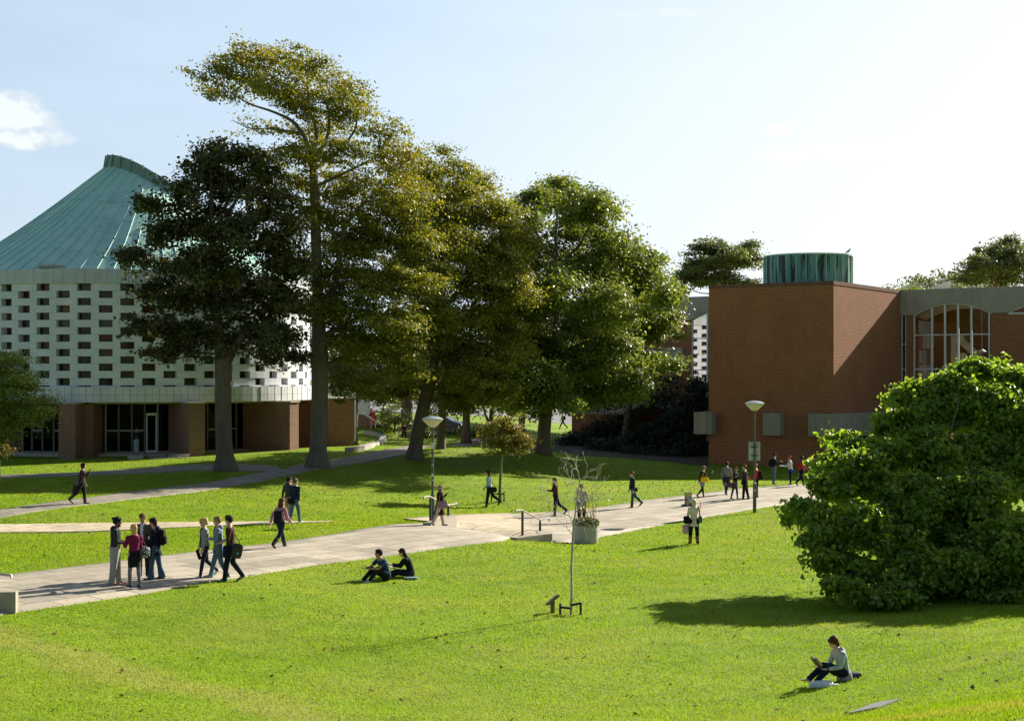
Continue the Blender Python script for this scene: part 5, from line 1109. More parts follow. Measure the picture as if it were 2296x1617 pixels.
lampost(1692, 1150, 903, 'lamp post at the path edge before the brick tower, notice board on its pole', sign=True, stickers=((1.35, 0.12), (1.0, 0.1)), hw=21)

# planter
g = G(1316, 1222); root = empty('planter', (g.x, g.y+0.9, g.z), 0, 'big round concrete planter full of trailing leaves at the foot of the steps', 'planter')
k = pxw(g.y); z0 = -0.05
mb = MB(); mb.lathe((0, 0, 0), [(25*k, z0-0.1), (26.5*k, z0+0.02), (28.5*k, 0.12), (28.5*k, 48*k-0.06), (28*k, 48*k), (25.5*k, 48*k), (25*k, 46*k)], 36); mb.build('tub', concrete_mat('tub_concrete', (0.44, 0.41, 0.36), streak=0.25, sc=2), root, smooth=False)
mb = MB(); mb.lathe((0, 0, 0), [(25*k, 40*k), (25*k, 46*k)], 20); mb.build('soil', M['wood'], root)
rg = np.random.default_rng(300); a = rg.uniform(0, 6.283, 2600); r = 30*k*np.sqrt(rg.uniform(0, 1, 2600)); zz = 52*k+rg.uniform(-7, 5, 2600)*k-(r/(30*k))**3*6*k
P = np.stack([np.cos(a)*r, np.sin(a)*r, zz], 1); v, f = leaves_mesh(P, np.tile([0, 0, 1.0], (2600, 1)), 0.085, 0.7, 0.4, rg); npmesh('foliage', v, f, LM['ivy'], False, root)
mb = MB(); random.seed(6); tp = []
for i in range(17):
    a = random.uniform(-1.0, 1.1); x0 = random.uniform(-15, 22)*k; h_ = random.uniform(30, 78)*k; y0 = random.uniform(-0.3, 0.3)
    q = [(x0, y0, 48*k), (x0+a*12*k, y0, 48*k+h_*0.5), (x0+a*20*k, y0+0.1, 48*k+h_)]; mb.tube(q, [0.010, 0.007, 0.004], 4, caps=False); tp.append(q[2]); tp.append(q[1])
mb.build('stems', plain('dry_stem', (0.30, 0.24, 0.13), 0.8), root)
tp = np.array(tp); P = tp[rg.integers(0, len(tp), 110)]+rg.normal(0, 0.07, (110, 3)); v, f = leaves_mesh(P, P*0, 0.07, 0.6, 0.5, rg); npmesh('seed_heads', v, f, leaf_mat('seed_head', [(0.2, (0.30, 0.25, 0.06)), (0.8, (0.5, 0.45, 0.08))], 0.4), False, root)

# lectern sign by the sapling
g = G(1239, 1374); k = pxw(g.y); root = empty('lectern_sign', g, 0, 'small slanted wooden information stand beside the bare sapling', 'sign')
mb = MB(); mb.box(-0.055, 0.055, -0.05, 0.05, -0.15, 27*k); mb.build('post', M['wood'], root)
Mx = Matrix.Translation((0, 0, 29*k)) @ Matrix.Rotation(R(-38), 4, 'Y') @ Matrix.Rotation(R(20), 4, 'Z'); mb = MB(); mb.box(-0.18, 0.18, -0.15, 0.15, -0.03, 0.03, Mx); mb.build('panel', M['wood'], root)
mb = MB(); mb.box(-0.15, 0.15, -0.12, 0.12, 0.0302, 0.034, Mx); mb.build('plate', plain('plate', (0.35, 0.30, 0.22), 0.4), root)

# pavement poster stand (rounded frame on a black weighted base)
g = G(1543, 1136); k = pxw(g.y); root = empty('poster_stand', g, R(8), 'colourful poster stand on a black base in the middle of the path', 'sign')
mb = MB(); mb.box(-0.30, 0.26, -0.22, 0.22, 0.0, 0.09); mb.box(-0.24, -0.1, -0.24, 0.24, 0.0, 0.12); mb.box(0.08, 0.22, -0.24, 0.24, 0.0, 0.12); mb.build('base', M['metal_dark'], root)
mb = MB(); mb.box(-8*k, 8*k, -0.03, 0.03, 0.12, 32*k); fm = mb.build('frame', plain('sign_frame', (0.10, 0.13, 0.10), 0.5), root)
def patch(nm, x0, x1, z0, z1, c, par, d=0.031):
    mb = MB(); mb.box(x0*k, x1*k, -d-0.004, -d+0.001, z0*k, z1*k); return mb.build(nm, plain('print_'+nm, c, 0.5, 0.35, 9), par)
patch('poster', -7.4, 7.4, 6.0, 31.2, (0.30, 0.34, 0.20), fm)
patch('poster_top', -7.0, 7.0, 22, 30.8, (0.30, 0.38, 0.07), fm, 0.036); patch('poster_picture', -7.0, 7.0, 12, 21.5, (0.20, 0.22, 0.26), fm, 0.036); patch('poster_picture', -6.6, -3.0, 13.5, 19, (0.26, 0.06, 0.06), fm, 0.041); patch('poster_picture', -2.0, 2.2, 17, 20.5, (0.4, 0.45, 0.5), fm, 0.041)
patch('poster_note', 1.5, 6.8, 10.5, 15.5, (0.62, 0.62, 0.72), fm, 0.046); patch('poster_strip', -6.6, 3.2, 7.2, 10.8, (0.42, 0.36, 0.07), fm, 0.041)
for i, (x0, z0, c) in enumerate(((-6.3, 27.2, (0.5, 0.52, 0.2)), (-3.3, 27.2, (0.5, 0.52, 0.2)), (-0.6, 24, (0.5, 0.5, 0.22)), (2.2, 24, (0.5, 0.42, 0.2)), (4.6, 24.4, (0.5, 0.52, 0.2)), (-6.3, 23.2, (0.5, 0.36, 0.2)))):
    patch('poster_lettering', x0, x0+1.6, z0, z0+3.0, c, fm, 0.041)

# drain cover on the bank
a = W(1902, 1603, 1); Pp = [G(1903, 1603), G(1968, 1590), G(2018, 1571), G(1957, 1582)]
mb = MB(); c = sum(Pp, Vector())/4
for zz0, sc, nm in ((0, 1.0, 0),):
    mb.hexa([Vector((p.x, p.y, p.z-0.12)) for p in Pp]+[Vector((p.x, p.y, p.z+0.03)) for p in Pp])
root = mb.build('drain_cover', plain('cover_frame', (0.16, 0.12, 0.10), 0.7), origin=c); tag(root, 'grey ribbed metal cover set in the grass slope at the bottom right', 'drain cover')
mb = MB()
for i in range(26):
    f0, f1 = (i+0.15)/26, (i+0.62)/26; q = [Pp[0].lerp(Pp[1], f0), Pp[0].lerp(Pp[1], f1), Pp[3].lerp(Pp[2], f1), Pp[3].lerp(Pp[2], f0)]
    mb.hexa([x+Vector((0, 0, 0.032))-c for x in q]+[x+Vector((0, 0, 0.045))-c for x in q])
mb.build('grating', plain('galvanised', (0.42, 0.42, 0.44), 0.4, 0.1, metal=0.3), root)

# bench
g = G(912, 984); g = Vector(g); root = empty('park_bench', g, R(4), 'weathered slatted park bench with a person on it, under the trees', 'bench'); k = pxw(g.y)
x0, x1 = -0.75, 1.35
for i in range(4):
    mb = MB(); mb.box(x0, x1, -0.25+i*0.13, -0.15+i*0.13, 0.42, 0.46); mb.build('seat_slat', M['bench'], root) if 0 else None
M['bench'] = plain('bench_wood', (0.36, 0.28, 0.19), 0.8, 0.25, 10)
mb = MB()
for i in range(4): mb.box(x0, x1, -0.28+i*0.13, -0.18+i*0.13, 0.42, 0.46)
mb.build('seat', M['bench'], root)
mb = MB(); mb.box(x0, x1, 0.26, 0.31, 0.93, 1.06); mb.box(x0, x1, 0.26, 0.30, 0.55, 0.62)
for i in range(18): x = x0+0.1+i*(x1-x0-0.2)/17; mb.box(x-0.03, x+0.03, 0.265, 0.295, 0.621, 0.929)
mb.build('backrest', M['bench'], root)
for x in (x0, x1-0.07):
    mb = MB(); mb.box(x, x+0.07, -0.33, -0.26, -0.05, 0.66); mb.box(x, x+0.07, 0.24, 0.32, -0.05, 1.1); mb.box(x-0.01, x+0.08, -0.36, 0.24, 0.66, 0.71); mb.build('end_frame', M['bench'], root)
BENCH = g
# dark hatchback
def car(px, py, rz, label):
    g = G(px, py); root = empty('parked_car', g, rz, label, 'car')
    L_, Wd = 4.1, 1.72
    side = [(-2.05, 0.35), (-2.08, 0.62), (-2.0, 0.78), (-1.6, 0.90), (-0.95, 0.98), (1.55, 1.02), (1.95, 0.98), (2.05, 0.7), (2.02, 0.35), (1.72, 0.24), (-1.7, 0.24)]
    cab = [(-1.15, 0.96), (-0.35, 1.38), (0.2, 1.47), (1.1, 1.45), (1.75, 1.15), (1.9, 0.98)]
    mb = MB(); rows = [(-1, 0.88), (-0.85, 1.0), (0.85, 1.0), (1, 0.88)]
    def prof(pts, w0, w1=None):
        w1 = w1 or w0; n = len(pts); cx = 0; b = len(mb.v)
        for s, (yy) in ((-1, w0), (1, w1)):
            for x, z in pts: mb.v.append((x, s*yy*(1.0 if z < 0.97 else 1.0-0.32*(z-0.97)), z))
        for i in range(n): j = (i+1) % n; mb.f.append((b+i, b+j, b+n+j, b+n+i)); mb.mi.append(0)
        mb.f.append(tuple(b+i for i in reversed(range(n)))); mb.f.append(tuple(b+n+i for i in range(n))); mb.mi += [0, 0]
    prof(side, Wd/2-0.04); 
    prof([(x*0.97, z+0.01 if z > 0.5 else z+0.04) for x, z in side], Wd/2)
    paint = plain('car_paint', (0.014, 0.018, 0.035), 0.3, 0.05, spec=0.35); mb.build('body', paint, root)
    mb = MB(); prof(cab, Wd/2-0.09); mb.build('roof', paint, root)
    gm = plain('car_glass', (0.02, 0.03, 0.03), 0.05, 0.1, spec=1.0)
    for s in (-1, 1):
        for q in ([(-1.0, 1.0), (-0.35, 1.32), (0.25, 1.41), (0.3, 1.0)], [(0.38, 1.0), (0.35, 1.41), (1.05, 1.39), (1.6, 1.12), (1.6, 1.0)]):
            mb = MB(); pts = [(x, s*((Wd/2-0.085)*(1-0.32*(z-0.97))+0.012), z) for x, z in q]; mb.poly(pts if s < 0 else pts[::-1]); mb.build('window', gm, root)
        mb = MB(); mb.ball((-0.85, s*0.95, 1.0), (0.1, 0.09, 0.07)); mb.build('wing_mirror', paint, root)
        mb = MB(); mb.ball((-1.86, s*0.62, 0.70), (0.22, 0.2, 0.09), M=Matrix.Rotation(R(25*s), 3, 'Z')); mb.build('headlight', plain('lamp_glass', (0.7, 0.72, 0.75), 0.1), root)
    mb = MB(); mb.quad((-1.13, -0.68, 0.985), (-1.13, 0.68, 0.985), (-0.40, 0.60, 1.37), (-0.40, -0.60, 1.37)); 
    for i, v_ in enumerate(mb.v): mb.v[i] = (v_[0]-0.02, v_[1], v_[2]+0.01)
    mb.build('windscreen', gm, root)
    mb = MB(); mb.box(-2.1, -2.06, -0.26, 0.26, 0.42, 0.53); mb.build('number_plate', M['paper'], root)
    mb = MB(); mb.box(-2.10, -2.0, -0.6, 0.6, 0.30, 0.40); mb.build('grille', M['metal_dark'], root)
    for x in (-1.3, 1.25):
        for s in (-1, 1):
            mb = MB(); mb.tube([(x, s*(Wd/2-0.16), 0.31), (x, s*(Wd/2+0.02), 0.31)], 0.31, 20); wl_ = mb.build('wheel', plain('tyre', (0.015, 0.015, 0.015), 0.8), root)
            mb = MB(); y_ = s*(Wd/2+0.025)
            for q in range(5):
                a = q*2*math.pi/5; mb.tube([(x, y_, 0.31), (x+0.2*math.cos(a), y_, 0.31+0.2*math.sin(a))], 0.03, 5)
            mb.tube([(x+0.2*math.cos(a), y_, 0.31+0.2*math.sin(a)) for a in [i*2*math.pi/20 for i in range(21)]], 0.025, 5); mb.build('rim', plain('alloy', (0.5, 0.5, 0.52), 0.3, metal=0.6), wl_)
    return root
car(994, 968, R(160), 'dark blue hatchback parked beyond the trees with its nose to the right')
# bird on the drum
q = W(1899, 567, 122); bird = empty('pigeon', (DC.x+DR*0.82, DC.y-DR*0.45, 15.87), 0, 'grey bird perched on the rim of the copper drum', 'bird')
mb = MB(); mb.tube([(-0.26, 0, 0.02), (-0.12, 0, 0.13), (0.02, 0, 0.21), (0.12, 0, 0.29), (0.15, 0, 0.35), (0.19, 0, 0.40), (0.23, 0, 0.40)], [(0.02, 0.012), (0.06, 0.045), (0.09, 0.08), (0.08, 0.07), (0.045, 0.045), (0.05, 0.05), (0.012, 0.02)], 10, side=(0, 1, 0), round_=True)
mb.tube([(0.02, 0.03, 0.14), (0.03, 0.03, -0.01)], 0.012, 5); mb.tube([(0.02, -0.03, 0.14), (0.03, -0.03, -0.01)], 0.012, 5); mb.build('body', plain('pigeon_feather', (0.13, 0.14, 0.16), 0.7), bird, smooth=True)

# ------------------------------------------------------------------ people
SKIN = {'fair': (0.60, 0.36, 0.26), 'tan': (0.42, 0.23, 0.15), 'dark': (0.14, 0.07, 0.045)}
_sk = {}
def skin(t):
    if t not in _sk:
        m, n, l, p = newmat('skin_'+t); x = noise(n, l, 12, 3); c = SKIN[t]; l.new(ramp(n, l, x, [(0.3, tuple(v*0.9 for v in c)), (0.7, tuple(v*1.08 for v in c))]), p.inputs['Base Color']); p.inputs['Roughness'].default_value = 0.55
        p.inputs['Subsurface Weight'].default_value = 0.0; _sk[t] = m
    return _sk[t]
def remesh(o, vs, smooth=1):
    m = o.modifiers.new('remesh', 'REMESH'); m.mode = 'VOXEL'; m.voxel_size = vs; m.use_smooth_shade = True
    if smooth: s = o.modifiers.new('smooth', 'SMOOTH'); s.factor = 0.5; s.iterations = smooth
TORSO = [(-0.055, 0.060, 0.052), (-0.03, 0.082, 0.062), (0.01, 0.092, 0.066), (0.05, 0.088, 0.062), (0.10, 0.076, 0.054), (0.15, 0.080, 0.056), (0.20, 0.092, 0.062), (0.25, 0.100, 0.062), (0.285, 0.098, 0.056), (0.31, 0.075, 0.044), (0.33, 0.040, 0.036)]
def person(px, py, face, h, label, pose=None, skn='fair', hair='short', hairc=(0.05, 0.03, 0.02), top=(0.1, 0.1, 0.1), sleeve='long', topm=None, hem=-0.03, bottom='trousers', botc=(0.03, 0.03, 0.04), botm=None, flare=0.0, loose=1.0,
           shoe=(0.03, 0.03, 0.03), fem=False, group=None, at=None, fine=False, extras=(), hoodc=None, scarf=None, collar=None, tights=None, boots=None, open_inner=None):
    po = dict(lt=(2, 3, 3), rt=(-2, 2, 3), la=(5, 8, 12), ra=(0, 8, 12), lean=2, head=(0, 0), sit=False)
    po.update(pose or {})
    g = at if at is not None else G(px, py)
    root = empty('person', g, R(face), label, 'person', group)
    vs = 0.0095 if fine else 0.015
    hipw = 0.052*h; sw = (0.100 if fem else 0.112)*h; q = 0.93 if fem else 1.0
    hz = 0.515*h; J = {}
    thl, shl = 0.245*h, 0.24*h
    for s, kx in ((1, 'lt'), (-1, 'rt')):
        fl, kn, sp = po[kx][:3]; hp = Vector((0, s*hipw, hz)); d = Vector((math.sin(R(fl)), math.sin(R(sp))*s, -math.cos(R(fl)))).normalized(); k = hp+d*thl
        d2 = Vector((math.sin(R(fl-kn)), math.sin(R(sp*0.5))*s*0.6, -math.cos(R(fl-kn)))).normalized(); an = k+d2*shl
        fp = po.get('lf' if s > 0 else 'rf', 0 if abs(fl-kn) < 22 else (fl-kn)*0.9); J[s] = [hp, k, an, fp]
    lo = min(J[1][2].z, J[-1][2].z)-0.045*h
    for s in (1, -1):
        if J[s][3] < -15: lo = min(lo, J[s][2].z-0.08*h)
    if po['sit'] is True:
        lo = hz-0.075*h
        for s, kx in ((1, 'lt'), (-1, 'rt')):
            k = J[s][1]; c_ = max(-0.95, min(0.98, (k.z-lo-0.045*h)/shl)); ph = math.acos(c_); J[s][2] = k+Vector((math.sin(ph), 0, -c_))*shl
    elif po['sit']: lo = hz-po['sit']
    dz = Vector((0, 0, -lo))
    for s in (1, -1): J[s][0] += dz; J[s][1] += dz; J[s][2] += dz
    H0 = Vector((0, 0, hz))+dz; RL = Matrix.Rotation(R(po['lean']), 3, 'Y')
    def T(x, y, z): return H0+RL @ Vector((x*h, y*h, z*h))
    slump = po.get('slump', 0.0)
    def TC_(z):       # spine curve
        t = max(0, z)/0.33; return T(slump*t*t*0.12, 0, z*(1-slump*0.06*t))
    sideY = RL @ Vector((0, 1, 0))
    # arms
    A = {}
    for s, kx in ((1, 'la'), (-1, 'ra')):
        fl, ab, el = po[kx][:3]; inw = po[kx][3] if len(po[kx]) > 3 else 0
        sh = TC_(0.285)+Vector((0, s*sw*0.97, 0)); d = Vector((math.sin(R(fl)), s*math.sin(R(ab)), -math.cos(R(fl)))).normalized(); e = sh+d*0.168*h
        d2 = Vector((math.sin(R(fl+el)), s*math.sin(R(ab*0.4)), -math.cos(R(fl+el)))).normalized(); d2 = Matrix.Rotation(R(-s*inw), 3, 'Z') @ d2; wr = e+d2*0.145*h; A[s] = [sh, e, wr, d2]
    bb = MB()
    bb.tube([TC_(z) for z, a, b in TORSO], [(a*h*q*0.96, b*h*0.96) for z, a, b in TORSO], 14, side=sideY, round_=True)
    for s in (1, -1):
        hp, k, an, fp = J[s]
        bb.tube([hp+Vector((0, 0, 0.03*h)), hp.lerp(k, 0.35), hp.lerp(k, 0.8), k, k.lerp(an, 0.25), k.lerp(an, 0.6), an], [0.050*h, 0.047*h, 0.034*h, 0.030*h, 0.032*h, 0.025*h, 0.018*h], 10, round_=True)
        fd = Matrix.Rotation(R(-fp), 3, 'Y') @ Vector((1, 0, 0)); fd = Vector((fd.x, s*0.12, fd.z)).normalized(); heel = an-fd*0.03*h+Vector((0, 0, -0.022*h))
        bb.tube([heel, an+fd*0.02*h+Vector((0, 0, -0.022*h)), an+fd*0.08*h+Vector((0, 0, -0.030*h)), an+fd*0.115*h+Vector((0, 0, -0.034*h))], [(0.017*h, 0.02*h), (0.02*h, 0.022*h), (0.022*h, 0.014*h), (0.016*h, 0.008*h)], 8, side=(0, 1, 0), round_=True)
        J[s].append((heel, fd))
        sh, e, wr, d2 = A[s]
        bb.tube([sh, sh.lerp(e, 0.3), sh.lerp(e, 0.85), e, e.lerp(wr, 0.25), wr], [0.026*h, 0.027*h, 0.021*h, 0.020*h, 0.021*h, 0.0135*h], 9, round_=True)
        # hand: palm, four fingers of unequal length, thumb
        up = Vector((0, 0, 1)); sd = d2.cross(up); sd = sd.normalized() if sd.length > 0.3 else Vector((1, 0, 0)); 
        if abs(d2.z) > 0.8: sd = Vector((1, 0, 0))
        sd = (sd-d2*sd.dot(d2)).normalized(); pn = d2.cross(sd).normalized(); 
        if pn.y*s > 0: pn = -pn
        pl_ = 0.055*h; bb.tube([wr, wr+d2*pl_*0.5, wr+d2*pl_], [(0.014*h, 0.011*h), (0.023*h, 0.010*h), (0.023*h, 0.009*h)], 8, side=sd, round_=True)
        cu = po.get('curl', 0.5); fr_ = 0.0052*h if fine else 0.0068*h
        for i, fl_ in enumerate((0.040, 0.045, 0.042, 0.033)):
            b0 = wr+d2*pl_*0.96+sd*(0.017-0.0113*i)*h; m1 = b0+(d2*(1-cu*0.3)+pn*cu*0.5).normalized()*fl_*0.55*h; m2 = m1+(d2*(1-cu)+pn*cu*1.2).normalized()*fl_*0.45*h
            bb.tube([b0, m1, m2], [fr_, fr_*0.95, fr_*0.8], 6, round_=True)
        b0 = wr+d2*pl_*0.25+sd*0.018*h; m1 = b0+(d2*0.75+sd*0.65+pn*0.25).normalized()*0.026*h; m2 = m1+(d2+pn*0.4).normalized()*0.02*h; bb.tube([b0, m1, m2], [fr_*1.15, fr_*1.05, fr_*0.85], 6, round_=True)
    nk = TC_(0.32); hy, hp_ = po['head'][:2]; HR = RL @ Matrix.Rotation(R(hy), 3, 'Z') @ Matrix.Rotation(R(hp_-po['lean']*0.7), 3, 'Y')
    hb = nk+(RL @ Vector((0.012*h+slump*0.01*h, 0, 0.028*h))); HH = 0.132*h
    bb.tube([nk-Vector((0, 0, 0.02*h)), hb+HR @ Vector((0.0, 0, 0.02*h))], [0.034*h*q, 0.030*h*q], 9, round_=True)
    def HP(x, y, z): return hb+HR @ (Vector((x+0.02, y, z))*HH)
    HT = [(0.0, 0.13, 0.16, 0.34), (0.08, 0.21, 0.0, 0.39), (0.2, 0.265, -0.2, 0.405), (0.34, 0.305, -0.34, 0.40), (0.5, 0.33, -0.43, 0.395), (0.65, 0.345, -0.46, 0.40), (0.8, 0.31, -0.43, 0.36), (0.92, 0.21, -0.32, 0.24), (0.99, 0.07, -0.12, 0.06)]
    bb.tube([HP((a+b)/2, 0, f) for f, w_, a, b in HT], [(w_*HH, (b-a)/2*HH) for f, w_, a, b in HT], 14, side=HR @ Vector((0, 1, 0)), round_=True)
    bb.tube([HP(0.38, 0, 0.56), HP(0.46, 0, 0.42), HP(0.40, 0, 0.34)], [0.03*HH, 0.055*HH, 0.05*HH], 6, round_=True)
    for s in (1, -1): bb.ball(HP(-0.03, s*0.34, 0.46), (0.09*HH, 0.04*HH, 0.14*HH), 8, 6, HR)
    body = bb.build('body', skin(skn), root, smooth=True); remesh(body, vs, 1)
    for s in (1, -1): e_ = MB(); e_.ball(HP(0.375, s*0.145, 0.50), 0.036*HH, 7, 5); e_.build('eye', M['eye'], root)
    e_ = MB(); e_.ball(HP(0.395, 0, 0.24), (0.03*HH, 0.11*HH, 0.025*HH), 8, 5, HR); e_.build('mouth', M['lip'], root)
    # hair
    hm = plain('hair', hairc, 0.7, 0.4, 30, spec=0.12); hb_ = MB()
    def shell(z0=0.42, back=0.2, k=1.1, n=14):
        for f, w_, a, b in HT[2:]:
            pass
        rows = [(max(back, 0.18), 0.0), (0.34, 0.05), (0.5, 0.12), (0.66, 0.30), (0.80, 0.44), (0.93, 0.34), (1.04, 0.12)]
        hb_.tube([HP(-0.06+0.0*i-(0.16 if f < 0.6 else 0.02), 0, f+0.01) for i, (f, r_) in enumerate(rows)], [((0.30 if f < 0.45 else 0.365 if f < 0.9 else 0.25 if f < 1.0 else 0.1)*HH*k, (0.28 if f < 0.45 else 0.33 if f < 0.6 else 0.43 if f < 0.9 else 0.30 if f < 1.0 else 0.12)*HH*k) for f, r_ in rows], 14, side=HR @ Vector((0, 1, 0)), round_=True)
        hb_.ball(HP(0.22, 0, 0.86), (0.20*HH, 0.27*HH, 0.12*HH), 10, 6, HR)
    if hair in ('short', 'bun', 'long', 'bob', 'curly', 'crop', 'ponytail', 'wavy'): shell(k=1.02 if hair == 'crop' else 1.13 if hair != 'curly' else 1.3, back=0.3)
    rr_ = random.Random(int(px*7+py))
    if hair in ('curly', 'wavy', 'short', 'bob'):
        for i in range(26 if hair != 'short' else 14):
            a = rr_.uniform(0, 6.28); f = rr_.uniform(0.1 if hair in ('bob', 'curly', 'wavy') else 0.5, 1.0); rr = 0.40 if hair != 'curly' else 0.5; x_ = math.cos(a)*rr*math.sqrt(max(0.05, 1-(f-0.55)**2*2.6)); y_ = math.sin(a)*rr*0.86*math.sqrt(max(0.05, 1-(f-0.55)**2*2.6))
            if x_ > 0.12 and f < 0.82: continue
            hb_.ball(HP(x_-0.04, y_, f), rr_.uniform(0.09, 0.15)*HH*(1.3 if hair == 'curly' else 1), 6, 5)
    if hair == 'bun': hb_.ball(HP(-0.52, 0, 0.78), 0.19*HH, 8, 6)
    if hair in ('bob', 'wavy'): hb_.tube([HP(-0.2, 0, 0.55), HP(-0.22, 0, 0.2), HP(-0.18, 0, -0.02 if hair == 'bob' else -0.45)], [(0.38*HH, 0.26*HH), (0.40*HH, 0.25*HH), (0.30*HH, 0.17*HH)], 10, side=HR @ Vector((0, 1, 0)), round_=True)
    if hair == 'long': hb_.tube([HP(-0.2, 0, 0.6), HP(-0.24, 0, 0.15), HP(-0.30, 0, -0.3), HP(-0.34, 0, -0.85), HP(-0.34, 0, -1.1)], [(0.40*HH, 0.30*HH), (0.46*HH, 0.33*HH), (0.50*HH, 0.33*HH), (0.42*HH, 0.30*HH), (0.2*HH, 0.15*HH)], 10, side=HR @ Vector((0, 1, 0)), round_=True)
    if hair == 'ponytail': hb_.tube([HP(-0.42, 0, 0.75), HP(-0.62, 0, 0.6), HP(-0.6, 0, 0.0), HP(-0.55, 0, -0.3)], [0.1*HH, 0.13*HH, 0.11*HH, 0.03*HH], 8, round_=True)
    if hair == 'scarf':
        shell(k=1.12); hb_.tube([HP(-0.02, 0, 0.3), HP(0.0, 0, 0.0), HP(0.0, 0, -0.22), HP(0, 0, -0.42)], [(0.34*HH, 0.36*HH), (0.36*HH, 0.40*HH), (0.55*HH, 0.5*HH), (0.7*HH, 0.55*HH)], 12, side=HR @ Vector((0, 1, 0)), round_=True)
        hm = cloth('headscarf', (0.55, 0.47, 0.33), 'check', (0.12, 0.10, 0.06), 10)
    if hair != 'none': o = hb_.build('headscarf' if hair == 'scarf' else 'hair', hm, root, smooth=True); remesh(o, max(vs, 0.011), 1)
    if po.get('beard'): b_ = MB(); b_.ball(HP(0.24, 0, 0.08), (0.22*HH, 0.24*HH, 0.19*HH), 10, 7, HR); b_.build('beard', plain('hair', hairc, 0.45, 0.4, 30, spec=0.4), root, smooth=True)
    if po.get('shades'): b_ = MB(); [b_.ball(HP(0.40, s*0.15, 0.52), (0.04*HH, 0.12*HH, 0.085*HH), 8, 5, HR) for s in (1, -1)]; b_.tube([HP(0.0, 0.33, 0.53), HP(0.37, 0.27, 0.54), HP(0.41, 0, 0.55), HP(0.37, -0.27, 0.54), HP(0.0, -0.33, 0.53)], 0.018*HH, 5); b_.build('sunglasses', M['metal_dark'], root)
    # trousers / skirt / tights
    inf = 0.012*h*loose
    bm = botm or cloth('cloth_lower', botc)
    if bottom in ('trousers', 'shorts', 'jeans'):
        t = MB(); ts = [r for r in TORSO if r[0] < 0.06]; t.tube([TC_(z) for z, a, b in ts], [(a*h*q+inf*0.7, b*h+inf*0.7) for z, a, b in ts], 12, side=sideY, round_=True)
        for s in (1, -1):
            hp, k, an = J[s][:3]; e = 1.0 if bottom != 'shorts' else 0.0
            if bottom == 'shorts': t.tube([hp+Vector((0, 0, 0.03*h)), hp.lerp(k, 0.35), hp.lerp(k, 0.7)], [0.052*h+inf, 0.053*h+inf, 0.045*h+inf], 10, round_=False)
            else:
                fl_ = flare*h; t.tube([hp+Vector((0, 0, 0.03*h)), hp.lerp(k, 0.35), hp.lerp(k, 0.8), k, k.lerp(an, 0.3), k.lerp(an, 0.7), an+(an-k).normalized()*0.022*h], [0.050*h+inf, 0.047*h+inf, 0.035*h+inf, 0.032*h+inf, 0.030*h+inf, 0.024*h+inf+fl_*0.5, 0.022*h+inf+fl_], 10)
        o = t.build('trousers' if bottom != 'shorts' else 'shorts', bm, root, smooth=True); remesh(o, max(vs, 0.012), 1)
    elif bottom == 'skirt' or bottom == 'long_skirt':
        t = MB(); hl = -0.30*h if bottom == 'skirt' else -0.44*h; kc = (J[1][1]+J[-1][1])/2; kc2 = (J[1][2]+J[-1][2])/2; hips = TC_(0)
        kw = (J[1][1]-J[-1][1]); f = 0.8 if bottom == 'skirt' else 1.0; ctr = Vector((hips.x*(1-f)+kc.x*f, 0, H0.z-0.20*h)); spx = abs(kw.x)/2
        pts = [TC_(0.07), TC_(0.02), Vector((ctr.x*0.5, 0, H0.z-0.09*h)), ctr]; rd = [(0.080*h*q+inf, 0.058*h+inf), (0.093*h*q+inf, 0.068*h+inf), (0.095*h+inf, 0.068*h+spx*0.4), (0.090*h+inf, 0.060*h+spx*0.8)]
        if bottom == 'long_skirt': pts.append(Vector((kc2.x, 0, 0.09*h))); rd.append((0.085*h, 0.075*h+spx))
        t.tube(pts, rd, 14, side=(0, 1, 0)); o = t.build('skirt', bm, root, smooth=True); remesh(o, max(vs, 0.012), 1)
    if tights is not None:
        t = MB()
        for s in (1, -1):
            hp, k, an = J[s][:3]; t.tube([hp.lerp(k, 0.1), hp.lerp(k, 0.4), hp.lerp(k, 0.8), k, k.lerp(an, 0.25), k.lerp(an, 0.6), an], [0.052*h, 0.048*h, 0.037*h, 0.033*h, 0.035*h, 0.028*h, 0.021*h], 10, round_=True)
        o = t.build('tights', cloth('tights', tights), root, smooth=True); remesh(o, vs, 1)
    # shoes
    for s in (1, -1):
        an = J[s][2]; heel, fd = J[s][4]; t = MB(); dn = Vector((0, 0, -0.004*h))
        t.tube([heel-fd*0.006*h, an+fd*0.02*h+Vector((0, 0, -0.020*h)), an+fd*0.08*h+Vector((0, 0, -0.028*h)), an+fd*0.122*h+Vector((0, 0, -0.032*h))], [(0.021*h, 0.025*h), (0.024*h, 0.027*h), (0.027*h, 0.019*h), (0.018*h, 0.011*h)], 10, side=(0, 1, 0), round_=True)
        if boots: t.tube([an+Vector((0, 0, -0.02*h)), an, an.lerp(J[s][1], 0.55)], [0.030*h, 0.036*h, 0.050*h], 10, round_=False)
        if po.get('bare'): continue
        o = t.build('boot' if boots else 'shoe', plain('shoe_leather', boots or shoe, 0.6, 0.2), root, smooth=True); remesh(o, max(vs*0.9, 0.01), 0)
    # top
    tm = topm or cloth('cloth_upper', top); t = MB(); infT = (0.011*h)*(1.35 if loose > 1.3 else 1.0)
    ts = [r for r in TORSO if r[0] > max(hem, -0.05) and r[0] < 0.30]
    ex = []
    if hem < -0.05:      # coat skirts
        kc = (J[1][1]+J[-1][1])/2; n_ = 3
        for i in range(n_, 0, -1):
            z = -0.05+(hem+0.05)*i/n_; f = (-z)/0.245; p_ = Vector((kc.x*min(1, f)*0.8, 0, H0.z+z*h)); ex.append((p_, (0.098*h*q+infT+0.012*h*i/n_, 0.072*h+infT+0.02*h*i/n_+abs(J[1][1].x-J[-1][1].x)*0.28*f)))
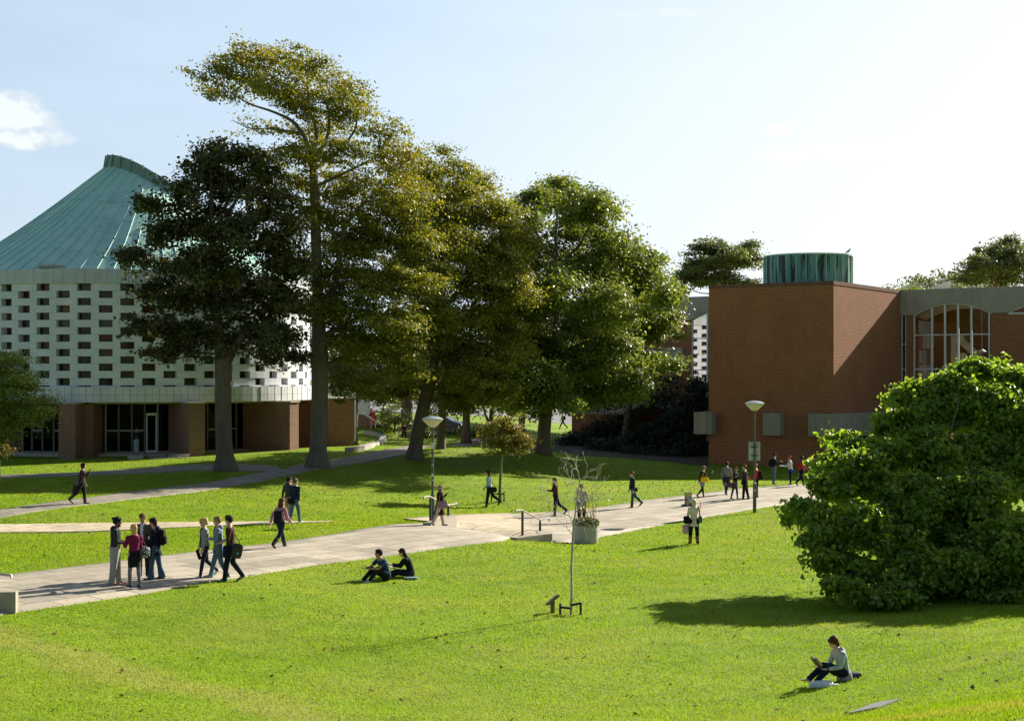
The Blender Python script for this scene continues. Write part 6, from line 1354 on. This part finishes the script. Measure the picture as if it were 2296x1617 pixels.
    pts = [e[0] for e in ex]+[TC_(z) for z, a, b in ts]+[TC_(0.318)]; rd = [e[1] for e in ex]+[(a*h*q+infT, b*h+infT) for z, a, b in ts]+[(0.046*h, 0.044*h)]
    t.tube(pts, rd, 16, side=sideY, round_=False)
    for s in (1, -1):
        sh, e, wr, d2 = A[s]
        if sleeve == 'long': t.tube([TC_(0.27)+Vector((0, s*sw*0.75, 0.01*h)), sh, sh.lerp(e, 0.5), e, e.lerp(wr, 0.4), wr-d2*0.002*h], [0.032*h, 0.037*h, 0.034*h, 0.031*h, 0.029*h, 0.0235*h], 10, round_=False)
        elif sleeve == 'rolled': t.tube([TC_(0.27)+Vector((0, s*sw*0.75, 0.01*h)), sh, sh.lerp(e, 0.5), e, e.lerp(wr, 0.12)], [0.032*h, 0.037*h, 0.034*h, 0.032*h, 0.031*h], 10)
        else: t.tube([TC_(0.27)+Vector((0, s*sw*0.75, 0.01*h)), sh, sh.lerp(e, 0.62)], [0.032*h, 0.037*h, 0.036*h], 10)
    if hoodc is not None or po.get('hood'):
        t.tube([TC_(0.27)+RL @ Vector((-0.050*h, 0, 0)), TC_(0.30)+RL @ Vector((-0.055*h, 0, 0)), TC_(0.335)+RL @ Vector((-0.035*h, 0, 0))], [(0.05*h, 0.022*h), (0.065*h, 0.032*h), (0.05*h, 0.03*h)], 10, side=sideY, round_=True)
    o = t.build('coat' if hem < -0.12 else 'top', tm, root, smooth=True); remesh(o, max(vs, 0.011), 1)
    if scarf is not None:
        s_ = MB(); s_.tube([TC_(0.295), TC_(0.315), TC_(0.335)], [(0.065*h, 0.06*h), (0.058*h, 0.055*h), (0.042*h, 0.042*h)], 12, side=sideY, round_=True); s_.tube([TC_(0.31)+RL @ Vector((0.045*h, 0, 0)), TC_(0.22)+RL @ Vector((0.068*h, 0.01*h, 0))], [(0.03*h, 0.012*h), (0.025*h, 0.01*h)], 8, side=sideY, round_=True)
        s_.build('scarf', cloth('scarf', scarf), root, smooth=True)
    if open_inner is not None:       # shirt showing in the opening of the jacket
        s_ = MB(); s_.tube([TC_(z)+RL @ Vector((0.020*h, 0, 0)) for z in (0.0, 0.08, 0.16, 0.24, 0.29, 0.318)], [(0.040*h, 0.066*h), (0.036*h, 0.058*h), (0.040*h, 0.058*h), (0.045*h, 0.062*h), (0.045*h, 0.052*h), (0.036*h, 0.036*h)], 12, side=sideY, round_=True); s_.build('shirt', cloth('shirt', open_inner), root, smooth=True)
    if collar is not None:
        s_ = MB(); s_.tube([TC_(0.305), TC_(0.335)], [(0.046*h, 0.046*h), (0.038*h, 0.040*h)], 12, side=sideY); s_.build('collar', cloth('collar', collar), root, smooth=True)
    root['_h'] = h
    del root['_h']
    Rz = Matrix.Rotation(R(face), 3, 'Z'); base = Vector(g)
    info = dict(root=root, h=h, hand={s: base+Rz @ (A[s][2]+A[s][3]*0.06*h) for s in (1, -1)}, sh={s: base+Rz @ A[s][0] for s in (1, -1)}, P=lambda x, y, z: base+Rz @ Vector((x*h, y*h, z*h)), T=lambda x, y, z: base+Rz @ T(x, y, z), H0=H0, Rz=Rz, face=face)
    return info
M['eye'] = plain('eye', (0.03, 0.02, 0.015), 0.2); M['lip'] = plain('lip', (0.32, 0.11, 0.09), 0.5)
def rbox(mb, c, s, n=12, m=8, p=0.45, Mx=None):
    """superellipsoid: a soft box"""
    def f(v, e): return math.copysign(abs(v)**e, v)
    base = len(mb.v)
    for i in range(m+1):
        ph = -math.pi/2+math.pi*i/m
        for k in range(n):
            th = 2*math.pi*k/n; q = Vector((s[0]*f(math.cos(ph), p)*f(math.cos(th), p), s[1]*f(math.cos(ph), p)*f(math.sin(th), p), s[2]*f(math.sin(ph), p)))
            if Mx: q = Mx @ q
            mb.v.append(tuple(Vector(c)+q))
    for i in range(m):
        for k in range(n): a = base+i*n+k; b = base+i*n+(k+1) % n; mb.f.append((a, b, b+n, a+n)); mb.mi.append(mb.cur)
def backpack(I, label, c, side=0.0, z=0.17, sc=1.0, slung=False):
    h = I['h']; o = I['T'](-0.115, side, z); root = empty('backpack', o, R(I['face']), label, 'backpack'); mt = cloth('bag_cloth', c)
    mb = MB(); rbox(mb, (0, 0, 0), (0.075*sc, 0.145*sc, 0.22*sc)); mb.build('body', mt, root, smooth=True)
    mb = MB(); rbox(mb, (-0.085*sc, 0, -0.07*sc), (0.035*sc, 0.11*sc, 0.11*sc)); mb.build('pocket', mt, root, smooth=True)
    for s in ((1, -1) if not slung else (1,)):
        mb = MB(); mb.tube([(0.03, s*0.08, 0.19*sc), (0.115, s*0.10, 0.235*sc), (0.225, s*0.105, 0.17*sc), (0.25, s*0.11, 0.05), (0.16, s*0.155, -0.08), (0.03, s*0.12, -0.18*sc)], 0.016, 6, side=(0, 1, 0)); mb.build('strap', mt, root)
    return root
def bag(I, at, label, c, size=(0.15, 0.06, 0.12), strap=None, mt=None, cat='bag', name='shoulder_bag', tilt=0.0, c2=None):
    """at: world point of the bag's centre; strap: world points the strap runs over"""
    root = empty(name, at, R(I['face']), label, cat); mt = mt or cloth('bag_cloth', c)
    Mx = Matrix.Rotation(R(tilt), 3, 'Y'); mb = MB(); rbox(mb, (0, 0, 0), size, p=0.5, Mx=Mx); mb.build('body', mt, root, smooth=True)
    Ri = I['Rz'].inverted()
    if strap:
        P = [Ri @ (Vector(q)-Vector(at)) for q in strap]; P = [Vector((-size[0]*0.7, 0, size[2]*0.7))]+P+[Vector((size[0]*0.7, 0, size[2]*0.7))]
        mb = MB(); mb.tube(resample(P, 14), 0.013, 6); mb.build('strap', mt if c2 is None else cloth('bag_cloth', c2), root)
    return root
WALK = dict(lt=(24, 6, 3), rt=(-14, 32, 3), la=(-16, 8, 14), ra=(18, 8, 20), lean=3)
WALK2 = dict(rt=(24, 6, 3), lt=(-14, 32, 3), ra=(-16, 8, 14), la=(18, 8, 20), lean=3)
HOLD = dict(la=(4, 8, 78, 38), ra=(4, 8, 78, 38))
def P_(a, **k): d = dict(a); d.update(k); return d
DEN = (0.055, 0.10, 0.16); DDEN = (0.014, 0.022, 0.045); NAVY = (0.014, 0.018, 0.04); BLK = (0.012, 0.012, 0.014); CHAR = (0.035, 0.037, 0.042)
# group of four on the path
p = person(258, 1311, 12, 1.80, 'bearded man with tied-back hair in charcoal hoodie and baggy pale grey trousers, leftmost of four', P_(HOLD, beard=True, lt=(6, 4, 6), rt=(-4, 2, 6), hood=True, head=(0, 8)), 'dark', 'bun', (0.012, 0.011, 0.012), CHAR, botc=(0.33, 0.32, 0.30), loose=1.9, flare=0.01, shoe=(0.30, 0.04, 0.04), fine=True, collar=(0.4, 0.05, 0.04))
p = person(301, 1317, 125, 1.66, 'blonde woman seen from behind in a burgundy jacket, black skirt and grey tights', P_(HOLD, lt=(4, 2, 3), rt=(-6, 4, 2), la=(20, 10, 70, 20)), 'fair', 'wavy', (0.50, 0.33, 0.15), (0.16, 0.012, 0.06), bottom='skirt', botc=BLK, tights=(0.17, 0.17, 0.18), fem=True, fine=True, hem=0.02)
bag(p, p['T'](-0.03, -0.165, 0.03), 'black and white patterned handbag on the shoulder of the woman in burgundy', None, (0.20, 0.10, 0.15), [p['sh'][-1]+Vector((0, 0, 0.07))], cloth('patterned_bag', (0.62, 0.60, 0.58), 'check', (0.03, 0.03, 0.05), 16), c2=(0.16, 0.012, 0.06))
p = person(322, 1297, 262, 1.80, 'crop-haired man in white shirt and open brown jacket, half hidden behind the blonde woman', P_(HOLD, head=(0, 26), lt=(3, 2, 4), rt=(-3, 2, 4), ra=(14, 10, 60, 15), la=(4, 8, 20)), 'tan', 'crop', (0.10, 0.045, 0.02), (0.10, 0.085, 0.06), botc=(0.035, 0.025, 0.02), shoe=(0.6, 0.58, 0.55), fine=True, open_inner=(0.62, 0.63, 0.68), hem=-0.08)
backpack(p, 'dark backpack slung behind the crop-haired man', (0.02, 0.022, 0.04), side=-0.08)
p = person(349, 1300, 178, 1.70, 'brown-bobbed woman in a navy hooded coat and flared jeans, rightmost of the four talking', P_({}, lt=(10, 6, 4), rt=(-8, 4, 3), la=(14, 8, 50), ra=(12, 8, 45), head=(0, 16), hood=True), 'fair', 'bob', (0.035, 0.015, 0.012), (0.012, 0.014, 0.035), hem=-0.12, botc=DEN, flare=0.030, shoe=BLK, fem=True, fine=True)
backpack(p, 'black backpack on the woman in the navy coat', (0.012, 0.011, 0.013), z=0.16)
bag(p, p['T'](0.10, 0.10, -0.03), 'black jacket hung over the arm of the woman in the navy coat', BLK, (0.10, 0.07, 0.22), None, name='folded_jacket', cat='jacket')
# three walking
p = person(460, 1296, 205, 1.68, 'blonde woman in sunglasses, pale cardigan and dark leggings, leftmost of three walking abreast', P_(WALK, shades=True, ra=(6, 12, 6), la=(8, 14, 10), rt=(-10, 38, 3), lt=(14, 4, 3)), 'fair', 'curly', (0.55, 0.36, 0.17), (0.30, 0.30, 0.31), open_inner=(0.03, 0.028, 0.03), botc=(0.02, 0.025, 0.05), loose=0.4, shoe=(0.65, 0.62, 0.6), fem=True, fine=True)
bag(p, p['hand'][-1]+Vector((0.0, 0, -0.10)), 'black jacket trailing from the hand of the blonde woman in sunglasses', BLK, (0.05, 0.04, 0.15), None, name='folded_jacket', cat='jacket', tilt=18)
p = person(491, 1299, 190, 1.72, 'fair-haired youth in blue tee, open pale hoodie and light jeans, middle of the three', P_(WALK2, la=(6, 8, 90, 30), ra=(2, 10, 16), hood=True, lt=(-8, 18, 3), rt=(18, 4, 3)), 'fair', 'short', (0.30, 0.17, 0.07), (0.22, 0.27, 0.36), open_inner=(0.02, 0.035, 0.09), botc=(0.10, 0.16, 0.22), shoe=(0.35, 0.38, 0.38), fine=True)
p = person(518, 1303, 186, 1.83, 'tall youth in a brown shirt with rolled sleeves and black jeans, rightmost of the three', P_(WALK, la=(8, 10, 62, 35), ra=(10, 8, 60, 20), head=(-25, 4), lt=(14, 6, 3), rt=(-6, 30, 3)), 'fair', 'short', (0.035, 0.02, 0.012), (0.075, 0.035, 0.022), sleeve='rolled', botc=(0.012, 0.015, 0.022), shoe=(0.10, 0.17, 0.20), fine=True)
b = bag(p, p['T'](-0.10, 0.14, -0.05), 'dark grey messenger bag with a blue badge on the hip of the brown-shirted youth', (0.045, 0.048, 0.045), (0.15, 0.07, 0.21), [p['sh'][-1]+Vector((0, 0, 0.06))], tilt=-12)
mb = MB(); mb.lathe((0, 0, 0), [(0.035, 0), (0.035, 0.006)], 16)
for i, v_ in enumerate(mb.v): mb.v[i] = (v_[0]-0.02, 0.072+v_[2], v_[1]-0.06)
mb.build('badge', plain('blue_badge', (0.10, 0.30, 0.50), 0.5, 0.4, 40), b)
bag(p, p['T'](0.08, 0.05, -0.06), 'navy jacket bundled in front of the youth in the brown shirt', NAVY, (0.08, 0.14, 0.17), None, name='folded_jacket', cat='jacket')
# striding woman in plaid and the couple behind
p = person(629, 1229, 55, 1.70, 'auburn-haired woman in a pink plaid shirt and dark jeans striding along the path', P_(WALK, lt=(28, 8, 4), rt=(-24, 26, 4), la=(-30, 24, 22), ra=(12, 10, 30), lean=4), 'fair', 'long', (0.10, 0.03, 0.015), topm=cloth('plaid_pink', (0.62, 0.42, 0.48), 'plaid', (0.30, 0.05, 0.10), 40), botc=DDEN, loose=0.7, boots=(0.035, 0.025, 0.02), fem=True, fine=True)
backpack(p, 'black rucksack low on the back of the woman in pink plaid', (0.014, 0.014, 0.02), z=0.11, side=-0.03)
p = person(647, 1170, 65, 1.76, 'dark-haired man in a charcoal hoodie and beige trousers, left one of the pair walking away', P_(WALK, head=(-40, 0), hood=True, lt=(8, 4, 3), rt=(-8, 14, 3)), 'fair', 'short', (0.02, 0.014, 0.01), (0.055, 0.06, 0.062), botc=(0.36, 0.28, 0.19), shoe=(0.2, 0.16, 0.12))
p = person(661, 1172, 60, 1.76, 'man in a navy jumper and blue jeans, right one of the pair walking away', P_(WALK2, head=(-20, 0), lt=(-6, 10, 3), rt=(12, 4, 3)), 'fair', 'short', (0.16, 0.11, 0.06), (0.018, 0.028, 0.06), botc=(0.09, 0.15, 0.24), shoe=(0.3, 0.33, 0.36), collar=(0.4, 0.45, 0.55))
bag(p, p['T'](-0.10, 0.03, -0.03), 'black shoulder bag on the back of the man in the navy jumper', BLK, (0.10, 0.15, 0.12), [p['sh'][1]+Vector((0, 0, 0.06))])
# walker on the left path
p = person(184, 1131, 10, 1.74, 'woman in a plum jumper, hand to her mouth, on the shaded left path', P_(WALK, lt=(10, 4, 3), rt=(-26, 22, 3), ra=(38, 6, 118, 10), la=(0, 8, 20)), 'fair', 'bob', (0.045, 0.018, 0.014), (0.075, 0.030, 0.035), botc=(0.022, 0.018, 0.018), boots=(0.06, 0.035, 0.02), fem=True)
backpack(p, 'worn grey canvas bag on the back of the woman on the left path', (0.13, 0.12, 0.10), z=0.06, side=-0.06)
bag(p, p['T'](-0.15, -0.06, -0.12), 'dark coat dangling behind the woman on the left path', (0.03, 0.028, 0.022), (0.09, 0.07, 0.24), None, name='folded_coat', cat='coat', tilt=14)
# person at the door
th = 17.0; q = rp(15.5, 13.6, GZ+0.32)+Vector((BC.x, BC.y, GZ))
p = person(263, 1026, -60, 1.66, 'person in a black top and long blue checked skirt standing by the round building door', P_({}, la=(50, 8, 110, 20), ra=(20, 10, 70, 20)), 'tan', 'bob', (0.015, 0.012, 0.01), (0.015, 0.015, 0.018), bottom='long_skirt', botm=cloth('checked_skirt', (0.12, 0.17, 0.26), 'plaid', (0.30, 0.38, 0.45), 30), fem=True, at=q)
# seated pair on the grass
SIT = dict(sit=True, lt=(128, 104, 4), rt=(122, 98, 4), lean=2, slump=0.9, la=(48, 10, 42, 30), ra=(48, 10, 42, 30), lf=0, rf=0)
g = G(866, 1302)
p = person(866, 1302, 215, 1.78, 'man in a blue tee and black jeans sitting on the grass hugging his knees', P_(SIT, head=(-25, 0), lean=4), 'tan', 'short', (0.03, 0.016, 0.01), (0.022, 0.055, 0.13), sleeve='short', botc=(0.016, 0.02, 0.026), shoe=(0.65, 0.68, 0.72), fine=True)
p = person(921, 1295, 190, 1.66, 'long-haired woman in a black cardigan sitting on the grass beside the man in blue', P_(SIT, lt=(96, 30, 8), rt=(100, 50, 6), la=(40, 8, 60, 20), ra=(40, 8, 60, 20), lf=50, rf=40, head=(0, 22)), 'fair', 'long', (0.045, 0.024, 0.014), BLK, botc=(0.015, 0.016, 0.02), fem=True, fine=True)
b = bag(p, p['P'](0.33, 0.0, 0.19), 'open white book on the lap of the seated woman in black', None, (0.13, 0.10, 0.018), None, plain('book_paper', (0.68, 0.67, 0.66), 0.7), 'book', 'book', tilt=-15)
bag(p, p['P'](0.02, 0.20, 0.02), 'flattened pale blue bag on the grass between the seated pair', (0.22, 0.33, 0.40), (0.22, 0.12, 0.03), None)
# headscarf woman, lamp post
p = person(985, 1180, 20, 1.60, 'woman in a cream headscarf and long dark brown coat at the top of the steps', P_(WALK, lt=(18, 6, 3), rt=(-20, 10, 3), la=(40, 8, 95, 20), ra=(10, 8, 40)), 'tan', 'scarf', top=(0.040, 0.014, 0.010), hem=-0.24, botc=(0.50, 0.44, 0.34), shoe=(0.03, 0.02, 0.015), fem=True, loose=1.4)
bag(p, p['T'](0.02, -0.175, 0.02), 'large mauve tote on the shoulder of the woman in the headscarf', (0.26, 0.17, 0.19), (0.22, 0.06, 0.15), [p['sh'][-1]+Vector((0, 0, 0.06))], name='tote_bag')
p = person(1097, 1137, 178, 1.78, 'man in a pale blue shirt and black trousers walking left past the staked maple', P_(WALK, lt=(10, 3, 3), rt=(-26, 28, 3), la=(6, 8, 30, 20), ra=(10, 8, 24)), 'fair', 'wavy', (0.04, 0.022, 0.014), (0.36, 0.42, 0.58), botc=(0.012, 0.013, 0.018), shoe=(0.02, 0.02, 0.02))
bag(p, p['T'](-0.10, 0.13, -0.04), 'black messenger bag on the hip of the man in the pale blue shirt', (0.02, 0.02, 0.022), (0.21, 0.07, 0.14), [p['sh'][-1]+Vector((0, 0, 0.05))], name='messenger_bag')
p = person(1246, 1158, 188, 1.76, 'person in sunglasses, brown leather jacket and black scarf on the path before the planter', P_(WALK, shades=True, lt=(6, 3, 3), rt=(-24, 30, 3), la=(24, 10, 75, 20), ra=(20, 8, 75, 15)), 'fair', 'short', (0.16, 0.06, 0.025), (0.060, 0.028, 0.016), botc=(0.016, 0.018, 0.024), shoe=(0.02, 0.02, 0.025), scarf=(0.015, 0.015, 0.018))
p = person(1304, 1172, 85, 1.66, 'woman in a loose grey-white cape seen from behind beyond the planter', P_({}, la=(10, 22, 40), ra=(10, 22, 40)), 'fair', 'short', (0.25, 0.12, 0.05), (0.36, 0.36, 0.34), hem=-0.12, botc=BLK, fem=True, loose=1.5)
p = person(1419, 1139, 195, 1.76, 'woman in a dark green jumper and jeans walking left on the path behind the planter', P_(WALK, lt=(8, 3, 3), rt=(-26, 24, 3), la=(-2, 8, 8), ra=(4, 8, 8)), 'fair', 'short', (0.14, 0.06, 0.03), (0.018, 0.028, 0.025), botc=(0.035, 0.06, 0.10), boots=(0.02, 0.015, 0.015), fem=True, scarf=(0.05, 0.07, 0.065), loose=0.7)
bag(p, p['T'](-0.085, 0.03, -0.02), 'small dark bag behind the woman in the dark green jumper', (0.02, 0.02, 0.022), (0.06, 0.10, 0.10), None)
# group near the poster stand and lamp
p = person(1575, 1117, 25, 1.68, 'woman in an olive top, grey shorts and black tights looking at a phone', P_(WALK, lt=(12, 4, 3), rt=(-14, 30, 3), ra=(38, 8, 90, 0), la=(-14, 14, 10), head=(0, 18)), 'fair', 'bun', (0.16, 0.09, 0.05), (0.055, 0.055, 0.02), bottom='shorts', botc=(0.25, 0.26, 0.28), tights=(0.012, 0.011, 0.012), fem=True)
bag(p, p['T'](-0.02, -0.155, 0.07), 'bright yellow shoulder bag on the woman in the olive top', (0.85, 0.55, 0.01), (0.23, 0.07, 0.14), [p['sh'][-1]+Vector((0, 0, 0.06))])
bag(p, p['hand'][-1]+Vector((0.02, 0, 0.05)), 'pale phone held up by the woman in the olive top', None, (0.012, 0.035, 0.065), None, plain('phone', (0.5, 0.5, 0.52), 0.2), 'phone', 'phone')
p = person(1629, 1110, 60, 1.82, 'dark-haired man in a long light grey coat and blue jeans walking away', P_(WALK, lt=(22, 6, 4), rt=(-22, 18, 4)), 'fair', 'short', (0.025, 0.018, 0.014), (0.24, 0.225, 0.19), hem=-0.20, botc=(0.04, 0.08, 0.17), shoe=(0.10, 0.05, 0.03))
bag(p, p['T'](-0.09, -0.02, -0.05), 'big dark messenger bag across the back of the man in the grey coat', (0.03, 0.025, 0.035), (0.06, 0.20, 0.16), [p['T'](-0.08, 0.1, 0.2), p['sh'][1]+Vector((0, 0, 0.06))], name='messenger_bag')
p = person(1648, 1120, 330, 1.68, 'woman with reddish hair in a black jacket, mauve skirt and black leggings, arms folded', P_({}, la=(20, 8, 85, 50), ra=(20, 8, 85, 50), lt=(8, 4, 4), rt=(-10, 4, 4)), 'fair', 'long', (0.16, 0.06, 0.03), (0.018, 0.015, 0.018), bottom='skirt', botc=(0.11, 0.07, 0.085), tights=(0.013, 0.012, 0.014), shoe=(0.36, 0.24, 0.2), fem=True, hem=0.0)
bag(p, p['T'](-0.09, -0.12, -0.08), 'plum shoulder bag on the woman in the mauve skirt', (0.13, 0.06, 0.075), (0.13, 0.06, 0.13), [p['sh'][-1]+Vector((0, 0, 0.06))])
p = person(1671, 1121, 165, 1.80, 'man in a dark brown jumper, hands held in front, just left of the lamp post', P_({}, la=(22, 8, 72, 15), ra=(22, 8, 72, 15), lt=(8, 4, 5), rt=(-8, 4, 5)), 'fair', 'short', (0.14, 0.085, 0.04), (0.055, 0.042, 0.032), botc=(0.012, 0.011, 0.013), shoe=(0.02, 0.02, 0.03))
bag(p, p['T'](0.06, 0.14, -0.02), 'black bag hanging in front of the man in the dark brown jumper', BLK, (0.08, 0.05, 0.13), [p['sh'][1]+Vector((0, 0, 0.05))])
p = person(1696, 1117, 175, 1.80, 'person in a red jacket standing right behind the lamp post', P_({}, la=(16, 8, 60, 10), ra=(12, 8, 40)), 'fair', 'crop', (0.28, 0.2, 0.12), (0.50, 0.03, 0.035), botc=(0.016, 0.012, 0.012))
backpack(p, 'black backpack on the person in red behind the lamp post', (0.02, 0.018, 0.018), z=0.13, sc=1.15)
p = person(1735, 1086, 5, 1.84, 'man in a navy jacket and light jeans facing the ginger woman by the tower', P_({}, la=(22, 8, 95, 20), ra=(22, 8, 95, 20), head=(-10, 12)), 'fair', 'short', (0.02, 0.014, 0.01), (0.016, 0.018, 0.030), botc=(0.10, 0.16, 0.21), shoe=(0.04, 0.045, 0.06), loose=1.3)
backpack(p, 'black backpack on the man in the navy jacket near the tower', BLK, z=0.17)
p = person(1772, 1088, 182, 1.70, 'woman with curly ginger hair in a white long-sleeved top and dark jeans near the tower', P_({}, la=(30, 8, 55, 10), ra=(30, 8, 55, 10), head=(0, 14)), 'fair', 'curly', (0.30, 0.085, 0.015), (0.60, 0.60, 0.58), botc=(0.014, 0.02, 0.05), shoe=(0.06, 0.05, 0.12), fem=True, loose=0.7)
bag(p, p['T'](-0.03, 0.09, -0.03), 'bright blue bag at the waist of the ginger woman', (0.02, 0.06, 0.45), (0.13, 0.06, 0.09), None)
bag(p, p['hand'][1]+Vector((-0.06, 0, 0.04)), 'white papers in the hands of the ginger woman', None, (0.12, 0.10, 0.03), None, plain('paper_sheet', (0.7, 0.7, 0.72), 0.7), 'papers', 'papers')
p = person(1797, 1090, 30, 1.78, 'person in a red jacket and black trousers walking behind the big shrub', P_(WALK, lt=(20, 4, 3), rt=(-22, 30, 3)), 'dark', 'crop', (0.015, 0.012, 0.01), (0.38, 0.03, 0.045), botc=BLK, shoe=(0.03, 0.03, 0.035))
# cream cardigan woman on the lawn
p = person(1556, 1220, 95, 1.68, 'blonde woman seen from behind in a cream cardigan and tan boots on the lawn', P_({}, lt=(8, 3, 4), rt=(-8, 4, 3), ra=(60, 25, 110, 10), la=(2, 12, 14)), 'fair', 'wavy', (0.62, 0.50, 0.28), (0.80, 0.64, 0.50), hem=-0.12, botc=BLK, loose=1.25, boots=(0.22, 0.10, 0.035), fem=True, fine=True)
bag(p, p['T'](-0.06, -0.13, 0.03), 'grey leather handbag on the right shoulder of the woman in cream', (0.10, 0.12, 0.13), (0.12, 0.07, 0.13), [p['sh'][-1]+Vector((0, 0, 0.08))])
bag(p, p['hand'][1]+Vector((-0.02, 0, -0.20)), 'pink patterned carrier bag in the left hand of the woman in cream', None, (0.05, 0.16, 0.18), [p['hand'][1]], cloth('pink_bag', (0.60, 0.16, 0.28), 'check', (0.75, 0.45, 0.52), 8), name='carrier_bag', c2=(0.6, 0.16, 0.28))
bag(p, p['T'](-0.02, 0.17, 0.02), 'black coat bundled under the left arm of the woman in cream', BLK, (0.10, 0.12, 0.15), None, name='folded_coat', cat='coat')
# reading girl
p = person(1891, 1527, 198, 1.66, 'girl in a pale grey hoodie and navy cropped jeans sitting on the bank reading', P_(SIT, lean=-2, lt=(122, 84, 4), rt=(118, 86, 5), lf=10, rf=10, la=(18, 8, 66, 14), ra=(18, 8, 66, 14), head=(0, 32), slump=0.8, hood=True, bare=True), 'fair', 'bob', (0.10, 0.035, 0.018), (0.42, 0.46, 0.44), botc=NAVY, fem=True, fine=True)
hd = (p['hand'][1]+p['hand'][-1])/2; b = empty('book', hd+Vector((-0.03, 0, 0.05)), R(198), 'thick paperback held open by the reading girl', 'book')
mb = MB()
for s in (1, -1): mb.box(0, 0.19, 0, 0.12, -0.02, 0.02, Matrix.Rotation(R(-52), 4, 'Y') @ Matrix.Rotation(R(12*s), 4, 'X') @ Matrix.Scale(s, 4, (0, 1, 0)))
mb.build('pages', plain('page_edge', (0.55, 0.42, 0.24), 0.8), b)
mb = MB()
for s in (1, -1): mb.box(-0.004, 0.195, 0, 0.125, -0.027, -0.021, Matrix.Rotation(R(-52), 4, 'Y') @ Matrix.Rotation(R(12*s), 4, 'X') @ Matrix.Scale(s, 4, (0, 1, 0)))
mb.build('cover', plain('book_cover', (0.16, 0.07, 0.03), 0.5), b)
sh_ = MB(); h = 1.66; sh_.tube([Vector((-0.03, 0, 0.02)), Vector((-0.02, 0, 0.12)), Vector((-0.01, 0, 0.20))], [(0.19, 0.15), (0.185, 0.14), (0.17, 0.12)], 14, side=(0, 1, 0)); sh_.build('shirt_tail', cloth('check_shirt', (0.50, 0.45, 0.50), 'plaid', (0.05, 0.03, 0.07), 44), p['root'], smooth=True)
gq = G(1842, 1541); b = empty('plastic_bag', gq+Vector((0, 0, 0.05)), R(8), 'crumpled white plastic bag lying by the reading girl\'s feet', 'bag')
mb = MB(); rbox(mb, (0, 0, 0), (0.26, 0.13, 0.085), p=0.8); rbox(mb, (0.27, -0.02, -0.02), (0.10, 0.06, 0.04), p=0.8); o = mb.build('body', plain('white_plastic', (0.62, 0.66, 0.70), 0.35, 0.08, 5), b, smooth=True)
tx = bpy.data.textures.new('crumple', 'CLOUDS'); tx.noise_scale = 0.12; sb = o.modifiers.new('s', 'SUBSURF'); sb.levels = sb.render_levels = 2; d = o.modifiers.new('d', 'DISPLACE'); d.texture = tx; d.strength = 0.05
gq = G(1915, 1522); bag(p, gq+Vector((0.03, 0.15, 0.05)), 'dark shoulder bag lying on the grass behind the reading girl', (0.05, 0.055, 0.07), (0.14, 0.12, 0.06), None)
# far figures
p = person(0, 0, 270, 1.7, 'person in black with a red bag sitting on the park bench', P_(SIT, sit=0.10*1.7, lt=(88, 84, 6), rt=(88, 84, 6), lean=2, slump=0.6, la=(30, 8, 70, 20), ra=(30, 8, 70, 20)), 'tan', 'bob', (0.015, 0.012, 0.01), (0.016, 0.013, 0.013), botc=BLK, at=BENCH+Vector((-0.2, 0.0, 0.44-0.0)))
bag(p, p['P'](0.13, 0, 0.10), 'red handbag on the lap of the person on the bench', (0.30, 0.03, 0.035), (0.12, 0.17, 0.14), None)
p = person(832, 962, 30, 1.75, 'person in a red coat standing on the ramp steps beyond the garden wall', P_(WALK), 'tan', 'short', (0.2, 0.03, 0.03), (0.50, 0.025, 0.03), hem=-0.18, botc=(0.28, 0.26, 0.24), at=Vector((*PX(826+6, rmp.location.y-0.1), rmp.location.z+0.95)))
p = person(840, 966, 60, 1.70, 'person in a long bright red dress at the foot of the ramp steps', P_({}), 'tan', 'bob', (0.3, 0.03, 0.02), (0.75, 0.03, 0.03), hem=-0.05, bottom='long_skirt', botc=(0.75, 0.03, 0.03), fem=True, at=Vector((*PX(839, rmp.location.y-0.4), rmp.location.z+0.6)))
p = person(812, 950, 350, 1.72, 'person in a white top half hidden behind the ramp wall', P_({}), 'fair', 'bob', (0.12, 0.05, 0.02), (0.6, 0.6, 0.62), fem=True, at=Vector((*PX(812, rmp.location.y+1.5), rmp.location.z+2.0)))
p = person(1262, 962, 185, 1.74, 'distant walker with a small backpack on the sunny grass left of the dark shrubs', P_(WALK, lt=(28, 8, 3), rt=(-26, 20, 3)), 'tan', 'short', (0.1, 0.05, 0.03), (0.16, 0.13, 0.10), botc=(0.03, 0.03, 0.035))
backpack(p, 'small dark backpack on the distant walker', (0.03, 0.02, 0.02))
